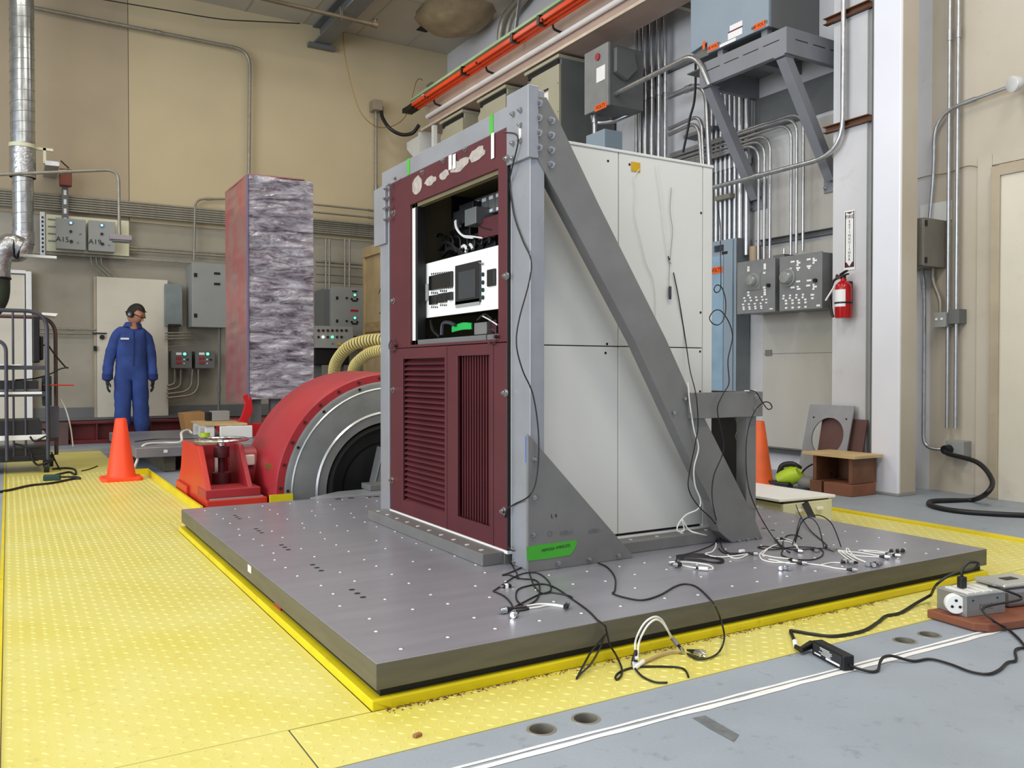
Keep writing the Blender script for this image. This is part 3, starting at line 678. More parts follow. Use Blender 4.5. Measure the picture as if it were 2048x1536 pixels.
# base bars
bb_ = part(fix, 'base_bar', MB().box((1.542, 2.80, .1195), (1.634, 3.99, .166)), alu_dark, .002)
for k_ in range(10):
    part(bb_, 'bar_bolt', MB().cyl((1.575, 2.87+k_*.118, .166), (1.575, 2.87+k_*.118, .1675), .010, 14, smooth=False), MATS['bright insert'])
bb2 = part(fix, 'base_bar', MB().box((2.10, 2.69, .1195), (2.74, 2.772, .166)), alu_dark, .002)
for k_ in range(4): part(bb2, 'bar_bolt', MB().cyl((2.2+k_*.14, 2.73, .166), (2.2+k_*.14, 2.73, .1675), .008, 14, smooth=False), MATS['bright insert'])
part(fix, 'base_frame', MB().box((1.634, 2.79, .1195), (2.69, 3.92, .158)), alu_dark)
part(fix, 'base_bar', MB().box((PXF+.065, 2.655, .1195), (2.10, 2.772, .15)), alu_dark, .002)

# ================================================================== SHAKER
shk = thing('vibration_shaker', 'large red drum shaker with grey ringed face and trunnion on the table end', 'shaker', (2.17, 5.7, 0))
SX, SZ, SY = 2.17, .09, 5.2
hs = MB().lathe((SX, 0, SZ), (0, 1, 0), [(.70, SY+.01), (.752, SY+.012), (.76, SY+.03), (.775, SY+.72), (.755, SY+.78), (.3, SY+.79)], 72)
part(shk, 'drum_housing', hs, red)
part(shk, 'face_ring', MB().lathe((SX, 0, SZ), (0, 1, 0), [(.50, SY+.006), (.505, SY-.006), (.69, SY-.006), (.706, SY+.0), (.708, SY+.02)], 72), shaker_grey)
part(shk, 'ring_rim', MB().lathe((SX, 0, SZ), (0, 1, 0), [(.655, SY-.0065), (.66, SY-.011), (.668, SY-.0065)], 72), shaker_rim, label='bright machined outer ridge')
part(shk, 'ring_rim', MB().lathe((SX, 0, SZ), (0, 1, 0), [(.49, SY-.0), (.50, SY-.014), (.512, SY-.0065)], 72), shaker_rim, label='bright machined inner ridge')
part(shk, 'inner_ring', MB().lathe((SX, 0, SZ), (0, 1, 0), [(.435, SY+.06), (.44, SY-.004), (.50, SY-.004)], 72), shaker_grey)
part(shk, 'rubber_diaphragm', MB().lathe((SX, 0, SZ), (0, 1, 0), [(.435, SY+.05), (.425, SY+.02), (.40, SY+.01), (.375, SY+.03), (.365, SY+.09)], 60), rubber)
part(shk, 'armature_disc', MB().lathe((SX, 0, SZ), (0, 1, 0), [(.37, SY+.10), (.30, SY+.10), (.29, SY+.085), (.001, SY+.085)], 48), black)
for k in range(16):
    t = PI*(.02+k*.96/15); p = Vector((SX+.729*math.cos(t), SY+.012, SZ+.729*math.sin(t)))
    part(shk, 'housing_bolt', MB().cyl(p, p-Vector((0, .006, 0)), .010, 10, smooth=False), maroon_dk)
    if k % 2: 
        p = Vector((SX+.688*math.cos(t+.02), SY-.006, SZ+.688*math.sin(t+.02))); part(shk, 'ring_bolt', MB().cyl(p, p-Vector((0, .006, 0)), .009, 10, smooth=False), black)
# small cream fitting on the drum
p = AY(541, 932, 5.45); part(shk, 'cable_clip', MB().box((p.x-.03, 5.35, p.z-.015), (p.x+.03, 5.38, p.z+.02)).box((p.x-.03, 5.38, p.z-.015), (p.x-.022, 5.46, p.z+.02)).box((p.x+.022, 5.38, p.z-.015), (p.x+.03, 5.46, p.z+.02)), blade)
# grey lug bracket at the head
part(shk, 'head_bracket', MB().prism([(2.0, 5.08, .119), (2.22, 5.08, .119), (2.12, 5.08, .37), (2.075, 5.08, .37)], (0, .03, 0)), shaker_grey, .002)
part(shk, 'head_bracket', MB().prism([(2.02, 5.08, .14), (2.07, 5.08, .37), (2.075, 5.2, .37), (2.02, 5.2, .14)], (.004, 0, 0)), shaker_grey)
part(shk, 'head_bracket', MB().box((1.92, 4.93, .12), (2.24, 5.08, .155)), shaker_grey, .003)
part(shk, 'lug_hole', MB().cyl((2.10, 5.079, .335), (2.10, 5.075, .335), .014, 16, smooth=False), dark)
# trunnion pedestal, side plate orange-red
TX0, TX1, TY0, TY1 = 1.03, 1.40, 5.36, 6.36
sidep = [(TX0, TY0, 0), (TX0, TY1, 0), (TX0, TY1, .06), (TX0, TY1-.13, .20), (TX0, TY1-.20, .385), (TX0, TY0+.26, .385), (TX0, TY0, .13)]
part(shk, 'trunnion_cheek', MB().prism([(p[0], p[1], p[2]) for p in sidep], (.035, 0, 0)), orange_red, .004, label='orange red sloping cheek plate')
part(shk, 'trunnion_cheek', MB().prism([(p[0]+.26, p[1]+.03, p[2]) for p in sidep], (.03, 0, 0)), red, .004)
part(shk, 'trunnion_back', MB().box((TX0+.035, TY1-.35, .0), (TX0+.26, TY1-.32, .36)), red, .003)
part(shk, 'trunnion_foot', MB().box((TX0-.004, TY0-.04, 0), (TX1-.01, TY0+.25, .075)), orange_red, .004)
part(shk, 'trunnion_foot', MB().box((TX0-.003, TY0-.002, .082), (TX1-.04, TY0+.25, .135)), red, .004)
part(shk, 'clamp_bar', MB().box((TX0+.02, TY0-.02, .075), (TX1-.03, TY0+.02, .082)), grey_box)
part(shk, 'side_ledge', MB().box((TX0-.02, TY0+.55, .0), (TX0, TY1-.05, .10)), orange_red, .004)
hw = Vector((TX0+.165, TY0+.35, .415))
part(shk, 'screw_post', MB().cyl((hw.x, hw.y, .13), (hw.x, hw.y, .20), .06, 24).cyl((hw.x, hw.y, .20), (hw.x, hw.y, .38), .022, 16).cyl((hw.x, hw.y, .30), (hw.x, hw.y, .37), .05, 20), maroon)
wheel = part(shk, 'hand_wheel', MB().lathe(hw, (0, 0, 1), [(.160+.014*math.cos(a), .010*math.sin(a)) for a in [i*PI/5 for i in range(11)]], 40), chrome)
for k in range(3): part(wheel, 'wheel_spoke', MB().bar(hw+Vector((math.cos(k*2.09+.4)*.02, math.sin(k*2.09+.4)*.02, -.008)), hw+Vector((math.cos(k*2.09+.4)*.158, math.sin(k*2.09+.4)*.158, 0)), .022, .008), chrome)
part(wheel, 'wheel_hub', MB().cyl(hw-Vector((0, 0, .04)), hw+Vector((0, 0, .008)), .028, 20), chrome)
part(shk, 'rag_wrap', MB().box((TX0+.05, TY1-.38, .20), (TX0+.10, TY1-.35, .33)).box((TX0+.18, TY1-.38, .16), (TX0+.24, TY1-.35, .31)), foam, .01, label='crumpled white rag behind the hand wheel')
part(shk, 'trunnion_bearing', MB().cyl((1.30, 5.85, .19), (1.44, 5.85, .19), .16, 32), red, .004)
part(shk, 'bearing_tape', MB().box((1.30, 5.66, .24), (1.40, 5.69, .31)), tape_w, .008)
part(shk, 'bench_frame', MB().box((1.0, 5.3, -.002), (3.2, 6.2, .01)), dark)
def hose(uvs, y, r, nm, lab, grp):
    P = smooth([AY(u, v, yy) for (u, v, yy) in uvs], 10); t = thing(nm, lab, 'hose', P[0], grp)
    part(t, 'hose_tube', MB().tube(P, r*.90, 14), black)
    L = 0; step = r*.62; acc = 0; ribs = MB()
    for i in range(1, len(P)):
        d = P[i]-P[i-1]; l = d.length; n_ = d.normalized() if l > 0 else Vector((0, 0, 1))
        while acc < l:
            c = P[i-1]+n_*acc; ribs.lathe(c, n_, [(r*.9, -step*.36), (r, -step*.25), (r*1.02, 0), (r, step*.25), (r*.9, step*.36)], 14); acc += step
        acc -= l
    rb = part(t, 'hose_rib', ribs, hose_y); rb['kind'] = 'stuff'
hose([(672, 800, 7.3), (668, 742, 7.2), (680, 712, 7.0), (705, 690, 6.8), (745, 680, 6.6), (790, 682, 6.4), (850, 700, 6.1), (868, 745, 5.85)], 0, .052, 'ribbed_hose', 'cream ribbed hose arching highest behind the red drum', 'ribbed hoses behind the drum')
hose([(705, 800, 7.0), (706, 742, 6.9), (722, 718, 6.7), (750, 703, 6.5), (785, 702, 6.3), (810, 705, 6.2), (850, 720, 6.0), (862, 760, 5.8)], 0, .048, 'ribbed_hose', 'cream ribbed hose lying lower, partly under the other one', 'ribbed hoses behind the drum')

# ================================================================== BACK OF THE HALL
# steel T-slot table
tt = thing('slotted_table', 'low grey steel table on thick webs beside the orange cone', 'table', (1.75, 8.7, 0))
part(tt, 'table_slab', MB().box((.91, 7.66, .135), (2.95, 9.80, .22)), M('grey steel slab', (134, 134, 140), .4, .3, .06, 3, dirt=.2), .006)
for x in (1.14, 1.85, 2.6): part(tt, 'web', MB().box((x, 7.75, 0), (x+.10, 9.7, .135)), plate_edge, .004)
part(tt, 'paper_tag', MB().box((1.13, 7.655, .17), (1.16, 7.66, .195)), tape_w)
solo('wire', MB().tube(smooth([(.90, 7.75, .01), (.93, 7.7, .12), (1.0, 7.85, .226), (1.18, 8.0, .226), (1.33, 8.05, .226), (1.38, 8.3, .29), (1.47, 8.5, .30), (1.50, 8.45, .27)], 8), .011, 8), wire_w, 'thick white cable curled up over the low steel table', 'cable')
solo('wire', MB().tube(smooth([(.98, 8.3, .226), (1.2, 8.5, .226), (1.5, 8.35, .228), (1.75, 8.6, .226), (1.95, 8.65, .226)], 8), .004, 6), wire_k, 'thin black wire lying across the low steel table', 'cable')
# wrapped tower on red frame
tw = thing('wrapped_cabinet', 'tall cabinet bundled in wrinkled shrink film with a pinkish red left side', 'cabinet', (2.40, 9.0, .22))
film = bpy.data.materials.new('crinkled shrink film'); film.use_nodes = True
N = film.node_tree.nodes; K = film.node_tree.links; b = N['Principled BSDF']; b.inputs['Roughness'].default_value = .11; b.inputs['Metallic'].default_value = .5
tc = N.new('ShaderNodeTexCoord'); mp = N.new('ShaderNodeMapping'); mp.inputs['Scale'].default_value = (1, 1, 4.5); K.new(tc.outputs['Object'], mp.inputs[0])
n1 = N.new('ShaderNodeTexNoise'); n1.inputs['Scale'].default_value = 3.2; n1.inputs['Detail'].default_value = 8; n1.inputs['Distortion'].default_value = 1.2; n1.inputs['Roughness'].default_value = .74; K.new(mp.outputs[0], n1.inputs['Vector'])
r1 = N.new('ShaderNodeValToRGB'); e = r1.color_ramp.elements; e[0].position = .36; e[0].color = lin((108, 88, 106)); e[1].position = .62; e[1].color = lin((232, 228, 236))
K.new(n1.outputs[0], r1.inputs[0]); K.new(r1.outputs[0], b.inputs['Base Color'])
bm_ = N.new('ShaderNodeBump'); bm_.inputs['Strength'].default_value = 1; bm_.inputs['Distance'].default_value = .05; K.new(n1.outputs[0], bm_.inputs['Height']); K.new(bm_.outputs[0], b.inputs['Normal'])
film_r = M('red film side', (178, 84, 88), .3, .1, .2, 3, .5, 8, col2=(156, 128, 120), stretch=(1, 1, .8))
def crumple(x0, x1, y0, y1, z0, z1, face, amp, n1_, n2_, seed, skew=0):
    r = random.Random(seed); mb = MB(); P = []
    ph = [(r.uniform(2, 40), r.uniform(-6, 6), r.uniform(0, 6.28), r.uniform(.3, 1)) for _ in range(14)]
    for i in range(n1_+1):
        for j in range(n2_+1):
            a = i/n1_; b_ = j/n2_; z = z0+(z1-z0)*b_
            q = sum(w*math.sin(f*z*1.6+k_*a*2+p_) for f, k_, p_, w in ph)/5 + r.uniform(-.22, .22)
            q = q*.6+(-.55*abs(math.sin(z*17+a*1.1+math.sin(z*5)*1.4)) if face == 'y' else 0)+.25
            q *= amp*min(1, 6*a+.1)*min(1, 6*(1-a)+.1)
            if face == 'y': P.append((x0+(x1-x0)*a, y0+q, z))
            else: P.append((x0+q*.6, y0+(y1-y0)*a, z))
    return mb.add(P, [(i*(n2_+1)+j, (i+1)*(n2_+1)+j, (i+1)*(n2_+1)+j+1, i*(n2_+1)+j+1) for i in range(n1_) for j in range(n2_)], True)
TWX0, TWX1, TWY0, TWY1, TZ0, TZ1 = 2.04, 2.70, 8.5, 9.5, .585, 2.80
part(tw, 'film_front', crumple(TWX0, TWX1, TWY0, 0, TZ0, TZ1, 'y', .06, 30, 120, 4), film, label='crinkled silvery purple film')
part(tw, 'film_side', crumple(TWX0, 0, TWY0, TWY1, TZ0-.05, TZ1, 'x', .03, 20, 60, 6), film_r, label='smoother pinkish red film')
part(tw, 'film_top', MB().prism([(TWX0, TWY0, TZ1), (TWX1-.1, TWY0, TZ1+.01), (TWX1, TWY0+.1, TZ1-.03), (TWX1, TWY1, TZ1-.02), (TWX0, TWY1, TZ1)], (0, 0, .012)), film_r)
part(tw, 'film_core', MB().box((TWX0+.03, TWY0+.03, TZ0), (TWX1-.0, TWY1, TZ1-.02)), M('packed core', (120, 90, 104), .4, .1, .15, 6))
part(tw, 'film_edge', MB().tube([(TWX0, TWY0, TZ0), (TWX0, TWY0, TZ1)], .012, 6), M('film corner', (110, 100, 130), .3), label='dark rolled film corner')
part(tw, 'skid_leg', MB().box((2.08, 8.56, .34), (2.18, 8.66, .585)).box((2.28, 8.56, .34), (2.38, 8.66, .585)), grey_box_dk)
part(tw, 'lift_frame', MB().box((1.93, 8.5, .22), (2.9, 9.5, .345)), red2, .004)
hk = [(1.93, 8.49, .345), (2.02, 8.49, .345), (2.08, 8.49, .47), (2.07, 8.49, .60), (2.02, 8.49, .64), (1.985, 8.49, .62), (2.01, 8.49, .56), (1.98, 8.49, .44)]
part(tw, 'lift_hook', MB().prism(hk, (0, .03, 0)), red2, .003)
# pallet with packing
pl_ = thing('pallet', 'small pale wooden pallet carrying white foam on the steel table', 'pallet', (1.75, 8.6, .22))
for k in range(5): part(pl_, 'pallet_slat', MB().box((1.58, 8.3+k*.15, .345), (1.98, 8.3+k*.15+.09, .362)), ply)
for y in (8.32, 8.62, 8.9): part(pl_, 'pallet_block', MB().box((1.6, y, .222), (1.68, y+.07, .345)).box((1.86, y, .222), (1.94, y+.07, .345)), foam, .004)
part(pl_, 'foam_block', MB().box((1.72, 8.26, .222), (2.02, 8.30, .34)), foam, .006)
solo('tape_roll', MB().lathe((1.55, 8.1, .222), (0, 0, 1), [(.03, 0), (.045, 0), (.045, .075), (.03, .075), (.03, 0)], 24), lime, 'lime green roll of tape standing on the low steel table', 'tape roll')
gbx = thing('motor_box', 'small light grey metal box standing on the wooden pallet', 'box', (1.80, 8.9, .363))
part(gbx, 'case', MB().box((1.76, 8.82, .364), (1.93, 8.98, .46)), grey_box, .004); part(gbx, 'end_cap', MB().box((1.71, 8.84, .364), (1.755, 8.95, .45)), black, .003)
cbx = thing('cardboard_box', 'brown cardboard box leaning open in front of the back wall', 'box', (1.95, 10.6, 0))
part(cbx, 'box_body', MB().prism([AY(367, 828, 10.6), AY(410, 824, 10.6), Vector((AY(416, 872, 10.6).x, 10.6, 0)), Vector((AY(378, 872, 10.6).x, 10.6, 0))], (0, .4, 0)), card, .003)
part(cbx, 'box_flap', MB().prism([AY(410, 824, 10.6), AY(424, 828, 10.5), Vector((AY(424, 872, 10.5).x, 10.5, 0)), Vector((AY(416, 872, 10.6).x, 10.6, 0))], (0, .01, 0)), card)
# dark red steel base along the wall
sb = thing('steel_base', 'dark red welded steel base running along the foot of the back wall', 'steel frame', (1.2, 11.3, 0))
part(sb, 'base_beam', MB().box((.62, 11.2, 0), (3.9, 11.42, .045)).box((.62, 11.28, .045), (3.9, 11.31, .235)).box((.62, 11.2, .235), (3.9, 11.42, .262)), beam_red, .003)
part(sb, 'base_frame', MB().box((.26, 11.1, 0), (.60, 11.14, .05)).box((.26, 11.1, .2), (.60, 11.14, .262)).box((.50, 11.1, .05), (.60, 11.14, .2)), M('brown steel', (96, 72, 70), .5, 0, .1), .002)
part(sb, 'base_recess', MB().box((.26, 11.16, .0), (.60, 11.42, .262)), maroon_dk)
for k in range(5): part(sb, 'stiffener', MB().box((.9+k*.6, 11.2, .045), (.915+k*.6, 11.28, .235)), beam_red)
# cones
def cone(x, y, h, m, lab):
    t = thing('traffic_cone', lab, 'traffic cone', (x, y, 0), 'orange traffic cones'); w_ = h*.30
    part(t, 'cone_base', MB().prism([(x+w_*a, y+w_*b, 0.0) for a, b in [(-1, -.8), (-.8, -1), (.8, -1), (1, -.8), (1, .8), (.8, 1), (-.8, 1), (-1, .8)]], (0, 0, h*.055)), m, .004)
    part(t, 'cone_body', MB().lathe((x, y, 0), (0, 0, 1), [(h*.235, h*.055), (h*.215, h*.08), (h*.085, h*.985), (h*.07, h), (h*.055, h), (h*.06, h*.9)], 40), m)
    return t
cone(.765, 7.33, .49, cone_m, 'bright orange traffic cone on the yellow deck beside the slotted table')
cone(4.83, 4.48, .49, cone_old, 'faded orange traffic cone half hidden behind the aluminium brace')
# wooden crate
cr = thing('wooden_crate', 'tall pine shipping crate marked with a black up arrow', 'crate', (4.3, 9.2, 0))
KX, KY0, KY1 = 3.80, 8.35, 9.93
KT = AX(729, 497, KX).z
part(cr, 'crate_panel', MB().box((KX, KY0, 0.02), (KX+1.1, KY1, KT)), crate_m, .003)
for (y0, y1, z0, z1) in [(KY0, KY1, KT-.12, KT), (KY1-.06, KY1, .02, KT-.125), (KY0, KY0+.06, .02, KT-.125), (KY0+.065, KY1-.065, 1.34, 1.46), (KY0+.065, KY1-.065, .02, .14)]:
    part(cr, 'crate_batten', MB().box((KX-.022, y0, z0), (KX-.001, y1, z1)), ply if .5 < z0 < 1.5 else crate_m, .002)
p = AX(762, 598, KX-.002)
part(cr, 'up_arrow', MB().box((KX-.003, p.y-.02, p.z-.14), (KX-.001, p.y+.02, p.z+.12)).prism([(KX-.003, p.y-.085, p.z+.06), (KX-.003, p.y, p.z+.16), (KX-.003, p.y+.085, p.z+.06), (KX-.003, p.y, p.z+.12)], (.002, 0, 0)).box((KX-.003, p.y-.05, p.z-.175), (KX-.001, p.y+.05, p.z-.155)), ink, label='black up arrow')
p = AX(765, 660, KX-.002)
part(cr, 'red_logo', MB().lathe((KX-.001, p.y, p.z), (-1, 0, 0), [(.0, .003), (.09, .002), (.09, 0)], 24, PI*.0, PI*1.05, ref=(0, 1, .3)), red2, label='red half round emblem')
text(cr, 'crate_lettering', 'SAGRA', (KX-.003, p.y-.06, p.z-.05), (0, -1, .35), (0, .35, 1), .11, ink)
# ---- enclosures on the back wall
def bbox_(u0, u1, vt, vb, yf, d=.18):
    a = AY(u0, vt, yf); b = AY(u1, vb, yf); return a.x, b.x, b.z, a.z
def wallcab(nm, lab, u0, u1, vt, vb, m, yf=11.36, bev=.004, group=None, cat='electrical box'):
    x0, x1, z0, z1 = bbox_(u0, u1, vt, vb, yf); t = thing(nm, lab, cat, ((x0+x1)/2, yf, z0), group)
    part(t, 'case', MB().box((x0, yf+.006, z0), (x1, WY-.02, z1)), m, bev); part(t, 'door', MB().box((x0-.004, yf-.01, z0-.004), (x1+.004, yf+.004, z1+.004)), m, bev)
    t['ext'] = (x0, x1, z0, z1, yf); return t
def dot(t, u, v, r, m, nm='knob', d=.014, lab=None):
    yf = t['ext'][4]-.01; p = AY(u, v, yf); return part(t, nm, MB().cyl(p, p-Vector((0, d, 0)), r, 14), m, label=lab)
def blk(t, u0, v0, u1, v1, m, nm, d=.008, lab=None):
    yf = t['ext'][4]-.01; a = AY(u0, v0, yf); b = AY(u1, v1, yf); return part(t, nm, MB().box((a.x, yf-d, b.z), (b.x, yf, a.z)), m, label=lab)
x0, x1, z0, z1 = bbox_(90, 259, 427, 512, 11.42)
bk = thing('mounting_board', 'cream painted backboard carrying the two grey boxes with blue lights', 'board', (x0, 11.45, z0))
part(bk, 'board', MB().box((x0+.01, 11.45, z0), (x1, 11.47, z1)), cream, .003)
part(bk, 'strut_channel', MB().box((x0-.05, 11.44, z0-.05), (x0, 11.5, z1+.02)), galv, .002)
for k in range(9): part(bk, 'strut_slot', MB().box((x0-.035, 11.436, z0-.02+k*.05), (x0-.015, 11.44, z0+.005+k*.05)), dark)
part(bk, 'strut_channel', MB().box((x0-.3, 11.47, z0-.035), (x1+1.2, 11.52, z0-.008)), galv_dull)
for k in range(4): part(bk, 'conduit_nipple', MB().tube(bend([(x0+.03, 11.44, z1-.06-k*.085), (x0+.14, 11.44, z1-.06-k*.085)]), .008, 8), galv_dull)
for (u0, u1, vt, vb, nm, lab) in [(112, 171, 436, 500, 'A15', 'light grey switch box lettered A15 with blue light'), (177, 230, 441, 504, 'A19', 'light grey switch box lettered A19 with blue light')]:
    t = wallcab('switch_box', lab, u0, u1, vt, vb, grey_box, 11.30, group='lettered switch boxes')
    t['ext'] = (*t['ext'][:4], 11.30)
    c = (u0+u1)/2
    dot(t, c, vt+10, .022, grey_box_dk, 'lamp_ring'); dot(t, c, vt+10, .015, led_b, 'lamp', .018)
    dot(t, c, vt+27, .016, black, 'selector'); dot(t, c+1, vt+47, .018, black, 'selector'); dot(t, c+19, vt+32, .010, greytool); dot(t, c+14, vt+49, .008, greytool)
    text(t, 'lettering', nm, AY(u0+13, vt+43, 11.287), (1, 0, 0), (0, 0, 1), .085, ink)
t = wallcab('enclosure', 'large plain light grey wall enclosure left of the wrapped tower', 384, 458, 526, 655, grey_box, 11.2)
for (u, v) in [(391, 550), (391, 631)]: blk(t, u-3, v-4, u+3, v+4, black, 'latch')
for v in (547, 568): blk(t, 428, v-2.5, 440, v+2.5, black, 'name_plate')
t = wallcab('enclosure', 'narrow darker grey wall box behind the open cream door', 330, 364, 568, 652, M('slate enclosure', (128, 138, 138), .45), 11.4)
blk(t, 336, 648, 362, 653, black, 'gland')
for (u0, lab) in [(345, 'small dark switch box with green light, left one of the pair'), (391, 'small dark switch box with green light, right one of the pair')]:
    t = wallcab('push_button_box', lab, u0, u0+38, 702, 736, grey_box_dk, 11.32, group='push button boxes')
    for k in range(3): blk(t, u0+7, 705+k*9, u0+18, 710+k*9, wht_lab if k == 0 else red, 'push_button')
    dot(t, u0+24, 708, .024, galv, 'lamp_ring'); dot(t, u0+24, 708, .018, led_g, 'lamp', .02); dot(t, u0+23, 719, .010, wht_lab); dot(t, u0+30, 719, .012, black); dot(t, u0+23, 727, .008, wht_lab)
t = wallcab('enclosure', 'grey wall enclosure with two green lights beside the pine crate', 664, 725, 574, 696, grey_box, 11.1)
for (u, v) in [(674, 596), (674, 642)]: blk(t, u-2, v-3, u+2, v+3, black, 'latch'); dot(t, u+19, v, .014, black)
for v in (590, 636):
    dot(t, 709, v, .022, galv, 'lamp_ring'); dot(t, 709, v, .016, led_g, 'lamp', .02); dot(t, 703, v+8, .014, black); dot(t, 714, v+8, .014, black); blk(t, 704, v+10, 714, v+13, black, 'name_plate')
blk(t, 704, 581, 714, 584, black, 'name_plate'); blk(t, 701, 619, 716, 623, red2, 'name_plate', lab='red name plate')
x0, x1, z0, z1 = bbox_(646, 664, 578, 660, 11.2)
solo('conduit_box', MB().box((x0, 11.2, z0), (x1-.01, 11.58, z1)), grey_box_dk, 'dark grey side box left of the green-lit enclosure', 'electrical box', bev=.003)
x0, x1, z0, z1 = bbox_(630, 707, 651, 697, 10.7)
ct = thing('control_desk', 'grey control console with two rows of buttons and a black underside', 'control panel', ((x0+x1)/2, 10.7, z0-.35))
part(ct, 'console_face', MB().prism([(x0, 10.66, z0), (x1, 10.66, z0), (x1, 10.74, z1), (x0, 10.74, z1)], (0, .25, 0)), grey_box, .003)
part(ct, 'console_under', MB().box((x0, 10.72, z0-.22), (x1-.05, 10.95, z0-.002)), black, .01)
part(ct, 'console_stand', MB().box((x0, 10.8, .0), (x0+.12, 10.95, z0-.22)).box((x1-.2, 10.8, .0), (x1-.1, 10.95, z0-.22)), grey_box_dk)
part(ct, 'side_module', MB().box((x1, 10.75, z0-.02), (x1+.10, 10.95, z1-.12)), maroon_dk)
ct['ext'] = (x0, x1, z0, z1, 10.70)
def cdot(u, v, r, m, nm='push_button'):
    yy = 10.66+(AY(u, v, 10.7).z-z0)/(z1-z0)*.08; p = AY(u, v, yy-.003); part(ct, nm, MB().cyl(p+Vector((0, .006, 0)), p-Vector((0, .010, 0)), r, 12), m)
for k in range(7): cdot(637+k*9.2, 661, .017, maroon_dk)
for k, m in enumerate([maroon_dk, led_w, maroon_dk, led_g, maroon_dk, black]): cdot(637+k*9.2, 674, .016, m, 'lamp' if m in (led_w, led_g) else 'push_button')
p = AY(679, 687, 10.665); part(ct, 'warning_sign', MB().prism([p+Vector((-.03, 0, -.02)), p+Vector((.03, 0, -.02)), p+Vector((0, .01, .03))], (0, -.003, 0)), tape_y)
cdot(665, 687, .012, greytool)
# ---- conduits on the back wall
def cond(nm, pts, r, lab, m=galv_dull, grp=None, cat='conduit', br=.15, couple=True):
    P = bend(pts, br, 7); t = thing(nm, lab, cat, P[0], grp)
    part(t, 'pipe', MB().tube(P, r, 10), m)
    if couple:
        mid = (Vector(pts[0])*.45+Vector(pts[1])*.55); d = (Vector(pts[1])-Vector(pts[0])).normalized()
        part(t, 'coupling', MB().cyl(mid-d*.04, mid+d*.04, r*1.35, 10), m)
    return t
ORD = ['topmost', 'second from top', 'third from top', 'fourth from top', 'fifth from top', 'sixth from top', 'lowest']
ztop = AY(63, 386, 11.5).z; zbot = AY(63, 415, 11.5).z
for k in range(7):
    z = ztop+(zbot-ztop)*k/6
    cond('conduit', [(-.3, 11.5, z), (5.0, 11.5, z)], .014, 'long horizontal conduit on the back wall, %s of the close bundle of seven' % ORD[k], grp='bundled conduits on the back wall')
for k, (v, l) in enumerate([(410, 'highest'), (425, 'middle'), (440, 'lowest')]):
    z = AY(640, v, 11.45).z; cond('conduit', [(3.6, 11.45, z), (5.2, 11.45, z)], .014, 'conduit beside the wrapped tower, %s of three spaced above the bundle' % l, grp='spaced conduits beside the tower')
cond('conduit', [AY(60, 14, 11.5), AY(500, 101, 11.5), AY(497, 420, 11.5)], .022, 'long conduit crossing the upper back wall then dropping behind the tower', br=.22)
cond('conduit', [AY(752, 222, 11.5), AY(752, 500, 11.5)], .020, 'vertical conduit below the small junction box on the back wall')
cond('conduit', [AY(452, 398, 11.5), AY(390, 398, 11.5), AY(388, 527, 11.5)], .014, 'thin conduit bending down into the plain large enclosure', br=.12)
cond('conduit', [AY(-20, 350, 10.2), AY(237, 339, 10.2), AY(239, 470, 10.2)], .017, 'conduit hanging down to the small grey fixture box at left', br=.14)
p = AY(239, 476, 10.2)
hb = thing('hanging_box', 'small grey box hanging from the conduit in front of A19', 'electrical box', p-Vector((0, 0, .05)))
part(hb, 'case', MB().box((p.x-.10, 10.14, p.z-.025), (p.x+.12, 10.28, p.z+.03)), M('mauve grey box', (150, 142, 148), .5), .006); part(hb, 'lip', MB().box((p.x-.07, 10.15, p.z-.045), (p.x+.10, 10.27, p.z-.025)), grey_box_dk, .003)
for (v0, lab) in [(500, 'upper'), (506, 'lower')]:
    z = AY(258, v0-6, 11.5).z; cond('conduit', [(1.3, 11.5, z), (3.3, 11.5, z)], .012, 'short horizontal conduit right of A19, %s of two' % lab, grp='twin conduits right of the lettered boxes')
z = AY(120, 661, 11.45).z
for k in (0, 1): cond('conduit', [(.3, 11.5, z+.02-k*.05), (.93, 11.5, z+.02-k*.05)], .012, 'horizontal conduit left of the open door, %s of two' % ('upper', 'lower')[k], grp='twin conduits left of the open door')
for k in range(3):
    cond('conduit', [AY(182+k*10, 512, 11.5), AY(184+k*10, 530, 11.5), AY(208+k*10, 552, 11.5)], .011, 'short bent conduit under A15 and A19, %s of three' % ['left', 'middle', 'right'][k], grp='bent conduits under the switch boxes', br=.05, couple=False)
for k in range(4):
    cond('conduit', [AY(350+k*12 if k < 2 else 385+(k-2)*12, 738, 11.4), AY(350+k*11 if k < 2 else 383+(k-2)*14, 768+k*7, 11.4), AY(334, 772+k*8, 11.4)], .014, 'conduit curving left under the push button boxes, %s of four' % ['innermost', 'second', 'third', 'outermost'][k], grp='curved conduits under the push button boxes', br=.25, couple=False)
for k, u in enumerate([652, 659, 690, 699]):
    cond('conduit', [AY(u, 478, 11.3), AY(u, 580, 11.3)], .014, 'vertical conduit above the green-lit enclosure, %s of four from left' % ['first', 'second', 'third', 'fourth'][k], grp='vertical conduits above the green-lit enclosure', couple=False)
for k, v in enumerate([523, 531, 548, 563]):
    z = AY(640, v, 11.35).z; cond('conduit', [(3.65, 11.38, z), (4.6, 11.38, z)], .012 if k else .02, 'horizontal conduit between tower and crate, %s of four' % ['top', 'second', 'third', 'bottom'][k], grp='conduits between tower and crate', couple=False)
cond('conduit', [AY(439, 655, 11.3), AY(437, 880, 11.3)], .018, 'vertical grey conduit running down below the plain large enclosure', m=grey_box_dk)
for k, (u0, v0) in enumerate([(345, 666), (350, 672), (342, 678)]):
    cond('conduit', [AY(330, v0, 11.42), AY(388, v0-1, 11.42)], .010, 'short wall conduit beside the open door, %s of three' % ['top', 'middle', 'bottom'][k], grp='short conduits beside the open door', couple=False)
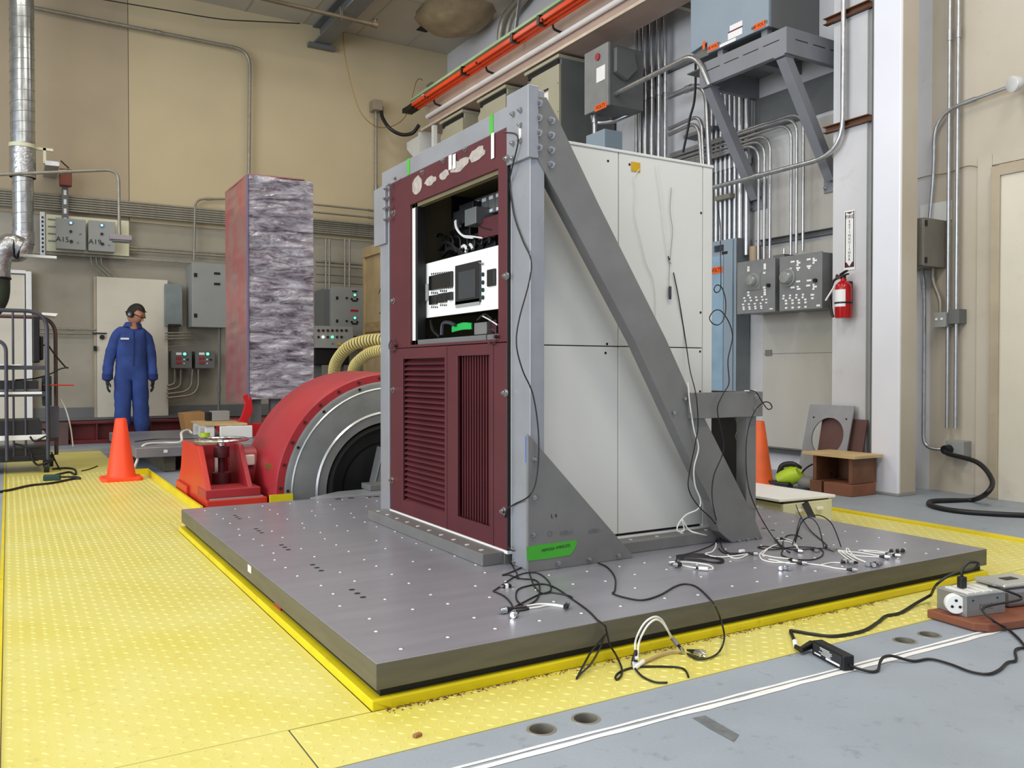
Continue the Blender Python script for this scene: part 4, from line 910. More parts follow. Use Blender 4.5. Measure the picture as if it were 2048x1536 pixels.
# alarm horn on strut
p = AY(130, 356, 11.4)
ah = thing('alarm_horn', 'rust red horn on a slotted strut above the A15 box', 'alarm', p-Vector((0, 0, .6)))
part(ah, 'horn_body', MB().box((p.x-.06, 11.34, p.z-.10), (p.x+.07, 11.45, p.z+.10)), M('rust red', (130, 62, 44), .5, 0, .1), .01)
part(ah, 'strut', MB().box((p.x-.035, 11.42, p.z-.75), (p.x+.035, 11.46, p.z-.10)), grey_box_dk)
for k in range(4): part(ah, 'strut_slot', MB().box((p.x-.015, 11.415, p.z-.2-k*.11), (p.x+.015, 11.42, p.z-.14-k*.11)), wht_lab)
part(ah, 'feed_wire', MB().tube([AY(122, 322, 11.45), AY(137, 336, 11.3)], .008, 6), wire_k)
# junction box with hanging black flex, thin hanging wire
p = AY(754, 211, 11.45); 
jb = thing('junction_box', 'small tan junction box high on the back wall', 'electrical box', p-Vector((0, 0, .1)))
part(jb, 'case', MB().box((p.x-.07, 11.4, p.z-.075), (p.x+.07, 11.57, p.z+.07)), M('tan box', (150, 138, 116), .5), .006); part(jb, 'cover', MB().box((p.x-.06, 11.395, p.z-.065), (p.x+.06, 11.4, p.z+.06)), M('tan box', (150, 138, 116)), .002)
solo('flexible_conduit', MB().tube(smooth([AY(763, 214, 11.45), AY(765, 235, 11.4), AY(780, 257, 11.3), AY(803, 269, 11.25), AY(825, 266, 11.2), AY(838, 250, 11.1)], 8), .026, 12), black, 'black flexible conduit looping between junction box and bus bars', 'cable')
solo('hanging_wire', MB().tube(smooth([AY(686, 62, 11.3), AY(690, 110, 11.3), AY(707, 185, 11.3), AY(725, 230, 11.3), AY(755, 254, 11.3), AY(790, 250, 11.3), AY(815, 225, 11.3), AY(833, 163, 11.3), AY(845, 160, 11.4)], 8), .006, 6), blade, 'thin brown wire sagging in a long loop near the ceiling corner', 'cable')
p = AY(858, 188, 11.4); wbx = thing('wall_transmitter', 'white wall box in the far ceiling corner', 'electrical box', p)
part(wbx, 'case', MB().box((p.x-.05, 11.35, p.z-.12), (p.x+.06, 11.57, p.z+.08)), white, .006); part(wbx, 'side_block', MB().box((p.x+.0, 11.33, p.z+.09), (p.x+.05, 11.5, p.z+.16)), greytool, .004)
solo('hanging_wire', MB().tube(smooth([AY(200, -2, 11.4), AY(330, 20, 11.3), AY(440, 38, 11.3), AY(520, 43, 11.4), AY(600, 47, 11.4)], 8), .007, 6), wire_k, 'black wire drooping along the top of the back wall', 'cable')
# roof beam stub and sprinkler pipe
rb_ = thing('roof_beam', 'grey steel roof beam meeting the back wall under the ceiling', 'beam', (3.8, 11, CZ-.25))
part(rb_, 'flange', MB().box((3.68, 6.5, CZ-.26), (3.90, WY-.03, CZ-.235)).box((3.68, 6.5, CZ-.03), (3.90, WY-.03, CZ-.005)), grey_box_dk); part(rb_, 'web', MB().box((3.78, 6.5, CZ-.235), (3.80, WY-.03, CZ-.03)), grey_box_dk)
part(rb_, 'bearing_plate', MB().box((3.6, WY-.12, CZ-.32), (3.98, WY-.022, CZ-.265)), grey_box_dk)
sp_ = thing('sprinkler_pipe', 'thin dark sprinkler pipe below the ceiling with an end head', 'pipe', (3.5, 10.9, CZ-.3))
A_ = AY(480, -14, 10.3); B_ = AY(750, 50, 10.3)
part(sp_, 'pipe', MB().tube([A_, B_], .026, 10), M('brown pipe', (104, 92, 72), .5)); part(sp_, 'sprinkler_head', MB().cyl(B_, B_+Vector((0, 0, .07)), .02, 10).cyl(B_-Vector((.04, 0, 0)), B_+Vector((.03, 0, 0)), .036, 12).cyl(B_+Vector((0, 0, .07)), B_+Vector((0, 0, .075)), .035, 12), M('brown pipe', (104, 92, 72)))
C_ = AY(683, 33, 10.3); part(sp_, 'pipe_hanger', MB().tube([C_+Vector((0, 0, -.04)), C_+Vector((-.02, 0, .12)), C_+Vector((.02, 0, .12)), C_+Vector((0, 0, -.04))], .008, 6), M('brown pipe', (104, 92, 72)))
# ---- spiral duct with elbow
du = thing('spiral_duct', 'tall shiny spiral duct rising at the far left of the hall', 'duct', (.17, 10.9, 2.3))
def spiral(t, P0, P1, r, m, seams=True):
    part(t, 'duct_pipe', MB().cyl(P0, P1, r, 40, caps=False), m)
    if seams:
        L = (Vector(P1)-Vector(P0)).length; n = int(L/.115); pts = []
        d = (Vector(P1)-Vector(P0)).normalized(); a = d.orthogonal().normalized(); b = d.cross(a)
        for i in range(n*20+1): 
            th = 2*PI*i/20; pts.append(Vector(P0)+d*(i/20*.115)+(a*math.cos(th)+b*math.sin(th))*(r+.001))
        part(t, 'duct_seam', MB().tube(pts, .0032, 4), galv_dull)
DX = AY(45, 300, 10.9).x
spiral(du, (DX, 10.9, 2.32), (DX, 10.9, 3.32), .105, duct_m); spiral(du, (DX+.003, 10.9, 3.32), (DX+.003, 10.9, 5.66), .122, duct_m)
zc = AY(45, 322, 10.78).z; part(du, 'duct_collar', MB().cyl((DX, 10.9, zc-.16), (DX, 10.9, zc+.16), .13, 40, caps=False), M('crinkled foil', (190, 192, 194), .25, .9, .1, 10, .8, 25))
zc = AY(45, 288, 10.78).z; part(du, 'duct_strap', MB().lathe((DX, 10.9, zc), (0, 0, 1), [(.125, -.022), (.134, -.022), (.134, .022), (.125, .022)], 36).box((DX+.12, 10.9, zc-.015), (DX+.30, 10.93, zc+.015)).box((DX+.2, 10.9, zc-.16), (DX+.23, 10.95, zc+.02)), cream)
part(du, 'strap_bracket', MB().box((DX+.22, 10.88, zc-.18), (DX+.36, 11.58, zc-.13)), galv)
part(du, 'foil_joint', MB().cyl((DX, 10.9, 2.28), (DX, 10.9, 2.42), .112, 32, caps=False), MATS['crinkled foil'])
el = [Vector((DX, 10.9, 2.32)), Vector((DX-.04, 10.9, 2.22)), Vector((DX-.13, 10.9, 2.17))]
part(du, 'duct_elbow', MB().tube(smooth([(DX, 10.9, 2.36), (DX-.01, 10.9, 2.24), (DX-.08, 10.88, 2.17), (DX-.2, 10.86, 2.17)], 5), .106, 28), MATS['crinkled foil'])
d2 = thing('spiral_duct', 'short spiral duct elbow turning down into a dark green hose, at the left edge', 'duct', (-.05, 10.7, 1.4))
part(d2, 'duct_elbow', MB().tube(smooth([(.12, 10.6, 2.19), (.03, 10.6, 2.22), (-.06, 10.6, 2.13), (-.09, 10.6, 1.98), (-.09, 10.6, 1.86)], 6), .125, 30), MATS['crinkled foil'])
part(d2, 'clamp_ring', MB().lathe((.085, 10.6, 2.205), (1, -.2, 0), [(.127, -.012), (.133, 0), (.127, .012)], 32), black)
part(d2, 'clamp_ring', MB().lathe((-.09, 10.6, 1.86), (0, 0, 1), [(.127, -.012), (.135, 0), (.127, .012)], 32), black)
part(d2, 'fabric_hose', MB().tube(smooth([(-.09, 10.6, 1.86), (-.085, 10.6, 1.72), (-.10, 10.6, 1.62), (-.16, 10.6, 1.5)], 6), [.12-.0012*i for i in range(19)], 24), M('dark green fabric', (44, 52, 40), .8, 0, .1), label='dark green fabric hose')
solo('duct_arm', MB().box((-.1, 10.75, AY(60, 513, 10.8).z-.012), (.48, 10.83, AY(60, 513, 10.8).z+.018)), white, 'white steel arm crossing in front of the duct foot', 'bracket', bev=.004)

# ================================================================== RIGHT WALL
# crane runway beam and bus bars
ZB = 4.25
cb_ = thing('crane_beam', 'long beige crane runway beam along the right wall', 'beam', (5.1, 8, ZB))
BY0, BY1 = 5.62, 10.85
part(cb_, 'bottom_flange', MB().box((5.0, BY0, ZB-.02), (5.36, BY1, ZB)), beam_m, .002)
part(cb_, 'flange_edge', MB().box((4.988, BY0, ZB-.024), (5.0, BY1, ZB+.006)), beam_edge)
part(cb_, 'web', MB().box((5.12, BY0, ZB), (5.15, BY1, ZB+.50)), beam_m)
part(cb_, 'top_flange', MB().box((5.0, BY0, ZB+.50), (5.28, BY1, ZB+.53)), beam_m, .002)
part(cb_, 'highlight_on_web', MB().cyl((5.09, BY0, ZB+.19), (5.09, BY1, ZB+.19), .03, 14), white, label='white rod standing in for a highlight along the web')  # white rod added to draw the highlight stripe on the web
part(cb_, 'end_bracket', MB().prism([(5.02, 10.9, 4.2), (5.02, 10.9, 3.75), (5.02, 11.4, 4.1), (5.02, 11.4, 4.2)], (.03, 0, 0)).box((4.98, 10.88, 3.7), (5.3, 10.91, 4.22)), cab_white)
for y in (10.4, 8.95, 7.5, 6.2): part(cb_, 'busbar_bracket', MB().tube(smooth([(5.12, y, ZB+.22), (5.0, y, ZB+.24), (4.97, y, ZB+.30), (4.9, y, ZB+.31), (4.84, y, ZB+.31)], 4), .014, 6), black)
part(cb_, 'stay', MB().bar((4.95, 8.25, ZB+.32), (5.1, 8.25, CZ-.1), .03, .03), grey_box_dk)
bb0 = thing('bus_bars', 'bright orange crane bus bars with one pale green bar above', 'bus bars', (4.9, 8, ZB+.3))
for k in range(3): part(bb0, 'bus_bar', MB().box((4.85+k*.045, BY0, ZB+.30-k*.014), (4.875+k*.045, BY1+.0, ZB+.345-k*.014)), busbar)
part(bb0, 'bus_bar', MB().box((4.845, BY0, ZB+.375), (4.865, BY1+.0, ZB+.405)), bus_green, label='pale green bar')
for y in (9.3, 8.1, 7.55): part(bb0, 'bar_joint', MB().box((4.84, y, ZB+.28), (4.975, y+.05, ZB+.38)), black)
for k in range(4): part(bb0, 'bar_end', MB().box((4.84+k*.04, BY1+.0, ZB+.28), (4.865+k*.04, BY1+.3, ZB+.34)), black)
# conduits rising behind
for k in range(2):
    cond('conduit', [AX(1000+k*14, 115, 5.65), AX(1002+k*14, 40, 5.65), AX(1050+k*12, -14, 5.65)], .05 if k == 0 else .035, 'fat grey conduit curving up at the corner behind the bus bars, %s one' % ['left', 'right'][k], galv_dull, 'curved conduits behind the bus bars', br=.5, couple=False)
# transformers
for i, (ya, yb, lab) in enumerate([(9.60, 10.24, 'farthest'), (8.52, 9.19, 'middle'), (7.41, 8.08, 'nearest')]):
    zb = 3.05
    t = thing('transformer', 'tan grey transformer cabinet under the crane beam, %s of three' % lab, 'transformer', (5.3, (ya+yb)/2, zb), 'transformers on the wall shelf')
    xr_ = 5.74
    part(t, 'transformer_case', MB().box((5.03, ya, zb), (xr_, yb, 4.20)), grey_box_dk if i == 2 else tan_box, .004)
    fz = 4.16
    part(t, 'front_cover', MB().prism([(5.0, ya, zb), (5.0, yb, zb), (5.0, yb, fz-.16), (5.0, yb-.14, fz-.06), (5.0, ya, fz-.06)], (.028, 0, 0)), tan_box, .003)
    part(t, 'vent_slot', MB().box((5.012, ya+.03, fz-.055), (5.03, yb-.03, fz-.0)), dark)
    part(t, 'top_lip', MB().box((4.99, ya-.01, 4.165), (xr_, yb+.01, 4.20)), tan_box, .003)
    ym = ya+.2 if i == 2 else ya+.26
    part(t, 'name_plate', MB().box((4.996, ym, fz-.50), (5.0, ym+.13, fz-.30)), wht_lab); part(t, 'name_plate', MB().box((4.996, ym, fz-.28), (5.0, ym+.13, fz-.26)), ink)
    part(t, 'corner_rivets', MB().cyl((4.999, ya+.015, 3.9), (4.995, ya+.015, 3.9), .006, 8).cyl((4.999, ya+.015, 3.6), (4.995, ya+.015, 3.6), .006, 8).cyl((4.999, ya+.015, 3.3), (4.995, ya+.015, 3.3), .006, 8), steel)
sh_ = thing('wall_shelf', 'long pale steel shelf frame carrying the three transformers', 'shelf', (5.3, 8.9, 2.98))
part(sh_, 'shelf_deck', MB().box((4.98, 7.38, 2.99), (WX, 10.55, 3.045)), grey_pl, .003)
part(sh_, 'shelf_post', MB().box((4.97, 10.40, 3.05), (5.03, 10.46, 4.2)), cab_white, .002)
for y in (10.45, 9.4, 8.3, 7.4): part(sh_, 'shelf_strut', MB().bar((5.02, y, 2.99), (WX-.01, y, 2.3), .05, .05), grey_pl)
# safety switch with lever
sw = thing('safety_switch', 'grey safety switch box with red indicator and orange label under the beam', 'electrical box', (5.2, 6.7, 3.35))
ya, yb = AX(1215, 150, 5.0).y, AX(1170, 150, 5.0).y; zt = AX(1170, 110, 5.0).z; zb = AX(1170, 228, 5.0).z
part(sw, 'case', MB().box((5.03, ya, zb), (5.45, yb, zt)), grey_box_dk, .006)
part(sw, 'door', MB().box((5.0, ya-.01, zb-.01), (5.03, yb+.01, zt+.01)), M('mid grey enclosure', (132, 134, 134), .45), .004)
part(sw, 'operator', MB().prism([(5.06, ya-.014, zt-.05), (5.28, ya-.014, zt-.05), (5.32, ya-.014, zt-.22), (5.2, ya-.014, zt-.34), (5.06, ya-.014, zt-.28)], (0, -.05, 0)), grey_box_dk, .005)
p = AX(1196, 114, 4.998); part(sw, 'indicator', MB().cyl((5.0, p.y, p.z), (4.985, p.y, p.z), .035, 16), red)
p0 = AX(1193, 131, 4.998); p1 = AX(1210, 158, 4.998); part(sw, 'warning_label', MB().box((4.996, p0.y, p1.z), (5.0, p1.y, p0.z-.03)), wht_lab)
p0 = AX(1190, 204, 4.998); p1 = AX(1213, 214, 4.998); ol = part(sw, 'orange_label', MB().box((4.996, p0.y, p1.z), (5.0, p1.y, p1.z+.06)), or_lab)
text(ol, 'lettering', 'VOLTS', (4.9945, (p0.y+p1.y)/2, p1.z+.03), (0, -1, 0), (0, 0, 1), .05, ink)
part(sw, 'conduit_elbow', MB().tube(smooth([AX(1186, 226, 5.25), AX(1186, 238, 5.25), AX(1197, 246, 5.3), AX(1225, 243, 5.35), AX(1250, 233, 5.4), AX(1268, 225, 5.45)], 6), .024, 12), galv)
solo('channel_arm', MB().box((5.2, 6.0, AX(1180, 52, 5.0).z-.03), (5.25, 7.0, AX(1180, 52, 5.0).z+.03)).box((5.2, 6.0, AX(1180, 52, 5.0).z-.03), (WX, 6.05, AX(1180, 52, 5.0).z+.03)), tan_box, 'tan steel channel arm above the safety switch', 'bracket')
# small blue-grey junction box on a dark bracket with conduit run
jx = 5.0; p0 = AX(1172, 268, jx); p1 = AX(1209, 300, jx)
zb = p1.z-.02; jt = thing('junction_box', 'blue grey junction box with a conduit rising from its top, above the cabinet', 'electrical box', (5.1, (p0.y+p1.y)/2, zb))
part(jt, 'case', MB().box((jx, p1.y, zb), (jx+.22, p0.y, p0.z-.02)), grey_bl, .005)
solo('conduit_bracket', MB().box((jx-.05, p1.y-.06, zb-.05), (WX, p0.y+.05, zb-.003)), grey_box_dk, 'dark steel bracket under the blue grey junction box', 'bracket', bev=.003)
a = AX(1186, 262, jx+.08); b_ = AX(1186, 208, jx+.08); c_ = AX(1385, 118, jx+.02)
cond('conduit', [(jx+.1, a.y, p0.z-.02), (jx+.1, a.y, b_.z), (jx+.06, c_.y, b_.z+.02), (jx+.1, c_.y-.12, b_.z-.28)], .024, 'conduit climbing from the blue grey junction box to the transformer platform', galv, br=.2)
# transformer platform
PFX, YP0, YP1, ZP0, ZP1 = 5.1, AX(1573, 52, 5.1).y, AX(1399, 136, 5.1).y, 0, 0
ZP1 = AX(1573, 52, 5.1).z; ZP0 = ZP1-.20
pf = thing('platform_bracket', 'grey steel wall platform on two slanted box braces', 'platform', (5.4, 5, ZP0))
part(pf, 'front_channel', MB().box((PFX, YP0, ZP0), (PFX+.05, YP1, ZP1)), grey_pl, .002)
part(pf, 'side_channel', MB().box((PFX+.05, YP0, ZP0), (WX, YP0+.05, ZP1)), grey_pl, .002)
part(pf, 'side_channel', MB().box((PFX+.05, YP1-.05, ZP0), (WX, YP1, ZP1)), grey_pl, .002)
part(pf, 'cross_channel', MB().box((PFX+.05, (YP0+YP1)/2-.05, ZP1-.12), (WX, (YP0+YP1)/2+.05, ZP1-.02)), grey_pl)
part(pf, 'deck_sheet', MB().box((PFX+.05, YP0+.05, ZP1-.02), (WX, YP1-.05, ZP1-.008)), grey_pl)
for k in range(4):
    y = YP0+.07+k*(YP1-YP0-.1)/4; part(pf, 'channel_slot', MB().box((PFX-.001, y, ZP1-.085), (PFX+.001, y+.16, ZP1-.078)), dark)
for k in range(3): part(pf, 'channel_slot', MB().box((PFX+.1+k*.2, YP0-.001, ZP1-.085), (PFX+.24+k*.2, YP0+.001, ZP1-.078)), dark)
for y, (u, v) in ((YP1-.07, (1515, 410)), (YP0+.07, (1655, 375))):
    q = AX(u, v, WX-.04); br_ = part(pf, 'box_brace', MB().bar((PFX+.05, y, ZP0), (WX-.05, y+.0, q.z+.06), .085, .085, (0, 1, 0)), grey_pl, .003)
    wp = part(pf, 'wall_plate', MB().box((WX-.028, y-.09, q.z-.04), (WX-.014, y+.10, q.z+.22)), grey_pl, .002)
    part(pf, 'brace_cap', MB().box((PFX-.003, y-.05, ZP0-.012), (PFX+.12, y+.05, ZP0-.001)), grey_pl)
    for dy, dz_ in ((-.065, 0), (.08, 0), (-.065, .18)):
        f1 = MB(); hexbolt(f1, (WX-.028, y+dy, q.z+dz_), (-1, 0, 0), .014, .012); part(wp, 'hex_bolt', f1, steel)
part(pf, 'gusset_back', MB().box((WX-.02, YP0+.05, ZP0-.30), (WX-.005, YP1-.02, ZP0)), grey_box_dk)
# big transformer on the platform
TF = 5.17; zb = ZP1+.10
bt = thing('transformer', 'big blue grey transformer cabinet standing on the wall platform', 'transformer', (5.4, 4.9, ZP1))
y0 = AX(1537, 40, TF).y; y1 = AX(1381, 100, TF).y+.0
part(bt, 'front_panel', MB().prism([(TF, y0, zb), (TF, AX(1414, 100, TF).y, zb), (TF, AX(1414, 100, TF).y, zb+.10), (TF, y1, zb+.07), (TF, y1, 5.0), (TF, y0, 5.0)], (.03, 0, 0)), grey_bl, .004)
part(bt, 'case', MB().box((TF+.032, y0, zb), (WX-.01, y1, 5.0)), grey_box_dk, .004)
part(bt, 'skid', MB().box((TF+.04, y0+.05, ZP1+.0), (TF+.10, y0+.11, zb)).box((TF+.04, y1-.35, ZP1+.0), (TF+.10, y1-.29, zb)), grey_pl)
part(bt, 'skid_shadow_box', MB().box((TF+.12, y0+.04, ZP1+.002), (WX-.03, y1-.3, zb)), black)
def lab(u0, v0, u1, v1, m, nm='label', x=TF): 
    p0 = AX(u0, v0, x); p1 = AX(u1, v1, x); return part(bt, nm, MB().box((x-.004, p0.y, p1.z), (x, p1.y, p0.z)), m)
p0 = AX(1460, 60, TF); p1 = AX(1485, 60, TF); zc = (p0.z+p1.z)/2
for (za, zb2, m_, nm_, dx_) in [(.012, .055, wht_lab, 'white_label', 0), (0, .011, M('purple label band', (110, 40, 80)), 'label_band', -.02), (-.055, -.001, wht_lab, 'white_label', -.02)]:
    part(bt, nm_, MB().box((TF-.004, p1.y, zc+za), (TF, p0.y+(.02 if dx_ else 0), zc+zb2)), m_)
for (u0, v0, u1, v1, tx) in [(1508, 50, 1531, 48, '480 VOLTS'), (1417, 101, 1437, 100, '208 VOLTS')]:
    p0 = AX(u0, v0, TF); p1 = AX(u1, v1, TF); q = part(bt, 'orange_label', MB().box((TF-.004, p0.y, zb+.01), (TF, p1.y, zb+.06)), or_lab)
    text(q, 'lettering', tx, (TF-.0055, (p0.y+p1.y)/2, zb+.035), (0, -1, 0), (0, 0, 1), .036, ink)
p0 = AX(1408, 85, TF); part(bt, 'orange_label', MB().box((TF-.004, p0.y-.015, p0.z-.06), (TF, p0.y+.015, p0.z+.01)), or_lab)
p0 = AX(1440, 92, TF); p1 = AX(1472, 80, TF); part(bt, 'white_strip', MB().box((TF-.004, p0.y, zb+.0), (TF, p1.y, zb+.025)), wht_lab)
part(pf, 'end_plate', MB().box((PFX+.06, YP1+.002, ZP1-.01), (PFX+.5, YP1+.22, ZP1+.0)), grey_box_dk)
# vertical conduit bundles
for k, (u, r) in enumerate([(1273, .018), (1281, .018), (1291, .036), (1304, .030), (1318, .026), (1331, .022)]):
    t_ = AX(u, 100, 5.66); cond('conduit', [(5.66-.0*k, t_.y, 2.2), (5.66, t_.y, 4.9)], r, 'shiny vertical conduit left of the wall platform, %s of six from left' % ['first', 'second', 'third', 'fourth', 'fifth', 'sixth'][k], galv, 'tall conduit bundle behind the white cabinet')
for k, (u, r) in enumerate([(1424, .02), (1433, .022), (1442, .022), (1451, .022), (1460, .022), (1470, .022), (1481, .034), (1494, .030)]):
    t_ = AX(u, 400, 5.68); cond('conduit', [(5.68, t_.y, 1.9), (5.68, t_.y, 3.45)], r, 'vertical conduit above the blue panel cabinet, %s of eight from left' % ['first', 'second', 'third', 'fourth', 'fifth', 'sixth', 'seventh', 'eighth'][k], galv, 'conduit bundle above the blue panel cabinet')
cc = [[(1338, 325), (1592, 227), (1617, 500)], [(1338, 331), (1578, 237), (1605, 505)], [(1338, 337), (1568, 250), (1593, 508)],
      [(1338, 343), (1529, 271), (1548, 515)], [(1338, 349), (1517, 282), (1537, 518)], [(1338, 355), (1506, 290), (1525, 520)]]
for k, c in enumerate(cc):
    x = 5.60; b0 = AX(*c[1], x); dn = AX(*c[2], x); yy = (b0.y+dn.y)/2-.01
    cond('conduit', [(x, 6.35, b0.z+.0), (x, yy, b0.z), (x, yy, dn.z)], .0125, 'thin conduit sweeping right then down into the grey control boxes, %s of six' % ['outermost', 'second', 'third', 'fourth', 'fifth', 'innermost'][k], galv, 'six swept conduits under the platform', br=.16, couple=False)
x = 5.44; z_ = AX(1573, 337, x).z
cond('conduit', [(x, 6.1, z_), (x, AX(1686, 250, x).y, z_), (x, AX(1686, 250, x).y, 5.3)], .020, 'thick conduit running level then turning up the white pilaster', galv, br=.28)
cond('conduit', [AX(1338, 194, 5.5), AX(1412, 163, 5.5), AX(1420, 360, 5.5)], .026, 'grey conduit arching down behind the left platform brace', galv, br=.2)
for k in range(2): cond('conduit', [AX(1338, 258+k*12, 5.58), AX(1403+k*-6, 228+k*14, 5.58), AX(1409-k*4, 360, 5.58)], .018, 'small arched conduit left of the platform brace, %s' % ['upper', 'lower'][k], galv, 'small arched conduits', br=.15, couple=False)
solo('cable', MB().tube(smooth([AX(1391, 116, 5.4), AX(1391, 165, 5.4), AX(1388, 205, 5.4), AX(1380, 235, 5.4), AX(1375, 262, 5.4), AX(1366, 305, 5.4)], 6), .011, 8), wire_k, 'black cable hanging beside the left platform brace', 'cable')
gr_ = MB()
for k, (u0, v0, u1, v1) in enumerate([(1430, 402, 1460, 392)]): gr_.box((5.6, AX(u1, v1, 5.6).y, AX(u0, v0, 5.6).z), (5.66, AX(u0, v0, 5.6).y, AX(u0, v0, 5.6).z+.04))
solo('conduit_strut', gr_, galv_dull, 'short strut clamping the conduits above the blue panel cabinet', 'bracket')
stt = MB().box((5.59, 5.75, AX(1395, 262, 5.6).z-.03), (5.75, 6.15, AX(1395, 262, 5.6).z+.0))
solo('conduit_strut', stt, grey_box_dk, 'dark strut with knob crossing behind the hanging black cable', 'bracket')
# blue panel cabinet
bx_ = 5.57; y0 = AX(1470, 600, bx_).y; y1 = 6.3; zt = AX(1470, 475, bx_).z
pc = thing('panel_cabinet', 'tall pale blue electrical cabinet behind the white cabinet, orange label on its door', 'electrical cabinet', (5.45, 5.4, 0))
part(pc, 'case', MB().box((bx_+.012, y0, .0), (WX-.02, y1, zt)), grey_bl, .004)
part(pc, 'side_cover', MB().box((bx_+.012, y0-.004, .0), (WX-.03, y0-.0, zt)), M('slate side panel', (112, 118, 124), .45))
yd = AX(1447, 560, bx_).y
part(pc, 'door', MB().box((bx_-.004, yd+.004, .1), (bx_+.01, y1, zt-.14)), M('pale blue door', (140, 168, 190), .4), .003)
part(pc, 'door', MB().box((bx_-.004, y0+.03, .1), (bx_+.01, yd-.004, zt-.01)), grey_bl, .003)
for k in range(5):
    part(pc, 'vent_slot', MB().box((bx_-.002, AX(1455, 490, bx_).y, zt-.05-k*.012), (bx_+.014, AX(1428, 490, bx_).y, zt-.045-k*.012)), dark)
p0 = AX(1450, 505, bx_-.006); part(pc, 'name_plate', MB().box((bx_-.006, p0.y-.03, p0.z-.015), (bx_-.003, p0.y+.04, p0.z+.01)), ink)
p0 = AX(1410, 531, bx_-.006); p1 = AX(1445, 545, bx_-.006); ol = part(pc, 'orange_label', MB().box((bx_-.008, p1.y, p1.z), (bx_-.004, p0.y, p1.z+.058)), or_lab)
text(ol, 'lettering', '480 VOLTS', (bx_-.0095, (p0.y+p1.y)/2-.0, p1.z+.029), (0, -1, 0), (0, 0, 1), .050, ink, wide=.8)
# two grey control enclosures
def rcab(nm, lab_, u0, u1, vt, vb, x, m, d=.27):
    y1 = AX(u0, vt, x).y; y0 = AX(u1, vt, x).y; zt = AX(u0, vt, x).z; zb = AX(u0, vb, x).z
    t = thing(nm, lab_, 'electrical box', (x+.1, (y0+y1)/2, zb)); part(t, 'case', MB().box((x+.014, y0+.005, zb), (WX-.0, y1-.005, zt)), m, .003); part(t, 'door', MB().box((x, y0, zb-.004), (x+.012, y1, zt+.006)), m, .003); return t
mg = M('control enclosure grey', (124, 126, 128), .42)
e1 = rcab('control_box', 'grey control box with a round dial, left one beside the blue cabinet', 1474, 1550, 527, 628, 5.45, mg)
e2 = rcab('control_box', 'grey control box with a chrome dome at its left, beside the fire extinguisher', 1559, 1644, 516, 622, 5.45, mg)
EX = 5.45
def rl(t, x, y, w_=2, h_=1.6, m=wht_lab, nm='label', d=.003):    # x, y in the zoomed frame of the two boxes
    u = 1400+x/5.12; v = 450+y/5.12; p = AX(u, v, EX); q = AX(u+w_*2, v, EX)
    hy = (p.y-q.y)/2; return part(t, nm, MB().box((EX-d, p.y-hy, p.z-h_*.0033), (EX, p.y+hy, p.z+h_*.0033)), m)
for (x, y) in [(497, 435), (497, 450), (497, 467), (665, 405), (665, 425), (665, 445), (660, 490), (497, 690), (497, 720), (660, 640), (665, 665), (665, 690), (665, 712)]: rl(e1, x, y, 2.2, 2.4)
for i in range(4):
    for dx, dy in ((0, 0), (8, 30), (-12, 66), (-8, 95), (-5, 115)): rl(e1, 455+i*60+dx, 748-i*4+dy, 1.9, 2.0)
rl(e1, 680, 762); rl(e1, 680, 795); rl(e1, 730, 858, 3.4, 1.6)
for (x, y, w_) in [(950, 376, 4), (1000, 370, 2), (1012, 388, 3.5), (1000, 410, 2), (1007, 440, 4), (1005, 460, 1.6), (1115, 352, 4), (1165, 345, 2), (1178, 363, 4), (1165, 388, 2), (1118, 422, 4.5), (1118, 442, 2), (930, 447, 2), (957, 490, 2), (957, 515, 2), (957, 540, 2), (920, 612, 3), (1007, 578, 4), (1118, 568, 4.5), (950, 640, 4), (1002, 632, 2), (1012, 655, 3.5), (1110, 620, 4), (1165, 612, 2), (1178, 632, 4), (1163, 655, 2), (1152, 715, 3.5), (1152, 750, 2.4), (1213, 824, 3.6)]: rl(e2, x, y, w_, 2.2)
for i in range(4):
    for dx, dy in ((0, 0), (-3, 28), (24, 50), (26, 80), (26, 125)): rl(e2, 858+i*66+dx, 725-i*4+dy, 2.3 if dy > 45 else 1.9, 2.2)
for t, x, y, r in ((e1, 552, 568, .050), (e2, 905, 537, .058)):
    p = AX(1400+x/5.12, 450+y/5.12, EX); part(t, 'dial_base', MB().cyl((EX, p.y, p.z), (EX-.012, p.y, p.z), r*1.25, 24), grey_box, .002)
    part(t, 'dial', MB().lathe((EX-.012, p.y, p.z), (-1, 0, 0), [(r, 0), (r, .03), (r*.8, .045), (0.001, .048)], 28), M('brushed dome', (176, 178, 178), .3, .6))
p = AX(1400+552/5.12, 450+575/5.12, EX); part(e1, 'dial_plate', MB().box((EX-.006, p.y-.08, p.z-.075), (EX, p.y+.08, p.z-.055)).box((EX-.004, p.y-.075, p.z-.06), (EX, p.y+.075, p.z+.065)), mg)
for t, x, y in ((e1, 708, 618), (e2, 1187, 568)):
    p = AX(1400+x/5.12, 450+y/5.12, EX); part(t, 'lock', MB().cyl((EX, p.y, p.z), (EX-.02, p.y, p.z), .016, 14), black)
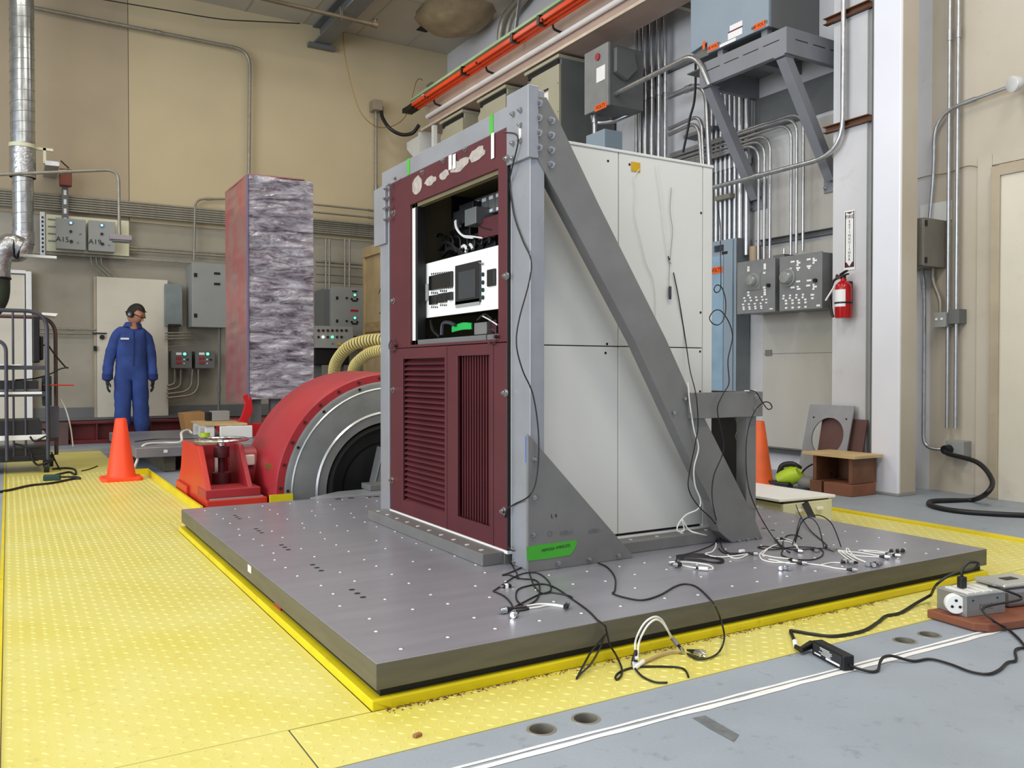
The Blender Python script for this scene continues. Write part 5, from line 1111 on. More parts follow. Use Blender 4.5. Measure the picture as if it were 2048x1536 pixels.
# brown pipe stub and small dark box on the wall between
p = AX(1512, 515, WX-.1); solo('pipe_stub', MB().cyl((5.66, p.y, 1.80), (5.66, p.y, 1.96), .05, 20), M('tan cardboard tube', (168, 146, 118)), 'short tan tube standing on the left grey control box', 'tube')
p = AX(1560, 512, 5.6); tb = thing('small_relay_box', 'tiny dark box between the two grey control boxes', 'electrical box', (5.6, p.y, 1.75))
part(tb, 'case', MB().box((5.58, p.y-.06, 1.76), (WX-.02, p.y+.06, 1.845)), grey_box_dk, .003); part(tb, 'tip', MB().cyl((5.65, p.y, 1.845), (5.65, p.y, 1.90), .008, 8), steel)
solo('wall_plate', MB().box((WX-.018, AX(1546, 705, WX).y, AX(1534, 712, WX).z), (WX-.0125, AX(1533, 705, WX).y, AX(1534, 700, WX).z)), greytool, 'tiny square plate on the stained wall below the control boxes', 'plate')
# fire extinguisher and sign on the pilaster
SXp = 5.498; z0, z1 = AX(1699, 540, SXp).z, AX(1699, 421, SXp).z; yL, yR = AX(1689, 480, SXp).y, AX(1710.5, 480, SXp).y
sg = thing('extinguisher_sign', 'narrow FIRE EXTINGUISHER sign with an arrow pointing down', 'sign', (SXp, (yL+yR)/2, z0))
part(sg, 'sign_plate', MB().box((SXp-.004, yR, z0), (SXp-.001, yL, z1)), wht_lab)
W_ = yL-yR; ym = (yL+yR)/2; X1 = SXp-.0052
def sbar(ya, yb, za, zb_): return MB().box((X1, min(ya, yb), za), (SXp-.004, max(ya, yb), zb_))
part(sg, 'sign_border', sbar(yL-.007, yL-.014, z0+.02, z1-.008), ink); part(sg, 'sign_border', sbar(yR+.007, yR+.014, z0+.02, z1-.008), ink)
part(sg, 'sign_arrow', MB().prism([(X1, yL-.014, z1-.012), (X1, yR+.014, z1-.012), (X1, ym, z1-.028)], (.001, 0, 0)), M('dark crimson', (90, 24, 50)))
part(sg, 'sign_arrow', MB().prism([(X1, yL-.008, z0+.06), (X1, yL-.008, z0+.02), (X1, yR+.008, z0+.02), (X1, yR+.008, z0+.06), (X1, yR+.022, z0+.06), (X1, ym, z0+.026), (X1, yL-.022, z0+.06)], (.001, 0, 0)), M('dark crimson', (90, 24, 50)))
text(sg, 'lettering', 'FIRE', (X1-.0003, ym, z1-.050), (0, -1, 0), (0, 0, 1), .040, ink)
for k, ch in enumerate('EXTINGUISHER'): text(sg, 'lettering', ch, (X1-.0003, ym, z1-.085-k*.0262), (0, -1, 0), (0, 0, 1), .028, ink)
ey = AX(1687, 600, 5.42).y; ez0 = AX(1687, 636, 5.42).z; ez1 = AX(1687, 562, 5.42).z
fe = thing('fire_extinguisher', 'red fire extinguisher with black hose hung on the white pilaster', 'fire extinguisher', (5.42, ey, ez0))
R_ = .062; h_ = ez1-ez0
part(fe, 'cylinder', MB().lathe((5.42, ey, ez0), (0, 0, 1), [(.001, 0), (R_*.9, 0), (R_, .012), (R_, h_*.80), (R_*.9, h_*.90), (R_*.55, h_*.98), (.022, h_), (.020, h_+.02), (.001, h_+.02)], 36), M('extinguisher red', (190, 22, 30), .22))
part(fe, 'paper_label', MB().lathe((5.42, ey, ez0), (0, 0, 1), [(R_+.001, h_*.30), (R_+.001, h_*.76)], 16, PI*.72, PI*1.28, ref=(1, 0, 0)), wht_lab)
part(fe, 'strap', MB().lathe((5.42, ey, ez0), (0, 0, 1), [(R_+.001, h_*.38), (R_+.004, h_*.39), (R_+.004, h_*.42), (R_+.001, h_*.43)], 32), black)
part(fe, 'valve', MB().cyl((5.42, ey, ez1+.0), (5.42, ey, ez1+.05), .018, 14).bar((5.38, ey-.06, ez1+.07), (5.42, ey+.03, ez1+.05), .02, .010).bar((5.38, ey-.07, ez1+.045), (5.42, ey+.03, ez1+.035), .02, .008), black)
part(fe, 'gauge', MB().cyl((5.40, ey+.02, ez1+.035), (5.375, ey+.025, ez1+.035), .017, 14), chrome)
part(fe, 'hose', MB().tube(smooth([(5.42, ey+.01, ez1+.03), (5.40, ey+.07, ez1+.01), (5.39, ey+.10, ez1-.08), (5.40, ey+.105, ez0+.15), (5.40, ey+.09, ez0+.05), (5.40, ey+.075, ez0+.01)], 6), .010, 10), black)
part(fe, 'nozzle', MB().tube([(5.39, ey+.06, ez0+.24), (5.38, ey+.13, ez0+.14)], .007, 8), wht_lab)
part(fe, 'wall_hook', MB().box((5.46, ey-.02, ez0+.1), (5.5, ey+.02, ez1)), black)
# items leaning by the pilaster
px_ = 5.45
lpv = [AX(1641, 811, px_), AX(1723, 811, px_)]
Zt = .53; y1, y0 = 4.55, 4.10
def tp(a, b, d): 
    t = b/.62; return (5.30+.16*t+d, a, b*1.0)
mbp = holed(rect(4.12, .0, 4.53, .60), [circ(4.315, .36, .145, 32)], .012, tp)
hp = thing('holed_plate', 'grey aluminium plate with a large round hole leaning by the pilaster', 'plate', (5.35, 4.3, 0))
part(hp, 'sheet', mbp, alu, 0)
for a, b in ((4.47, .50), (4.17, .50), (4.47, .22)): c0 = Vector(tp(a, b, -.0005)); part(hp, 'bolt_hole', MB().cyl(c0, c0-Vector((.001, 0, 0)), .008, 10), dark)
solo('brown_board', MB().prism([(5.36, 4.02, 0), (5.36, 4.42, 0), (5.47, 4.42, .50), (5.47, 4.02, .50)], (.015, 0, 0)), M('brown board', (98, 66, 60), .6), 'dark brown board behind the plate with the round hole', 'board')
st = thing('plywood_stool', 'low stool of plywood top on rough dark wood blocks by the white column', 'stool', (5.1, 4.0, 0))
part(st, 'top_board', MB().box((4.93, 3.72, .262), (5.235, 4.16, .283)), ply, .002)
part(st, 'side_board', MB().box((4.96, 4.06, .085), (5.2, 4.09, .262)), wood_dk, .002); part(st, 'side_board', MB().box((4.96, 3.76, .085), (5.2, 3.79, .262)), wood_dk, .002)
part(st, 'side_board', MB().box((5.2, 3.76, .085), (5.22, 4.09, .262)), wood_dk)
part(st, 'foot_block', MB().box((4.94, 4.0, 0), (5.2, 4.10, .085)), wood_dk, .003); part(st, 'foot_block', MB().box((4.94, 3.75, 0), (5.2, 3.98, .083)), M('reddish block', (134, 84, 60), .6, 0, .1), .003)
# lime and black sander on the floor
px, py_ = 4.96, 4.26
sn = thing('power_sander', 'lime green and black belt sander with dust bag lying on the grey floor', 'power tool', (px, py_, 0))
part(sn, 'tool_body', MB().tube(smooth([(px-.06, py_+.10, .05), (px-.02, py_+.05, .075), (px+.02, py_, .10), (px+.03, py_-.03, .12)], 4), [.045, .05, .055, .06, .062, .063, .064, .063, .062, .058, .055, .05, .045], 14), lime)
part(sn, 'tool_base', MB().prism([(px-.14, py_+.14, .0), (px-.04, py_+.18, .0), (px+.02, py_+.02, .0), (px-.09, py_-.03, .0)], (.0, 0, .05)), black, .01)
part(sn, 'tool_handle', MB().tube(smooth([(px-.03, py_+.11, .10), (px-.02, py_+.09, .16), (px+.02, py_+.03, .175), (px+.06, py_-.01, .14)], 4), .020, 10), black)
part(sn, 'tool_trim', MB().tube(smooth([(px-.01, py_+.10, .115), (px+.02, py_+.03, .15), (px+.05, py_-.03, .12)], 4), .014, 8), lime)
part(sn, 'dust_bag', MB().lathe((px+.02, py_-.03, .05), (.35, -1, -.05), [(.001, 0), (.03, 0), (.046, .03), (.048, .14), (.04, .155), (.001, .16)], 24), greytool)
part(sn, 'tool_nose', MB().tube([(px-.12, py_+.12, .04), (px-.16, py_+.22, .05)], .02, 10), black)
solo('hose', MB().tube(smooth([(4.98, 4.22, .03), (5.03, 4.24, .12), (5.10, 4.18, .18), (5.12, 4.06, .12), (5.09, 4.02, .03), (5.0, 4.08, .01), (4.98, 4.17, .02), (5.02, 4.2, .07), (5.08, 4.14, .07), (5.06, 4.08, .012), (4.96, 4.16, .01)], 8), .0065, 8), black, 'black cord looped up beside the lime green sander', 'cable')
# cream electrical box on the floor, partly behind the brace
fb_ = thing('floor_box', 'low cream steel box with pale lid and white clips, behind the table edge', 'electrical box', (3.8, 3.5, 0))
Q = [AZ(1440, 1010, .0), AZ(1665, 1040, .0)]
part(fb_, 'box_body', MB().box((3.62, 3.18, 0), (4.02, 3.95, .135)), cream, .004)
part(fb_, 'lid', MB().prism([(3.59, 3.18, .150), (4.05, 3.18, .142), (4.05, 4.0, .142), (3.59, 4.0, .150)], (0, 0, .016)), white, .003)
part(fb_, 'gasket', MB().box((3.63, 3.19, .135), (4.0, 3.94, .148)), black)
for x, y in ((3.614, 3.32), (3.614, 3.52), (3.614, 3.8)): part(fb_, 'clip', MB().box((x-.012, y, .08), (x+.005, y+.05, .10)).box((x-.016, y+.02, .06), (x-.010, y+.03, .11)), white, .002)
for x in (3.72, 3.88): part(fb_, 'clip', MB().box((x, 3.165, .085), (x+.05, 3.18, .10)), white, .002)
part(fb_, 'ribbon_strap', MB().bar((3.80, 3.19, .137), (3.66, 2.98, .02), .04, .004), black)
# ---- wall strip right of the column
for k, (u, r) in enumerate([(1898, .013), (1915, .013)]):
    y = AX(u, 300, 5.72).y; cond('conduit', [(5.72, y, .46 if k else .46), (5.72, y, 5.5)], r, 'tall vertical conduit right of the white column, %s of two' % ['left', 'right'][k], galv, 'tall conduit pair on the cream wall')
p = AX(2035, 168, 5.70); q = AX(1900, 210, 5.70); yb = AX(1868, 300, 5.70).y; 
cond('conduit', [(5.70, p.y, p.z), (5.70, yb, AX(1868, 228, 5.7).z), (5.70, yb, 2.3), (5.70, yb+.03, 1.96)], .013, 'conduit bending from the emergency lamp down to the grey box', galv, br=.2)
y = AX(1848, 700, 5.72).y; cond('conduit', [(5.72, y+.02, 1.62), (5.72, y, 1.4), (5.72, y, AX(1870, 898, 5.72).z), (5.72, AX(1892, 898, 5.7).y, AX(1870, 898, 5.72).z)], .013, 'conduit dropping below the grey box and turning to the outlet', galv, br=.15)
gb = thing('wall_box', 'dark grey wall box with pointed front right of the white column', 'electrical box', (5.6, 3.7, 1.6))
y0, y1 = 3.598, AX(1836, 480, 5.6).y+.05; z0, z1 = AX(1865, 533, 5.6).z, AX(1865, 437, 5.6).z
gm = M('brown grey box', (116, 112, 104), .42)
part(gb, 'case', MB().box((5.5, y0, z0), (WX, 3.86, z1)), gm, .004)
part(gb, 'door', MB().box((5.488, y0+.002, z0+.004), (5.5, 3.86, z1-.004)), gm, .003)
part(gb, 'hinge', MB().box((5.51, y0-.008, z0+.02), (5.53, y0, z0+.06)).box((5.51, y0-.008, z1-.06), (5.53, y0, z1-.02)), black)
for zz in (z0+.03, z1-.03): part(gb, 'door_screw', MB().cyl((5.488, 3.66, zz), (5.484, 3.66, zz), .006, 10), ink)
part(gb, 'patch_board', MB().box((WX-.01, 3.56, z1+.0), (WX-.002, 3.80, z1+.14)), cab_white)
p = AX(1886, 640, 5.70); ob = thing('outlet_box', 'small grey switch box below the dark grey wall box', 'electrical box', (5.7, p.y, p.z-.04))
part(ob, 'case', MB().box((5.66, p.y-.045, p.z-.05), (WX, p.y+.045, p.z+.05)), grey_box, .006); part(ob, 'cover', MB().box((5.655, p.y-.047, p.z-.052), (5.66, p.y+.047, p.z+.052)), grey_box, .002)
for d in (-.02, .02): part(ob, 'toggle', MB().cyl((5.655, p.y+d, p.z+.005), (5.650, p.y+d, p.z+.005), .009, 10), wht_lab)
part(ob, 'rear_box', MB().box((5.68, p.y-.13, p.z-.03), (WX, p.y-.05, p.z+.07)), grey_box_dk)
cond('conduit', [(5.70, 3.66, z0), (5.70, 3.66, z0-.09), (5.70, p.y+.02, p.z+.14), (5.70, p.y+.02, p.z+.05)], .014, 'short flexible conduit from the dark grey box to the small switch box', galv_dull, br=.08, couple=False)
p = AX(1912, 897, 5.70); o2 = thing('power_outlet', 'grey floor level outlet box with black plug right of the white column', 'outlet', (5.7, p.y, p.z-.05))
part(o2, 'case', MB().box((5.67, p.y-.07, p.z-.055), (WX, p.y+.06, p.z+.055)), grey_box, .005)
part(o2, 'plug', MB().cyl((5.67, p.y+.03, p.z-.005), (5.62, p.y+.035, p.z-.01), .032, 18), black)
solo('heavy_cable', MB().tube(smooth([(5.63, p.y+.03, p.z-.01), (5.58, p.y-.02, p.z-.03), AX(1955, 925, 5.50), AX(1984, 960, 5.40), AX(1975, 985, 5.30), AZ(1945, 1000, .015), AZ(1900, 1001, .015), AZ(1862, 1003, .015), AZ(1862, 1011, .015), AZ(1900, 1020, .015), AZ(1960, 1026, .015), AZ(2060, 1031, .015), AZ(2200, 1034, .015)], 8), .016, 12), black, 'thick black power cord coming down from the wall outlet onto the floor', 'cable')
p = AX(2030, 165, 5.62); el_ = thing('emergency_light', 'white emergency lamp unit with round clear lamp high on the cream wall', 'lamp', p)
part(el_, 'lamp_head', MB().lathe((5.66, p.y, p.z), (-1, .35, -.15), [(.001, 0), (.045, 0), (.052, .03), (.052, .05), (.044, .055), (.001, .052)], 26), M('clear lamp', (206, 206, 206), .15))
part(el_, 'unit_body', MB().box((5.64, p.y-.38, p.z-.10), (WX, p.y-.07, p.z+.09)), white, .02)
for z in (1.92, 2.55): 
    pass
solo('wall_wire', MB().tube(smooth([AX(1834, 358, 5.76), AX(1855, 352, 5.755), AX(1895, 346, 5.755), AX(1935, 332, 5.755), AX(1965, 336, 5.755), AX(2000, 334, 5.755), AX(2050, 312, 5.755)], 6), .003, 6), blade, 'thin wire strung across the cream wall above the door', 'cable')

# ================================================================== PERSON
PX_, PY_ = 1.262, 10.98
man = thing('person', 'person in blue coveralls and earmuffs looking down beside the open cream door', 'person', (PX_, PY_, 0))
def skinned(name, pts, edges, rad, root, m, sub=2, off=(0, 0, 0), rt=0):
    me = bpy.data.meshes.new(name); me.from_pydata([tuple(Vector(p)+Vector(off)) for p in pts], edges, [])
    o = bpy.data.objects.new(name, me); COL.objects.link(o); o.parent = root; OFF[o.name] = OFF[root.name]
    md = o.modifiers.new('skin', 'SKIN'); md.use_smooth_shade = True
    for i, r in enumerate(rad):
        v = me.skin_vertices[0].data[i]; v.radius = r if isinstance(r, tuple) else (r, r); v.use_root = (i == rt)
    s_ = o.modifiers.new('sub', 'SUBSURF'); s_.levels = sub; s_.render_levels = sub
    me.materials.append(m); return o
# the body, one continuous figure (neck, trunk, limbs)
J = {'pel': (0, 0, .88), 'wst': (0, 0, 1.02), 'chs': (.01, 0, 1.25), 'nb': (.015, .0, 1.385), 'nk': (.03, -.025, 1.43), 'hd': (.045, -.05, 1.50),
     'sl': (-.158, 0, 1.295), 'el': (-.225, .01, 1.03), 'wl': (-.258, -.03, .80), 'sr': (.172, 0, 1.29), 'er': (.225, .01, 1.03), 'wr': (.235, -.03, .80),
     'hl': (-.085, 0, .84), 'kl': (-.095, -.02, .46), 'al': (-.105, .01, .09), 'hr': (.085, 0, .84), 'kr': (.10, -.02, .46), 'ar': (.115, .01, .09),
     'tl': (-.13, -.14, .04), 'tr': (.15, -.14, .04)}
E_ = [('pel', 'wst'), ('wst', 'chs'), ('chs', 'nb'), ('nb', 'nk'), ('nk', 'hd'), ('nb', 'sl'), ('sl', 'el'), ('el', 'wl'), ('nb', 'sr'), ('sr', 'er'), ('er', 'wr'), ('pel', 'hl'), ('hl', 'kl'), ('kl', 'al'), ('al', 'tl'), ('pel', 'hr'), ('hr', 'kr'), ('kr', 'ar'), ('ar', 'tr')]
KJ = list(J)
def fig(name, keys, rad, m, sub=2):
    idx = {k: i for i, k in enumerate(keys)}
    return skinned(name, [J[k] for k in keys], [(idx[a], idx[b]) for a, b in E_ if a in idx and b in idx], [rad[k] for k in keys], man, m, sub, rt=idx.get('pel', 0))
JS = dict(J); J['nb'] = (.015, .0, 1.34); J['sl'] = (-.14, 0, 1.28); J['sr'] = (.155, 0, 1.275)
fig('body', KJ, dict(pel=.10, wst=.09, chs=.10, nb=.055, nk=.052, hd=.05, sl=.045, el=.036, wl=.028, sr=.045, er=.036, wr=.028, hl=.07, kl=.05, al=.038, hr=.07, kr=.05, ar=.038, tl=.03, tr=.03), skin)
J = JS
ck = [k for k in KJ if k not in ('nk', 'hd', 'tl', 'tr')]
J2 = dict(J); J2['wl'] = (-.268, -.035, .735); J2['wr'] = (.242, -.035, .735); JS, J = J, J2
cov = fig('coveralls', ck, dict(pel=(.185, .135), wst=(.178, .125), chs=(.20, .135), nb=(.105, .08), sl=.072, el=.068, wl=.058, sr=.072, er=.068, wr=.058, hl=(.112, .115), kl=.100, al=.098, hr=(.112, .115), kr=.100, ar=.098), blue_cloth)
J = JS
tx = bpy.data.textures.new('cloth folds', 'CLOUDS'); tx.noise_scale = .11
dm = cov.modifiers.new('folds', 'DISPLACE'); dm.texture = tx; dm.strength = .035; dm.mid_level = .5
P0 = Vector((PX_, PY_, 0))
def pp(nm, mb, m, bev=0, lab=None, par=None): 
    for i in range(len(mb.v)): mb.v[i] = mb.v[i]+P0
    return part(par or man, nm, mb, m, bev, lab)
# head turned to the right of the picture and tilted down
def headpt(a, b, c):   # a forward, b to the wearer's left... c up, in head space
    yawh = math.radians(52); pt = math.radians(-26)
    f = Vector((math.sin(yawh)*math.cos(pt), -math.cos(yawh)*math.cos(pt), math.sin(pt))); l = Vector((math.cos(yawh), math.sin(yawh), 0)); u = l.cross(f)
    if u.z < 0: u = -u
    return Vector((.05, -.055, 1.54))+(f*a+l*b+u*c)*1.09
hm = MB(); n = 20; hh = 14; P = []
for i in range(hh+1):
    for j in range(n):
        a = PI*i/hh; t = 2*PI*j/n; cx, cy, cz = math.sin(a)*math.cos(t), math.sin(a)*math.sin(t), math.cos(a)
        w_ = .074 if cz > 0 else .074*(1-.38*cz*cz); fr = .095 if cx > 0 else .098
        q = Vector((cx*fr*(1-.10*max(0, -cz)), cy*w_, cz*.118))
        if cx > .6 and -.25 < cz < .25: q.x += .004
        P.append(headpt(q.x, q.y, q.z))
hm.add(P, [(i*n+j, (i+1)*n+j, (i+1)*n+(j+1) % n, i*n+(j+1) % n) for i in range(hh) for j in range(n)], True)
head = pp('head', hm, skin)
nose = MB(); nose.add([headpt(.093, 0, .02), headpt(.118, 0, -.028), headpt(.093, .016, -.034), headpt(.093, -.016, -.034), headpt(.092, 0, -.040)], [(0, 1, 2), (0, 3, 1), (1, 4, 2), (1, 3, 4)], True)
pp('nose', nose, skin, par=head)
pp('mouth', MB().tube([headpt(.086, -.022, -.062), headpt(.094, 0, -.060), headpt(.086, .022, -.062)], .004, 6), M('lips', (130, 72, 62), .6), par=head)
for sgn in (-1, 1):
    pp('eye', MB().sphere(headpt(.088, .028*sgn, .004), .009, 10), ink, par=head)
    pp('eyebrow', MB().tube([headpt(.090, .014*sgn, .026), headpt(.086, .042*sgn, .028)], .004, 6), hair, par=head)
    pp('ear', MB().sphere(headpt(-.01, .076*sgn, -.005), .022, 10, (.6, .6, 1.2)), skin, par=head)
hr_ = MB(); P = []
for i in range(9):
    for j in range(n):
        a = PI*i/8*.62; t = 2*PI*j/n; cx, cy, cz = math.sin(a)*math.cos(t), math.sin(a)*math.sin(t), math.cos(a)
        low = 1 if cx < .25 else 0
        zz = cz*.126 if cx < .1 else max(cz*.126, .070)
        P.append(headpt(cx*.102-.004 if cx < 0 else cx*.096, cy*.078, zz*.97))
hr_.add(P, [(i*n+j, (i+1)*n+j, (i+1)*n+(j+1) % n, i*n+(j+1) % n) for i in range(8) for j in range(n)], True)
pp('hair', hr_, hair)
pp('hair_back', MB().sphere(headpt(-.034, 0, .008), .072, 16, (.95, .95, 1.05)), hair)
for sgn in (-1, 1):
    mf = pp('earmuff', MB().cyl(headpt(-.005, .075*sgn, -.01), headpt(-.005, .108*sgn, -.01), .038, 18), black, .006)
    pp('muff_ring', MB().cyl(headpt(-.005, .108*sgn, -.01), headpt(-.005, .113*sgn, -.01), .014, 14), grey_box, par=mf)
pp('earmuff_band', MB().tube([headpt(-.06, .085, -.01), headpt(-.10, .04, -.02), headpt(-.112, 0, -.02), headpt(-.10, -.04, -.02), headpt(-.06, -.085, -.01)], .006, 6), black)
pp('safety_glasses', MB().tube([headpt(-.02, -.080, .01), headpt(.07, -.066, .008), headpt(.104, -.03, .006), headpt(.106, 0, .010), headpt(.104, .03, .006), headpt(.07, .066, .008), headpt(-.02, .080, .01)], .0045, 6), black)
# collar, zip, patch, cuffs
pp('collar', MB().lathe((.02, -.012, 1.385), (.1, -.16, 1), [(.108, .0), (.080, .045), (.090, .050), (.118, -.01)], 22, math.radians(20), math.radians(340), ref=(0, -1, .1)), blue_cloth, 0)
pp('zip', MB().tube([(.02, -.118, 1.36), (.02, -.132, 1.18), (.015, -.126, 1.05), (.01, -.128, .92)], .004, 6), M('dark navy', (22, 34, 84), .8))
pp('name_patch', MB().box((-.125, -.134, 1.235), (-.035, -.118, 1.255)), wht_lab)
for sgn, w_ in ((-1, J['wl']), (1, J['wr'])):
    w_ = Vector(w_)
    pp('cuff', MB().cyl(w_+Vector((0, 0, -.035)), w_+Vector((0, 0, .03)), .060, 18), M('cuff navy', (34, 52, 112), .85))
    hand = skinned('gloved_hand', [w_+Vector((0, 0, -.03)), w_+Vector((0, -.004, -.075)), w_+Vector((0, -.008, -.115))], [(0, 1), (1, 2)], [(.026, .028), (.022, .038), (.018, .040)], man, glove, 1)
    for k in range(4):
        b0 = w_+Vector((0, -.04+k*.021, -.115)); L = [.058, .072, .068, .052][k]
        skinned('finger', [b0+Vector((0, 0, .02)), b0+Vector((0, 0, -L*.45)), b0+Vector((-sgn*.012, 0, -L*.8)), b0+Vector((-sgn*.028, 0, -L))], [(0, 1), (1, 2), (2, 3)], [.0105, .010, .0095, .008], hand, glove, 1)
    skinned('thumb', [w_+Vector((0, -.025, -.065)), w_+Vector((-sgn*.02, -.05, -.09)), w_+Vector((-sgn*.028, -.055, -.125))], [(0, 1), (1, 2)], [.012, .0115, .009], hand, glove, 1)
for sgn, a_ in ((-1, J['al']), (1, J['ar'])):
    pp('boot', MB().sphere((a_[0]+sgn*.01, -.06, .05), .06, 14, (.85, 2.1, .85)).box((a_[0]-.045, -.17, .0), (a_[0]+.055, .06, .022)), black)

# ================================================================== EQUIPMENT CART AT THE LEFT EDGE
cyy = 8.2
ct_ = thing('equipment_cart', 'dark steel tube cart loaded with black instruments at the left edge', 'cart', (0, 8.3, 0))
c2 = lambda u, v, y=cyy: AY(u, v, y)
for y, m, (u1, dv) in ((8.2, gun, (95, 0)), (8.75, M('brown tube', (84, 62, 60), .5), (112, 12))):
    zt = c2(60, 622+dv, y).z; xr2 = c2(u1, 800, y).x
    fr_ = bend([(-.75, y, .12), (-.75, y, zt), (xr2, y, zt), (xr2, y, .10)], .16, 10); part(ct_, 'frame_tube', MB().tube(fr_, .017, 12), m)
    for u in (27, 51): part(ct_, 'upright', MB().cyl((c2(u, 800, y).x, y, .12), (c2(u, 800, y).x, y, zt), .009, 10), m)
fr_ = bend([(-.75, 8.15, .12), (-.75, 8.15, c2(0, 680, 8.15).z), (c2(12, 700, 8.15).x, 8.15, c2(0, 680, 8.15).z), (c2(12, 700, 8.15).x, 8.15, .12)], .1, 8)
part(ct_, 'lower_rail', MB().tube(fr_, .015, 10), gun)
XR = c2(92, 800).x
for nm, v0, v1, m in (('shelf', 731, 739, gun), ('shelf', 784, 794, gun), ('shelf', 872, 882, white), ('shelf', 914, 924, black)):
    part(ct_, nm, MB().box((-.75, 8.19, c2(0, v1).z), (XR, 8.78, c2(0, v0).z)), m, .003)
part(ct_, 'shelf_paper', MB().box((-.7, 8.185, c2(0, 789).z), (XR-.03, 8.19, c2(0, 784).z)), white); part(ct_, 'shelf_paper', MB().box((-.7, 8.17, c2(0, 731).z), (XR-.18, 8.4, c2(0, 729).z)), white)
part(ct_, 'base_box', MB().box((-.75, 8.2, .13), (XR+.02, 8.75, .20)), black)
part(ct_, 'wheel_guard', MB().box((-.75, 8.21, .10), (XR-.06, 8.26, .14)), grey_box_dk)
for x, y in ((XR-.0, 8.2), (XR+.05, 8.7)):
    w_ = part(ct_, 'caster', MB().cyl((x-.02, y, .045), (x+.02, y, .045), .045, 20).box((x-.028, y-.02, .05), (x+.028, y+.02, .11)), black)
part(ct_, 'side_plate', MB().box((XR+.015, 8.25, c2(0, 880).z), (XR+.10, 8.28, c2(0, 815).z)), gun)
ins_ = thing('instrument', 'black rack instrument on the middle shelf of the cart', 'instrument', (-.1, 8.3, c2(0, 784).z+.002))
part(ins_, 'case', MB().box((-.7, 8.22, c2(0, 783).z), (c2(77, 780).x, 8.7, c2(0, 762).z)), rack_k, .004); part(ins_, 'front_lip', MB().box((-.7, 8.215, c2(0, 783).z), (c2(79, 780).x, 8.22, c2(0, 779).z)), grey_box_dk)
ins_ = thing('instrument', 'large black rack instrument on the low white shelf of the cart', 'instrument', (-.1, 8.3, c2(0, 872).z+.002))
part(ins_, 'case', MB().box((-.7, 8.22, c2(0, 871.5).z), (c2(82, 860).x, 8.7, c2(0, 843).z)), rack_k, .004); part(ins_, 'front_panel', MB().box((-.7, 8.21, c2(0, 871.5).z), (c2(84, 860).x, 8.22, c2(0, 845).z)), rack_k, .002)
tb_ = thing('teal_box', 'dark teal case standing upright at the end of the cart', 'case', (XR+.05, 8.4, c2(0, 815).z))
part(tb_, 'case', MB().box((XR-.02, 8.36, c2(0, 815).z), (XR+.05, 8.6, c2(0, 752).z)), teal, .006); part(tb_, 'case_lid', MB().box((XR-.022, 8.355, c2(0, 780).z), (XR+.052, 8.605, c2(0, 777).z)), teal)
tv = thing('monitor', 'black monitor standing sideways behind the cart frame', 'monitor', (c2(70, 700, 8.6).x, 8.6, c2(0, 731).z))
x_ = c2(70, 700, 8.6).x; part(tv, 'screen_case', MB().box((x_-.02, 8.35, c2(0, 725, 8.6).z), (x_+.03, 8.75, c2(0, 634, 8.6).z)), black, .006); part(tv, 'screen_back', MB().box((x_+.03, 8.42, c2(0, 720, 8.6).z), (x_+.06, 8.7, c2(0, 672, 8.6).z)), rack_k, .01)
solo('sheet_tray', MB().prism([c2(84, 625, 8.6), c2(116, 627, 8.6), c2(112, 633, 8.6), c2(84, 630, 8.6)], (.0, .35, 0.0)), white, 'thin white tray laid on top of the cart frame', 'tray', bev=.003)
for k, (pts, r, m, lab_) in enumerate([
    ([(82, 692, 8.5), (95, 690, 8.5), (103, 700, 8.5), (112, 712, 8.5), (130, 733, 8.5), (137, 736, 8.5)], .007, wire_k, 'black cable arching off the right of the cart top'),
    ([(137, 735, 8.4), (120, 738, 8.4), (100, 748, 8.4), (70, 757, 8.4), (30, 760, 8.4)], .006, wire_k, 'black cable sweeping down along the cart shelf'),
    ([(120, 798, 8.5), (132, 820, 8.5), (141, 855, 8.5), (146, 893, 8.5)], .006, wire_w, 'thin white cable hanging down right of the cart'),
    ([(103, 905, 8.5), (112, 925, 8.4), (122, 943, 8.3)], .007, wire_k, 'straight black cable dropping to the deck beside the cart'),
    ([(60, 873, 8.16), (68, 882, 8.16), (80, 878, 8.16), (92, 872, 8.16)], .008, wire_k, 'short black cable looped over the low white shelf'),
    ([(30, 888, 8.2), (52, 893, 8.16), (62, 905, 8.16), (66, 920, 8.16), (76, 930, 8.16), (95, 924, 8.16)], .009, wire_k, 'black cable looped beneath the low shelf')]):
    solo('cable', MB().tube(smooth([AY(u, v, y) for u, v, y in pts], 6), r, 8), m, lab_, 'cable')
solo('cable', MB().tube(smooth([AZ(105, 938, .012), AZ(128, 936, .012), AZ(148, 938, .012), AZ(152, 945, .012), AZ(150, 949, .012), AZ(138, 944, .012), AZ(110, 950, .012)], 6), .008, 8), wire_k, 'black cable bunched on the deck at the cart wheel', 'cable')
solo('cable', MB().tube(smooth([AZ(-10, 985, .01), AZ(20, 980, .01), AZ(60, 971, .01), AZ(105, 966, .01), AZ(145, 958, .01), AZ(160, 957, .01), AZ(150, 954, .01), AZ(118, 954, .01)], 6), .009, 8), wire_k, 'long black cable running over the yellow deck at the left edge', 'cable')
solo('plug_block', MB().obox(AZ(104, 955, .025), (.06, -.01, 0), (.005, .03, 0), (0, 0, .022)), teal, 'dark green plug block on the deck under the cart', 'plug', bev=.008)
solo('cable', MB().tube(smooth([AZ(163, 942, .006), AZ(180, 938, .006), AZ(195, 932, .006)], 6), .005, 6), wire_k, 'short thin black wire left of the orange cone', 'cable')
solo('wire', MB().tube([(XR-.02, 8.3, c2(0, 771).z), (XR+.22, 8.3, c2(0, 772).z)], .006, 6), red2, 'thin red lead sticking out of the cart', 'cable')

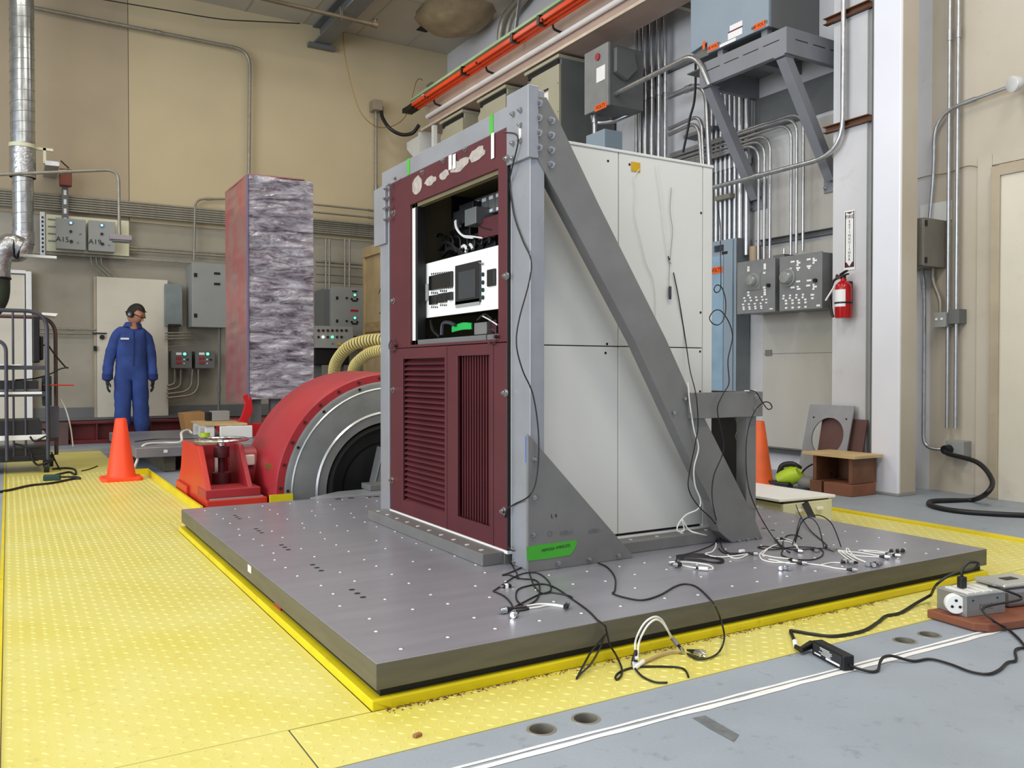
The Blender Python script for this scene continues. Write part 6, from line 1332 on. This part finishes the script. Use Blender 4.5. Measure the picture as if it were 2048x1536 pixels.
# ================================================================== CABLES AND CONNECTORS ON AND BESIDE THE TABLE
ZT = .119
def conn(t, p, d, L=.034, r=.0075, boot=True, nm='connector'):    # black boot and bright metal shell along d
    p = Vector(p); d = Vector(d).normalized()
    c = part(t, nm, MB().cyl(p, p+d*L*.62, r*.45, 12, r2=r*.95), black)
    part(c, 'metal_shell', MB().cyl(p+d*L*.62, p+d*L, r, 14).cyl(p+d*L, p+d*(L+.006), r*.72, 12), chrome)
def lay(uvs, z=ZT+.003): return smooth([AZ(u, v, z) for u, v in uvs], 7)
def wirep(t, pts, r=.0026, m=wire_k, nm='wire'): return part(t, nm, MB().tube(pts, r, 6), m)
def zo(x, y, ox, oy, s_): return (ox+x/s_, oy+y/s_)
def Z1(l, z=ZT+.003): return smooth([AZ(*zo(x, y, 960, 1040, 6.827), z) for x, y in l], 7)
t = thing('sensor_cable', 'thin black cable running down the near post and looping on the table at its foot', 'cable', AZ(1010, 1110, ZT))
PF = PXF-.006
wirep(t, smooth([AX(1008, 265, PXF-.03), AX(1030, 268, PXF-.03), AX(1036, 285, PXF-.03), AX(1022, 345, PXF-.02), AX(1020, 370, PF), AX(1028, 430, PF), AX(1045, 480, PF), AY(1062, 520, GY-.02), AY(1058, 565, GY-.02), AY(1038, 640, GY-.03), AY(1033, 690, GY-.03), AY(1045, 740, GY-.03), AY(1066, 790, GY-.03), AY(1077, 870, GY-.03), AY(1074, 950, GY-.03), AY(1060, 990, GY-.03), AX(1030, 1008, PF), AX(1015, 1018, PXF-.02), AX(1010, 1035, PXF-.02)], 8), .0028)
wirep(t, smooth([AX(1016, 1090, PXF-.01), AX(1022, 1100, PXF-.02), AZ(1050, 1107, .14), AZ(1072, 1115, .125), AZ(1078, 1124, .122), AZ(1050, 1132, .122), AZ(1020, 1145, .122), AZ(1005, 1150, .122), AZ(1018, 1150, .122), AZ(1040, 1157, .122), AZ(1070, 1160, .122), AZ(1079, 1172, .122), AZ(1076, 1195, .122), AZ(1060, 1208, .122), AZ(1045, 1210, .122), AZ(1033, 1198, .122), AZ(1035, 1180, .122), AZ(1055, 1172, .122), AZ(1085, 1168, .122), AZ(1110, 1175, .122), AZ(1140, 1195, .122), AZ(1175, 1220, .122), AZ(1195, 1240, .122), AZ(1210, 1251, .125)], 7), .0028)
wirep(t, Z1([(330, 450), (430, 600), (520, 760), (510, 800)]) , .0026)
t = thing('sensor_cable', 'thin black cable ending in two metal connectors and white leads on the table', 'cable', AZ(1010, 1218, ZT))
wirep(t, Z1([(330, 440), (540, 560), (660, 700), (740, 900), (850, 1000), (980, 990), (1200, 1030), (1260, 1060)]))
wirep(t, Z1([(180, 970), (330, 870), (480, 770), (640, 720), (800, 730), (930, 830), (970, 930), (940, 980), (800, 1020), (560, 1140), (450, 1200)]))
wirep(t, Z1([(180, 970), (330, 1040), (420, 1130), (445, 1190)]))
wirep(t, Z1([(600, 1180), (800, 1150), (1000, 1155), (1150, 1180)]), .0035, wire_w, 'lead')
wirep(t, Z1([(620, 1215), (800, 1190), (950, 1165), (1150, 1190)]), .0035, wire_w, 'lead')
wirep(t, Z1([(450, 1200), (560, 1190), (640, 1185)]), .005); wirep(t, Z1([(500, 1240), (600, 1225), (660, 1210)]), .005)
def cz(x, y, z=ZT+.010): return AZ(*zo(x, y, 960, 1040, 6.827), z)
conn(t, cz(440, 1210), cz(290, 1240)-cz(440, 1210), .040, .011); conn(t, cz(520, 1260), cz(430, 1310)-cz(520, 1260), .034, .010)
conn(t, cz(1155, 1200), cz(1250, 1090)-cz(1155, 1200), .036, .010)
t = thing('wire_tag', 'tiny white labelled plug lying on the table beside the black wire', 'plug', cz(370, 900, ZT)); 
a = cz(370, 900, ZT+.006); part(t, 'plug_body', MB().obox(a, (.013, -.004, 0), (.002, .008, 0), (0, 0, .006)), black, .002); part(t, 'plug_label', MB().obox(a+Vector((-.003, 0, .0005)), (.005, -.0015, 0), (.0022, .0084, 0), (0, 0, .0062)), wht_lab); part(t, 'plug_pin', MB().cyl(a+Vector((.012, -.003, 0)), a+Vector((.024, -.007, 0)), .003, 8).cyl(a+Vector((-.012, .003, 0)), a+Vector((-.024, .007, 0)), .003, 8), steel)
# over the table edge, hanging to the deck
t = thing('sensor_cable', 'black cable hanging over the table edge into a tangle on the yellow deck', 'cable', AZ(1235, 1355, 0))
wirep(t, smooth([AZ(1195, 1240, .123), AZ(1210, 1252, .123), AY(1213, 1262, 1.99), AY(1220, 1290, 1.985), AY(1232, 1310, 1.98), AZ(1243, 1335, .01), AZ(1243, 1350, .006), AZ(1234, 1359, .006), AZ(1231, 1353, .006), AZ(1240, 1344, .006), AZ(1262, 1336, .006), AZ(1290, 1333, .006), AZ(1350, 1334, .006), AZ(1370, 1340, .006), AZ(1377, 1354, .006)], 7), .003)
wirep(t, smooth([AY(1213, 1268, 1.985), AY(1185, 1300, 1.98), AZ(1170, 1325, .03), AZ(1154, 1356, .006), AZ(1158, 1350, .006), AZ(1180, 1330, .02), AY(1198, 1300, 1.975), AY(1209, 1273, 1.98)], 6), .003)
wirep(t, smooth([AZ(1270, 1337, .008), AZ(1285, 1353, .006), AZ(1310, 1364, .006), AZ(1335, 1365, .006)], 6), .003)
t = thing('splitter_cable', 'arched white twin lead with a bundle of metal connectors on the yellow deck', 'cable', AZ(1270, 1330, 0))
YA = 1.955
wirep(t, smooth([AZ(1272, 1318, .03), AY(1270, 1290, YA), AY(1276, 1268, YA), AY(1290, 1245, YA), AY(1308, 1234, YA), AY(1322, 1238, YA), AY(1333, 1255, YA), AZ(1342, 1275, .04)], 7), .0032, wire_w, 'lead')
wirep(t, smooth([AZ(1275, 1318, .03), AY(1277, 1290, YA-.01), AY(1283, 1272, YA-.01), AY(1296, 1250, YA-.01), AY(1312, 1239, YA-.01), AY(1326, 1247, YA-.01), AY(1336, 1262, YA-.01), AZ(1344, 1275, .04)], 7), .0032, wire_w, 'lead')
conn(t, AZ(1272, 1300, .05), AZ(1268, 1330, .008)-AZ(1272, 1300, .05), .052, .010)
wirep(t, smooth([AZ(1274, 1330, .010), AZ(1290, 1323, .010), AZ(1320, 1310, .010), AZ(1345, 1303, .010), AZ(1365, 1303, .010)], 6), .0042, M('tan wire', (190, 160, 120), .5), 'lead')
part(t, 'white_sleeve', MB().cyl(AZ(1270, 1335, .010), AZ(1286, 1323, .012), .007, 12), wht_lab)
a, b = AZ(1344, 1276, .035), AZ(1357, 1291, .02); part(t, 'clear_sleeve', MB().cyl(a, b, .007, 12), greytool); conn(t, b, AZ(1367, 1305, .010)-b, .030, .007)
for k in range(6):
    p = AZ(1374+(k % 3), 1300, .012+.006*(k//3)); d = AZ(1400, 1303+k*1.6, .010+.008*(k % 2))-p; conn(t, p, d, .050, .0062)
t = thing('sensor_cable', 'black cable crossing the near table face and falling in a wide arc to the deck', 'cable', AZ(1410, 1310, 0))
wirep(t, smooth([AZ(1196, 1126, .125), AZ(1215, 1135, .122), AZ(1230, 1155, .122), AZ(1230, 1180, .122), AZ(1226, 1187, .122), AZ(1250, 1195, .122), AZ(1285, 1200, .122), AZ(1320, 1190, .122), AZ(1350, 1173, .122), AZ(1372, 1168, .122), AZ(1395, 1175, .122), AZ(1420, 1198, .123), AZ(1430, 1212, .125), AY(1440, 1235, 1.985), AY(1448, 1265, 1.95), AZ(1447, 1285, .04), AZ(1437, 1305, .010), AZ(1418, 1316, .008), AZ(1395, 1318, .008), AZ(1375, 1308, .008)], 7), .003)
# cables on the white side and the brace
t = thing('sensor_cable', 'thin white wire hanging down the white cabinet side then a thin black lead', 'cable', AY(1312, 332, CY0-.006))
SYp = CY0-.006
wirep(t, smooth([AY(1312, 330, SYp), AY(1318, 370, SYp), AY(1325, 430, SYp), AY(1332, 490, SYp), AY(1336, 512, SYp)], 6), .0018, wire_w)
conn(t, AY(1336, 512, SYp), AY(1347, 540, SYp)-AY(1336, 512, SYp), .03, .004)
wirep(t, smooth([AY(1347, 545, SYp), AY(1358, 600, SYp), AY(1371, 680, SYp), AY(1380, 740, SYp-.06), AY(1392, 790, GY-.03), AY(1396, 850, GY-.03), AY(1390, 890, GY-.03), AY(1378, 950, GY-.03), AY(1378, 980, GY-.03), AY(1395, 1010, GY-.03), AY(1425, 1040, GY-.03), AZ(1436, 1062, .15), AZ(1430, 1085, .125), AZ(1400, 1100, .122), AZ(1360, 1112, .122), AZ(1352, 1122, .122)], 7), .0026)
t = thing('sensor_cable', 'thin white wire from the yellow tag wandering down the white cabinet side', 'cable', AY(1275, 340, SYp))
wirep(t, smooth([AY(1279, 338, SYp), AY(1268, 355, SYp), AY(1271, 380, SYp), AY(1270, 430, SYp), AY(1284, 490, SYp), AY(1292, 525, SYp), AY(1305, 555, SYp), AY(1311, 590, SYp), AY(1311, 635, SYp)], 6), .0016, wire_w)
t = thing('hanging_connector', 'small dark connector hanging on a thin lead against the white side', 'plug', AY(1340, 575, SYp))
wirep(t, smooth([AY(1343, 375, SYp), AY(1340, 420, SYp), AY(1345, 460, SYp), AY(1341, 510, SYp), AY(1338, 560, SYp), AY(1340, 575, SYp)], 6), .0012, galv_dull)
a = AY(1340, 573, SYp-.004); part(t, 'connector_body', MB().cyl(a, a-Vector((0, 0, .04)), .0065, 12).cyl(a-Vector((.004, 0, .04)), a-Vector((.004, 0, .055)), .003, 8).cyl(a-Vector((-.004, 0, .04)), a-Vector((-.004, 0, .055)), .003, 8), gun)
t = thing('sensor_cable', 'white cable snaking down the grey brace to the table', 'cable', AZ(1360, 1065, ZT))
wirep(t, smooth([AY(1376, 765, GY-.02), AY(1380, 810, GY-.02), AY(1388, 860, GY-.02), AY(1397, 895, GY-.02), AY(1388, 935, GY-.02), AY(1390, 970, GY-.02), AY(1401, 1000, GY-.02), AY(1396, 1018, GY-.02), AY(1372, 1030, 2.65), AY(1357, 1048, 2.65), AY(1355, 1062, 2.65), AY(1368, 1060, 2.645), AY(1365, 1040, 2.64), AY(1378, 1060, 2.64), AY(1400, 1068, 2.62), AZ(1425, 1075, .123), AZ(1432, 1090, .123), AZ(1425, 1103, .123), AZ(1411, 1108, .123), AZ(1435, 1114, .123), AZ(1460, 1113, .123), AZ(1495, 1108, .123)], 7), .0032, wire_w)
t = thing('sensor_cable', 'black cable looping in the air then down the brace to the coil on the table', 'cable', AZ(1440, 1095, ZT))
YK = 2.60
wirep(t, smooth([AY(1437, 420, 2.9), AY(1441, 455, 2.85), AY(1441, 500, YK+.1), AY(1442, 560, YK), AY(1440, 580, YK), AY(1432, 585, YK), AY(1428, 578, YK), AY(1434, 570, YK), AY(1444, 576, YK), AY(1451, 600, YK), AY(1450, 630, YK), AY(1440, 648, YK), AY(1427, 648, YK), AY(1419, 636, YK), AY(1428, 622, YK), AY(1442, 622, YK), AY(1458, 645, YK), AY(1465, 675, YK), AY(1456, 720, YK), AY(1458, 765, YK), AY(1448, 785, YK), AY(1435, 815, YK), AY(1440, 850, YK), AY(1447, 885, YK), AY(1444, 912, YK), AY(1428, 950, YK), AY(1424, 990, YK), AY(1430, 1030, YK), AZ(1440, 1062, .15), AZ(1441, 1085, .13), AZ(1455, 1105, .122), AZ(1500, 1105, .122)], 6), .0024)
t = thing('sensor_cable', 'black cable curled off the cross bar end then down to the table tangle', 'cable', AZ(1575, 1100, ZT))
YM = 2.58
wirep(t, smooth([AY(1490, 781, 2.64), AY(1510, 783, YM), AY(1522, 800, YM), AY(1535, 818, YM), AY(1544, 815, YM), AY(1538, 805, YM), AY(1525, 806, YM), AY(1508, 825, YM), AY(1496, 860, YM), AY(1492, 900, YM), AY(1494, 955, YM), AY(1505, 1000, YM), AZ(1530, 1050, .16), AZ(1560, 1092, .122), AZ(1580, 1105, .122)], 7), .0026)
part(t, 'tie_label', MB().obox(AY(1500, 783, 2.62)+Vector((0, 0, .004)), (.022, 0, 0), (0, .012, 0), (0, 0, .002)), wht_lab)
t = thing('sensor_cable', 'wavy pale wire hanging on the dark sheet behind the brace', 'cable', AY(1475, 840, 2.79))
wirep(t, smooth([AY(1471, 836, 2.79), AY(1475, 855, 2.79), AY(1471, 875, 2.79), AY(1480, 890, 2.79), AY(1474, 920, 2.79), AY(1478, 950, 2.79), AY(1482, 965, 2.79)], 6), .0016, blade)
def Z2(l, z=ZT+.003): return smooth([AZ(*zo(x, y, 1300, 1020, 3.793), z) for x, y in l], 7)
def c3(x, y, z=ZT+.008): return AZ(*zo(x, y, 1300, 1020, 3.793), z)
t = thing('cable_coil', 'flat coil of thin black cable with white loop by the brace foot', 'cable', c3(350, 380, ZT))
for k in range(4):
    wirep(t, Z2([(200, 345+k*6), (330, 330+k*9), (480, 345+k*7), (560, 380+k*4), (500, 395+k*3), (360, 385-k*4), (220, 365+k*3)]), .0022)
wirep(t, Z2([(230, 395), (330, 400), (430, 415), (470, 430), (475, 450), (430, 455)]), .0034, wire_w, 'lead'); wirep(t, Z2([(240, 420), (300, 432), (360, 440)]), .0034, wire_w, 'lead')
conn(t, c3(240, 405), c3(150, 400)-c3(240, 405), .040, .010); conn(t, c3(240, 420), c3(150, 412, ZT+.016)-c3(240, 420), .036, .009)
part(t, 'clear_sleeve', MB().cyl(c3(370, 442), c3(440, 448), .007, 12), wht_lab); conn(t, c3(370, 442), c3(330, 436)-c3(370, 442), .016, .006)
t = thing('splitter_cable', 'white branching lead lying across the table right of the brace foot', 'cable', c3(860, 370, ZT))
wirep(t, Z2([(520, 290), (560, 325), (640, 335), (700, 325), (770, 330)])); wirep(t, Z2([(590, 340), (620, 362), (680, 365), (740, 340)]), .003, wire_w, 'lead')
part(t, 'white_sleeve', MB().obox(c3(697, 312), (.012, 0, 0), (0, .007, 0), (0, 0, .006)), wht_lab, .002)
conn(t, c3(750, 330), c3(830, 332)-c3(750, 330), .028, .007)
for l in ([(830, 335), (880, 300), (960, 262), (900, 290), (850, 340)], [(830, 340), (850, 375), (920, 395), (1000, 400), (1060, 398)], [(835, 335), (920, 355), (1000, 365), (1060, 370)], [(900, 375), (960, 385), (1050, 405), (1130, 408), (1160, 405), (1300, 420), (1400, 440), (1500, 452)], [(1300, 415), (1380, 400), (1450, 402)], [(970, 235), (1050, 240), (1090, 260), (1130, 300)], [(1010, 215), (1080, 235), (1120, 280)]):
    wirep(t, Z2(l), .003, wire_w, 'lead')
for p, q in (((1050, 375), (1110, 385)), ((1110, 400), (1160, 402)), ((1490, 450), (1610, 458)), ((1010, 215), (950, 218)), ((1090, 305), (1170, 315)), ((1220, 300), (1285, 312)), ((1450, 400), (1500, 385))):
    conn(t, c3(*p), c3(*q)-c3(*p), .032, .0075)
for p, q in (((1010, 430), (960, 460)), ((1030, 425), (1015, 455)), ((1050, 430), (1080, 470))): conn(t, c3(*p, ZT+.010), c3(*q, ZT+.009)-c3(*p, ZT+.010), .028, .0078)
t = thing('cable_coil', 'loose round loops of black cable standing on the table at right', 'cable', c3(1200, 250, ZT))
wirep(t, Z2([(950, 220), (1010, 280), (1100, 300), (1300, 290), (1430, 300)])); wirep(t, Z2([(1010, 300), (1000, 340), (1080, 370), (1220, 378), (1300, 350), (1310, 310), (1240, 285), (1100, 280), (930, 300), (820, 285), (870, 275), (1000, 290)]))
b0 = c3(1110, 250); 
def arch(x0, y0, x1, y1, hx, hgt, sk=0):
    a = c3(x0, y0, ZT+.003); b = c3(x1, y1, ZT+.003); return smooth([a, a*.8+b*.2+Vector((0, 0, hgt*.75)), a*.5+b*.5+Vector((0, 0, hgt)), a*.2+b*.8+Vector((0, 0, hgt*.75)), b], 8)
wirep(t, arch(1080, 260, 1450, 280, 0, .13)); wirep(t, arch(1100, 255, 1320, 290, 0, .12)); wirep(t, arch(1100, 240, 1145, 60, 0, .02)); wirep(t, Z2([(1150, 215), (1110, 190), (1040, 195), (1010, 240), (1010, 300)]))
wirep(t, smooth([AZ(1592, 1010, .15), AZ(1600, 1030, .14), AZ(1620, 1060, .125), AZ(1645, 1082, .122), AZ(1655, 1092, .122)], 6))
t = thing('splitter_cable', 'bundle of white leads fanning into black connectors at the far right of the table', 'cable', c3(1600, 360, ZT))
conn(t, c3(1330, 280), c3(1420, 310)-c3(1330, 280), .034, .008); part(t, 'clear_sleeve', MB().cyl(c3(1350, 285), c3(1400, 303), .0078, 12), greytool)
for l in ([(1420, 305), (1520, 318), (1600, 325), (1740, 350)], [(1430, 310), (1560, 345), (1680, 355), (1740, 358)], [(1600, 305), (1700, 310), (1790, 320), (1820, 300)], [(1620, 312), (1720, 325), (1850, 330)], [(1430, 315), (1470, 350), (1510, 380)], [(1440, 310), (1500, 350), (1560, 390)], [(1490, 290), (1500, 330), (1570, 370), (1640, 400)], [(1500, 290), (1560, 360), (1680, 410)]):
    wirep(t, Z2(l), .0028, wire_w, 'lead')
for p, q in (((1740, 352), (1840, 358)), ((1790, 330), (1850, 350)), ((1820, 340), (1910, 345)), ((1510, 385), (1465, 385)), ((1575, 400), (1525, 395)), ((1640, 400), (1680, 435)), ((1670, 405), (1720, 425)), ((1690, 400), (1780, 415)), ((1830, 320), (1832, 275)), ((1880, 320), (1872, 280)), ((1905, 315), (1945, 290))):
    conn(t, c3(*p), c3(*q, ZT+.012)-c3(*p), .036, .0085)
# power brick and its cords
t = thing('power_adapter', 'black laptop style power brick with white print lying on the grey floor', 'power adapter', AZ(1658, 1325, 0))
a, b = AZ(1628, 1312, 0), AZ(1682, 1341, 0); d = (b-a).normalized(); n_ = Vector((-d.y, d.x, 0)); L = (b-a).length/2+.012; c = (a+b)/2+n_*.018
br_ = part(t, 'brick_body', MB().obox(c+Vector((0, 0, .023)), d*L, n_*.018, (0, 0, .022)), black, .004)
fp = c-n_*.0184
part(br_, 'printed_label', MB().obox(fp+Vector((0, 0, .024)), d*L*.88, n_*.0003, (0, 0, .016)), M('dark label', (44, 44, 50), .5))
fq = fp-n_*.0006
for k in range(5): part(br_, 'fine_print', MB().obox(fq+d*L*(-.15+.08*(k % 3))+Vector((0, 0, .036-.0045*k)), d*L*(.30+.06*(k % 2)), n_*.0003, (0, 0, .0008)), wht_lab)
part(br_, 'white_strip', MB().obox(fq+d*L*.35+Vector((0, 0, .012)), d*L*.42, n_*.0003, (0, 0, .003)), wht_lab); part(br_, 'white_strip', MB().obox(fq-d*L*.6+Vector((0, 0, .012)), d*L*.2, n_*.0003, (0, 0, .002)), wht_lab)
e0 = c-d*L+Vector((0, 0, .022)); part(t, 'plug_end', MB().tube([e0, e0-d*.03+Vector((0, 0, -.002)), AZ(1602, 1300, .015), AZ(1592, 1294, .015)], [.016, .013, .010, .007], 12), black)
wirep(t, smooth([AZ(1592, 1294, .015), AZ(1590, 1285, .014), AZ(1585, 1272, .010), AZ(1581, 1262, .008), AZ(1590, 1262, .008), AZ(1625, 1268, .008), AZ(1670, 1272, .008), AZ(1725, 1262, .008), AZ(1755, 1245, .008), AZ(1772, 1232, .008), AZ(1800, 1226, .008), AZ(1830, 1208, .012), AZ(1862, 1190, .03)], 7), .0055, wire_k, 'power_lead')
part(t, 'white_band', MB().cyl(AZ(1589.5, 1283, .013), AZ(1591.5, 1292, .015), .0075, 12), wht_lab)
e1 = c+d*L+Vector((0, 0, .018))
wirep(t, smooth([e1, AZ(1712, 1336, .010), AZ(1740, 1343, .006), AZ(1756, 1340, .006), AZ(1760, 1325, .015), AZ(1768, 1314, .022), AZ(1785, 1312, .018), AZ(1825, 1322, .006), AZ(1860, 1318, .006), AZ(1900, 1328, .006), AZ(1940, 1343, .006), AZ(1975, 1348, .006), AZ(1998, 1340, .006), AZ(2015, 1325, .006), AZ(2032, 1320, .006), AZ(2030, 1302, .006), AZ(2040, 1296, .006), AZ(2060, 1296, .006)], 7), .0042, wire_k, 'output_lead')
# outlet boxes on the brown board
t = thing('board', 'brown tray board lying on the floor under the grey outlet boxes', 'board', AZ(1980, 1250, 0))
Bd = [Vector((2.745, 1.775, 0)), Vector((2.73, 1.60, 0)), Vector((2.76, 1.565, 0)), Vector((3.4, 1.44, 0)), Vector((3.44, 1.66, 0))]
part(t, 'board_slab', MB().prism([p+Vector((0, 0, .003)) for p in Bd], (0, 0, .028)), M('brown board paint', (128, 74, 50), .5, 0, .08), .004)
ang = math.atan2(-.125, .64)
U = Vector((math.cos(ang), math.sin(ang), 0)); V_ = Vector((-U.y, U.x, 0))
t = thing('outlet_box', 'galvanised metal outlet box with receptacles on top and a round white socket', 'outlet', AZ(1900, 1225, .031))
c = Vector((2.865, 1.69, .031))
part(t, 'box_body', MB().obox(c+Vector((0, 0, .035)), U*.088, V_*.062, (0, 0, .035)), M('galvanised box', (150, 152, 152), .38, .5, .08), .002)
part(t, 'box_cover', MB().obox(c+Vector((0, 0, .0725)), U*.090, V_*.064, (0, 0, .0018)), M('bright zinc', (200, 202, 200), .3, .6, .05))
for k in range(4): part(t, 'receptacle', MB().obox(c+U*(-.055+k*.036)+Vector((0, 0, .0755)), U*.012, V_*.048, (0, 0, .002)), cab_white, .001)
sk = c-U*.098-V_*.025+Vector((0, 0, .038)); n_ = (-U*.55-V_*.8).normalized()
so = part(t, 'round_socket', MB().cyl(sk-n_*.02, sk+n_*.012, .032, 26), white, .002)
for k in range(3): q = sk+n_*.0125+Vector((0, 0, .014*math.cos(k*2.1)))+n_.cross(Vector((0, 0, 1)))*.014*math.sin(k*2.1); part(so, 'socket_slot', MB().cyl(q, q+n_*.001, .005, 8), ink)
part(t, 'side_screw', MB().cyl(c-V_*.062-U*.06+Vector((0, 0, .055)), c-V_*.064-U*.06+Vector((0, 0, .055)), .003, 8), ink); part(t, 'side_screw', MB().cyl(c-V_*.062+U*.05+Vector((0, 0, .055)), c-V_*.064+U*.05+Vector((0, 0, .055)), .003, 8), ink)
text(t, 'handwriting', 'DMC', c+U*.0885+Vector((0, 0, .035)), V_, (0, 0, 1), .035, scuff)
text(t, 'handwriting', 'DMC', c-V_*.0625+U*.0+Vector((0, 0, .028)), U, (0, 0, 1), .028, scuff)
t2 = thing('plug', 'black three pin plug standing in the near outlet box with its cord looped', 'plug', c+Vector((0, 0, .078)))
q = c-U*.03+V_*.01+Vector((0, 0, .078)); part(t2, 'plug_body', MB().obox(q+Vector((0, 0, .02)), U*.013, V_*.011, (0, 0, .02)), black, .004)
wirep(t2, smooth([q+Vector((0, 0, .04)), q+Vector((.0, 0, .062)), q+U*.03+Vector((0, .0, .085)), q+U*.075+Vector((0, 0, .08)), q+U*.07+V_*.02+Vector((0, 0, .055)), q+U*.03+V_*.06+Vector((0, 0, .035)), q-U*.03+V_*.075+Vector((0, 0, .0)), AZ(1862, 1190, .03)], 7), .005, wire_k, 'cord')
t = thing('outlet_box', 'rounded grey metal box with a shiny raised cover behind the near outlet box', 'outlet', (3.12, 1.68, .031))
c = Vector((3.11, 1.685, .031)); part(t, 'box_body', MB().obox(c+Vector((0, 0, .033)), U*.10, V_*.072, (0, 0, .033)), MATS['galvanised box'], .014)
part(t, 'box_cover', MB().obox(c+Vector((-.02, 0, .075)), U*.095, V_*.065, (0, 0, .008)), MATS['bright zinc'], .007); part(t, 'cover_recess', MB().obox(c+Vector((-.02, 0, .0835)), U*.03, V_*.016, (0, 0, .0012)), black)
part(t, 'pipe_nipple', MB().cyl(c-U*.16+Vector((0, 0, .035)), c-U*.09+Vector((0, 0, .035)), .018, 16), galv)
solo('cord', MB().tube(smooth([Vector((2.92, 1.66, .115)), Vector((2.90, 1.60, .118)), Vector((2.94, 1.56, .09)), AZ(1968, 1215, .07), AZ(1985, 1240, .04), AZ(2015, 1258, .01), AZ(2035, 1275, .007), AZ(2048, 1290, .007), AZ(2056, 1300, .007)], 7), .0042, 8), wire_k, 'thin black cord draped over the outlet box and down to the floor', 'cable')
# floor litter along the curb, one part each
rr = random.Random(9)
lt = MB()
for k in range(520):
    x = PX0+.02+rr.random()**1.3*2.0; y = 1.994-abs(rr.gauss(0, .011)); a = rr.uniform(0, 6); L = rr.uniform(.002, .008)
    lt.prism([(x, y, .002), (x+L*math.cos(a), y+L*math.sin(a), .002), (x+L*.4*math.cos(a+2), y+L*.4*math.sin(a+2), .002)], (0, 0, .002))
dg = solo('debris', lt, M('brown litter', (120, 84, 56), .9, 0, .3, 80), 'brown grit and shavings gathered along the yellow curb', 'debris'); dg['kind'] = 'stuff'
solo('wood_chip', MB().obox(AZ(835, 1470, .006), (.010, .003, 0), (-.002, .006, 0), (0, 0, .004)), M('chip brown', (150, 104, 62), .8), 'small brown chip on the yellow deck near the seam', 'chip', bev=.002)
for o in [x for x in bpy.data.objects if 'ext' in x.keys()]: del o['ext']
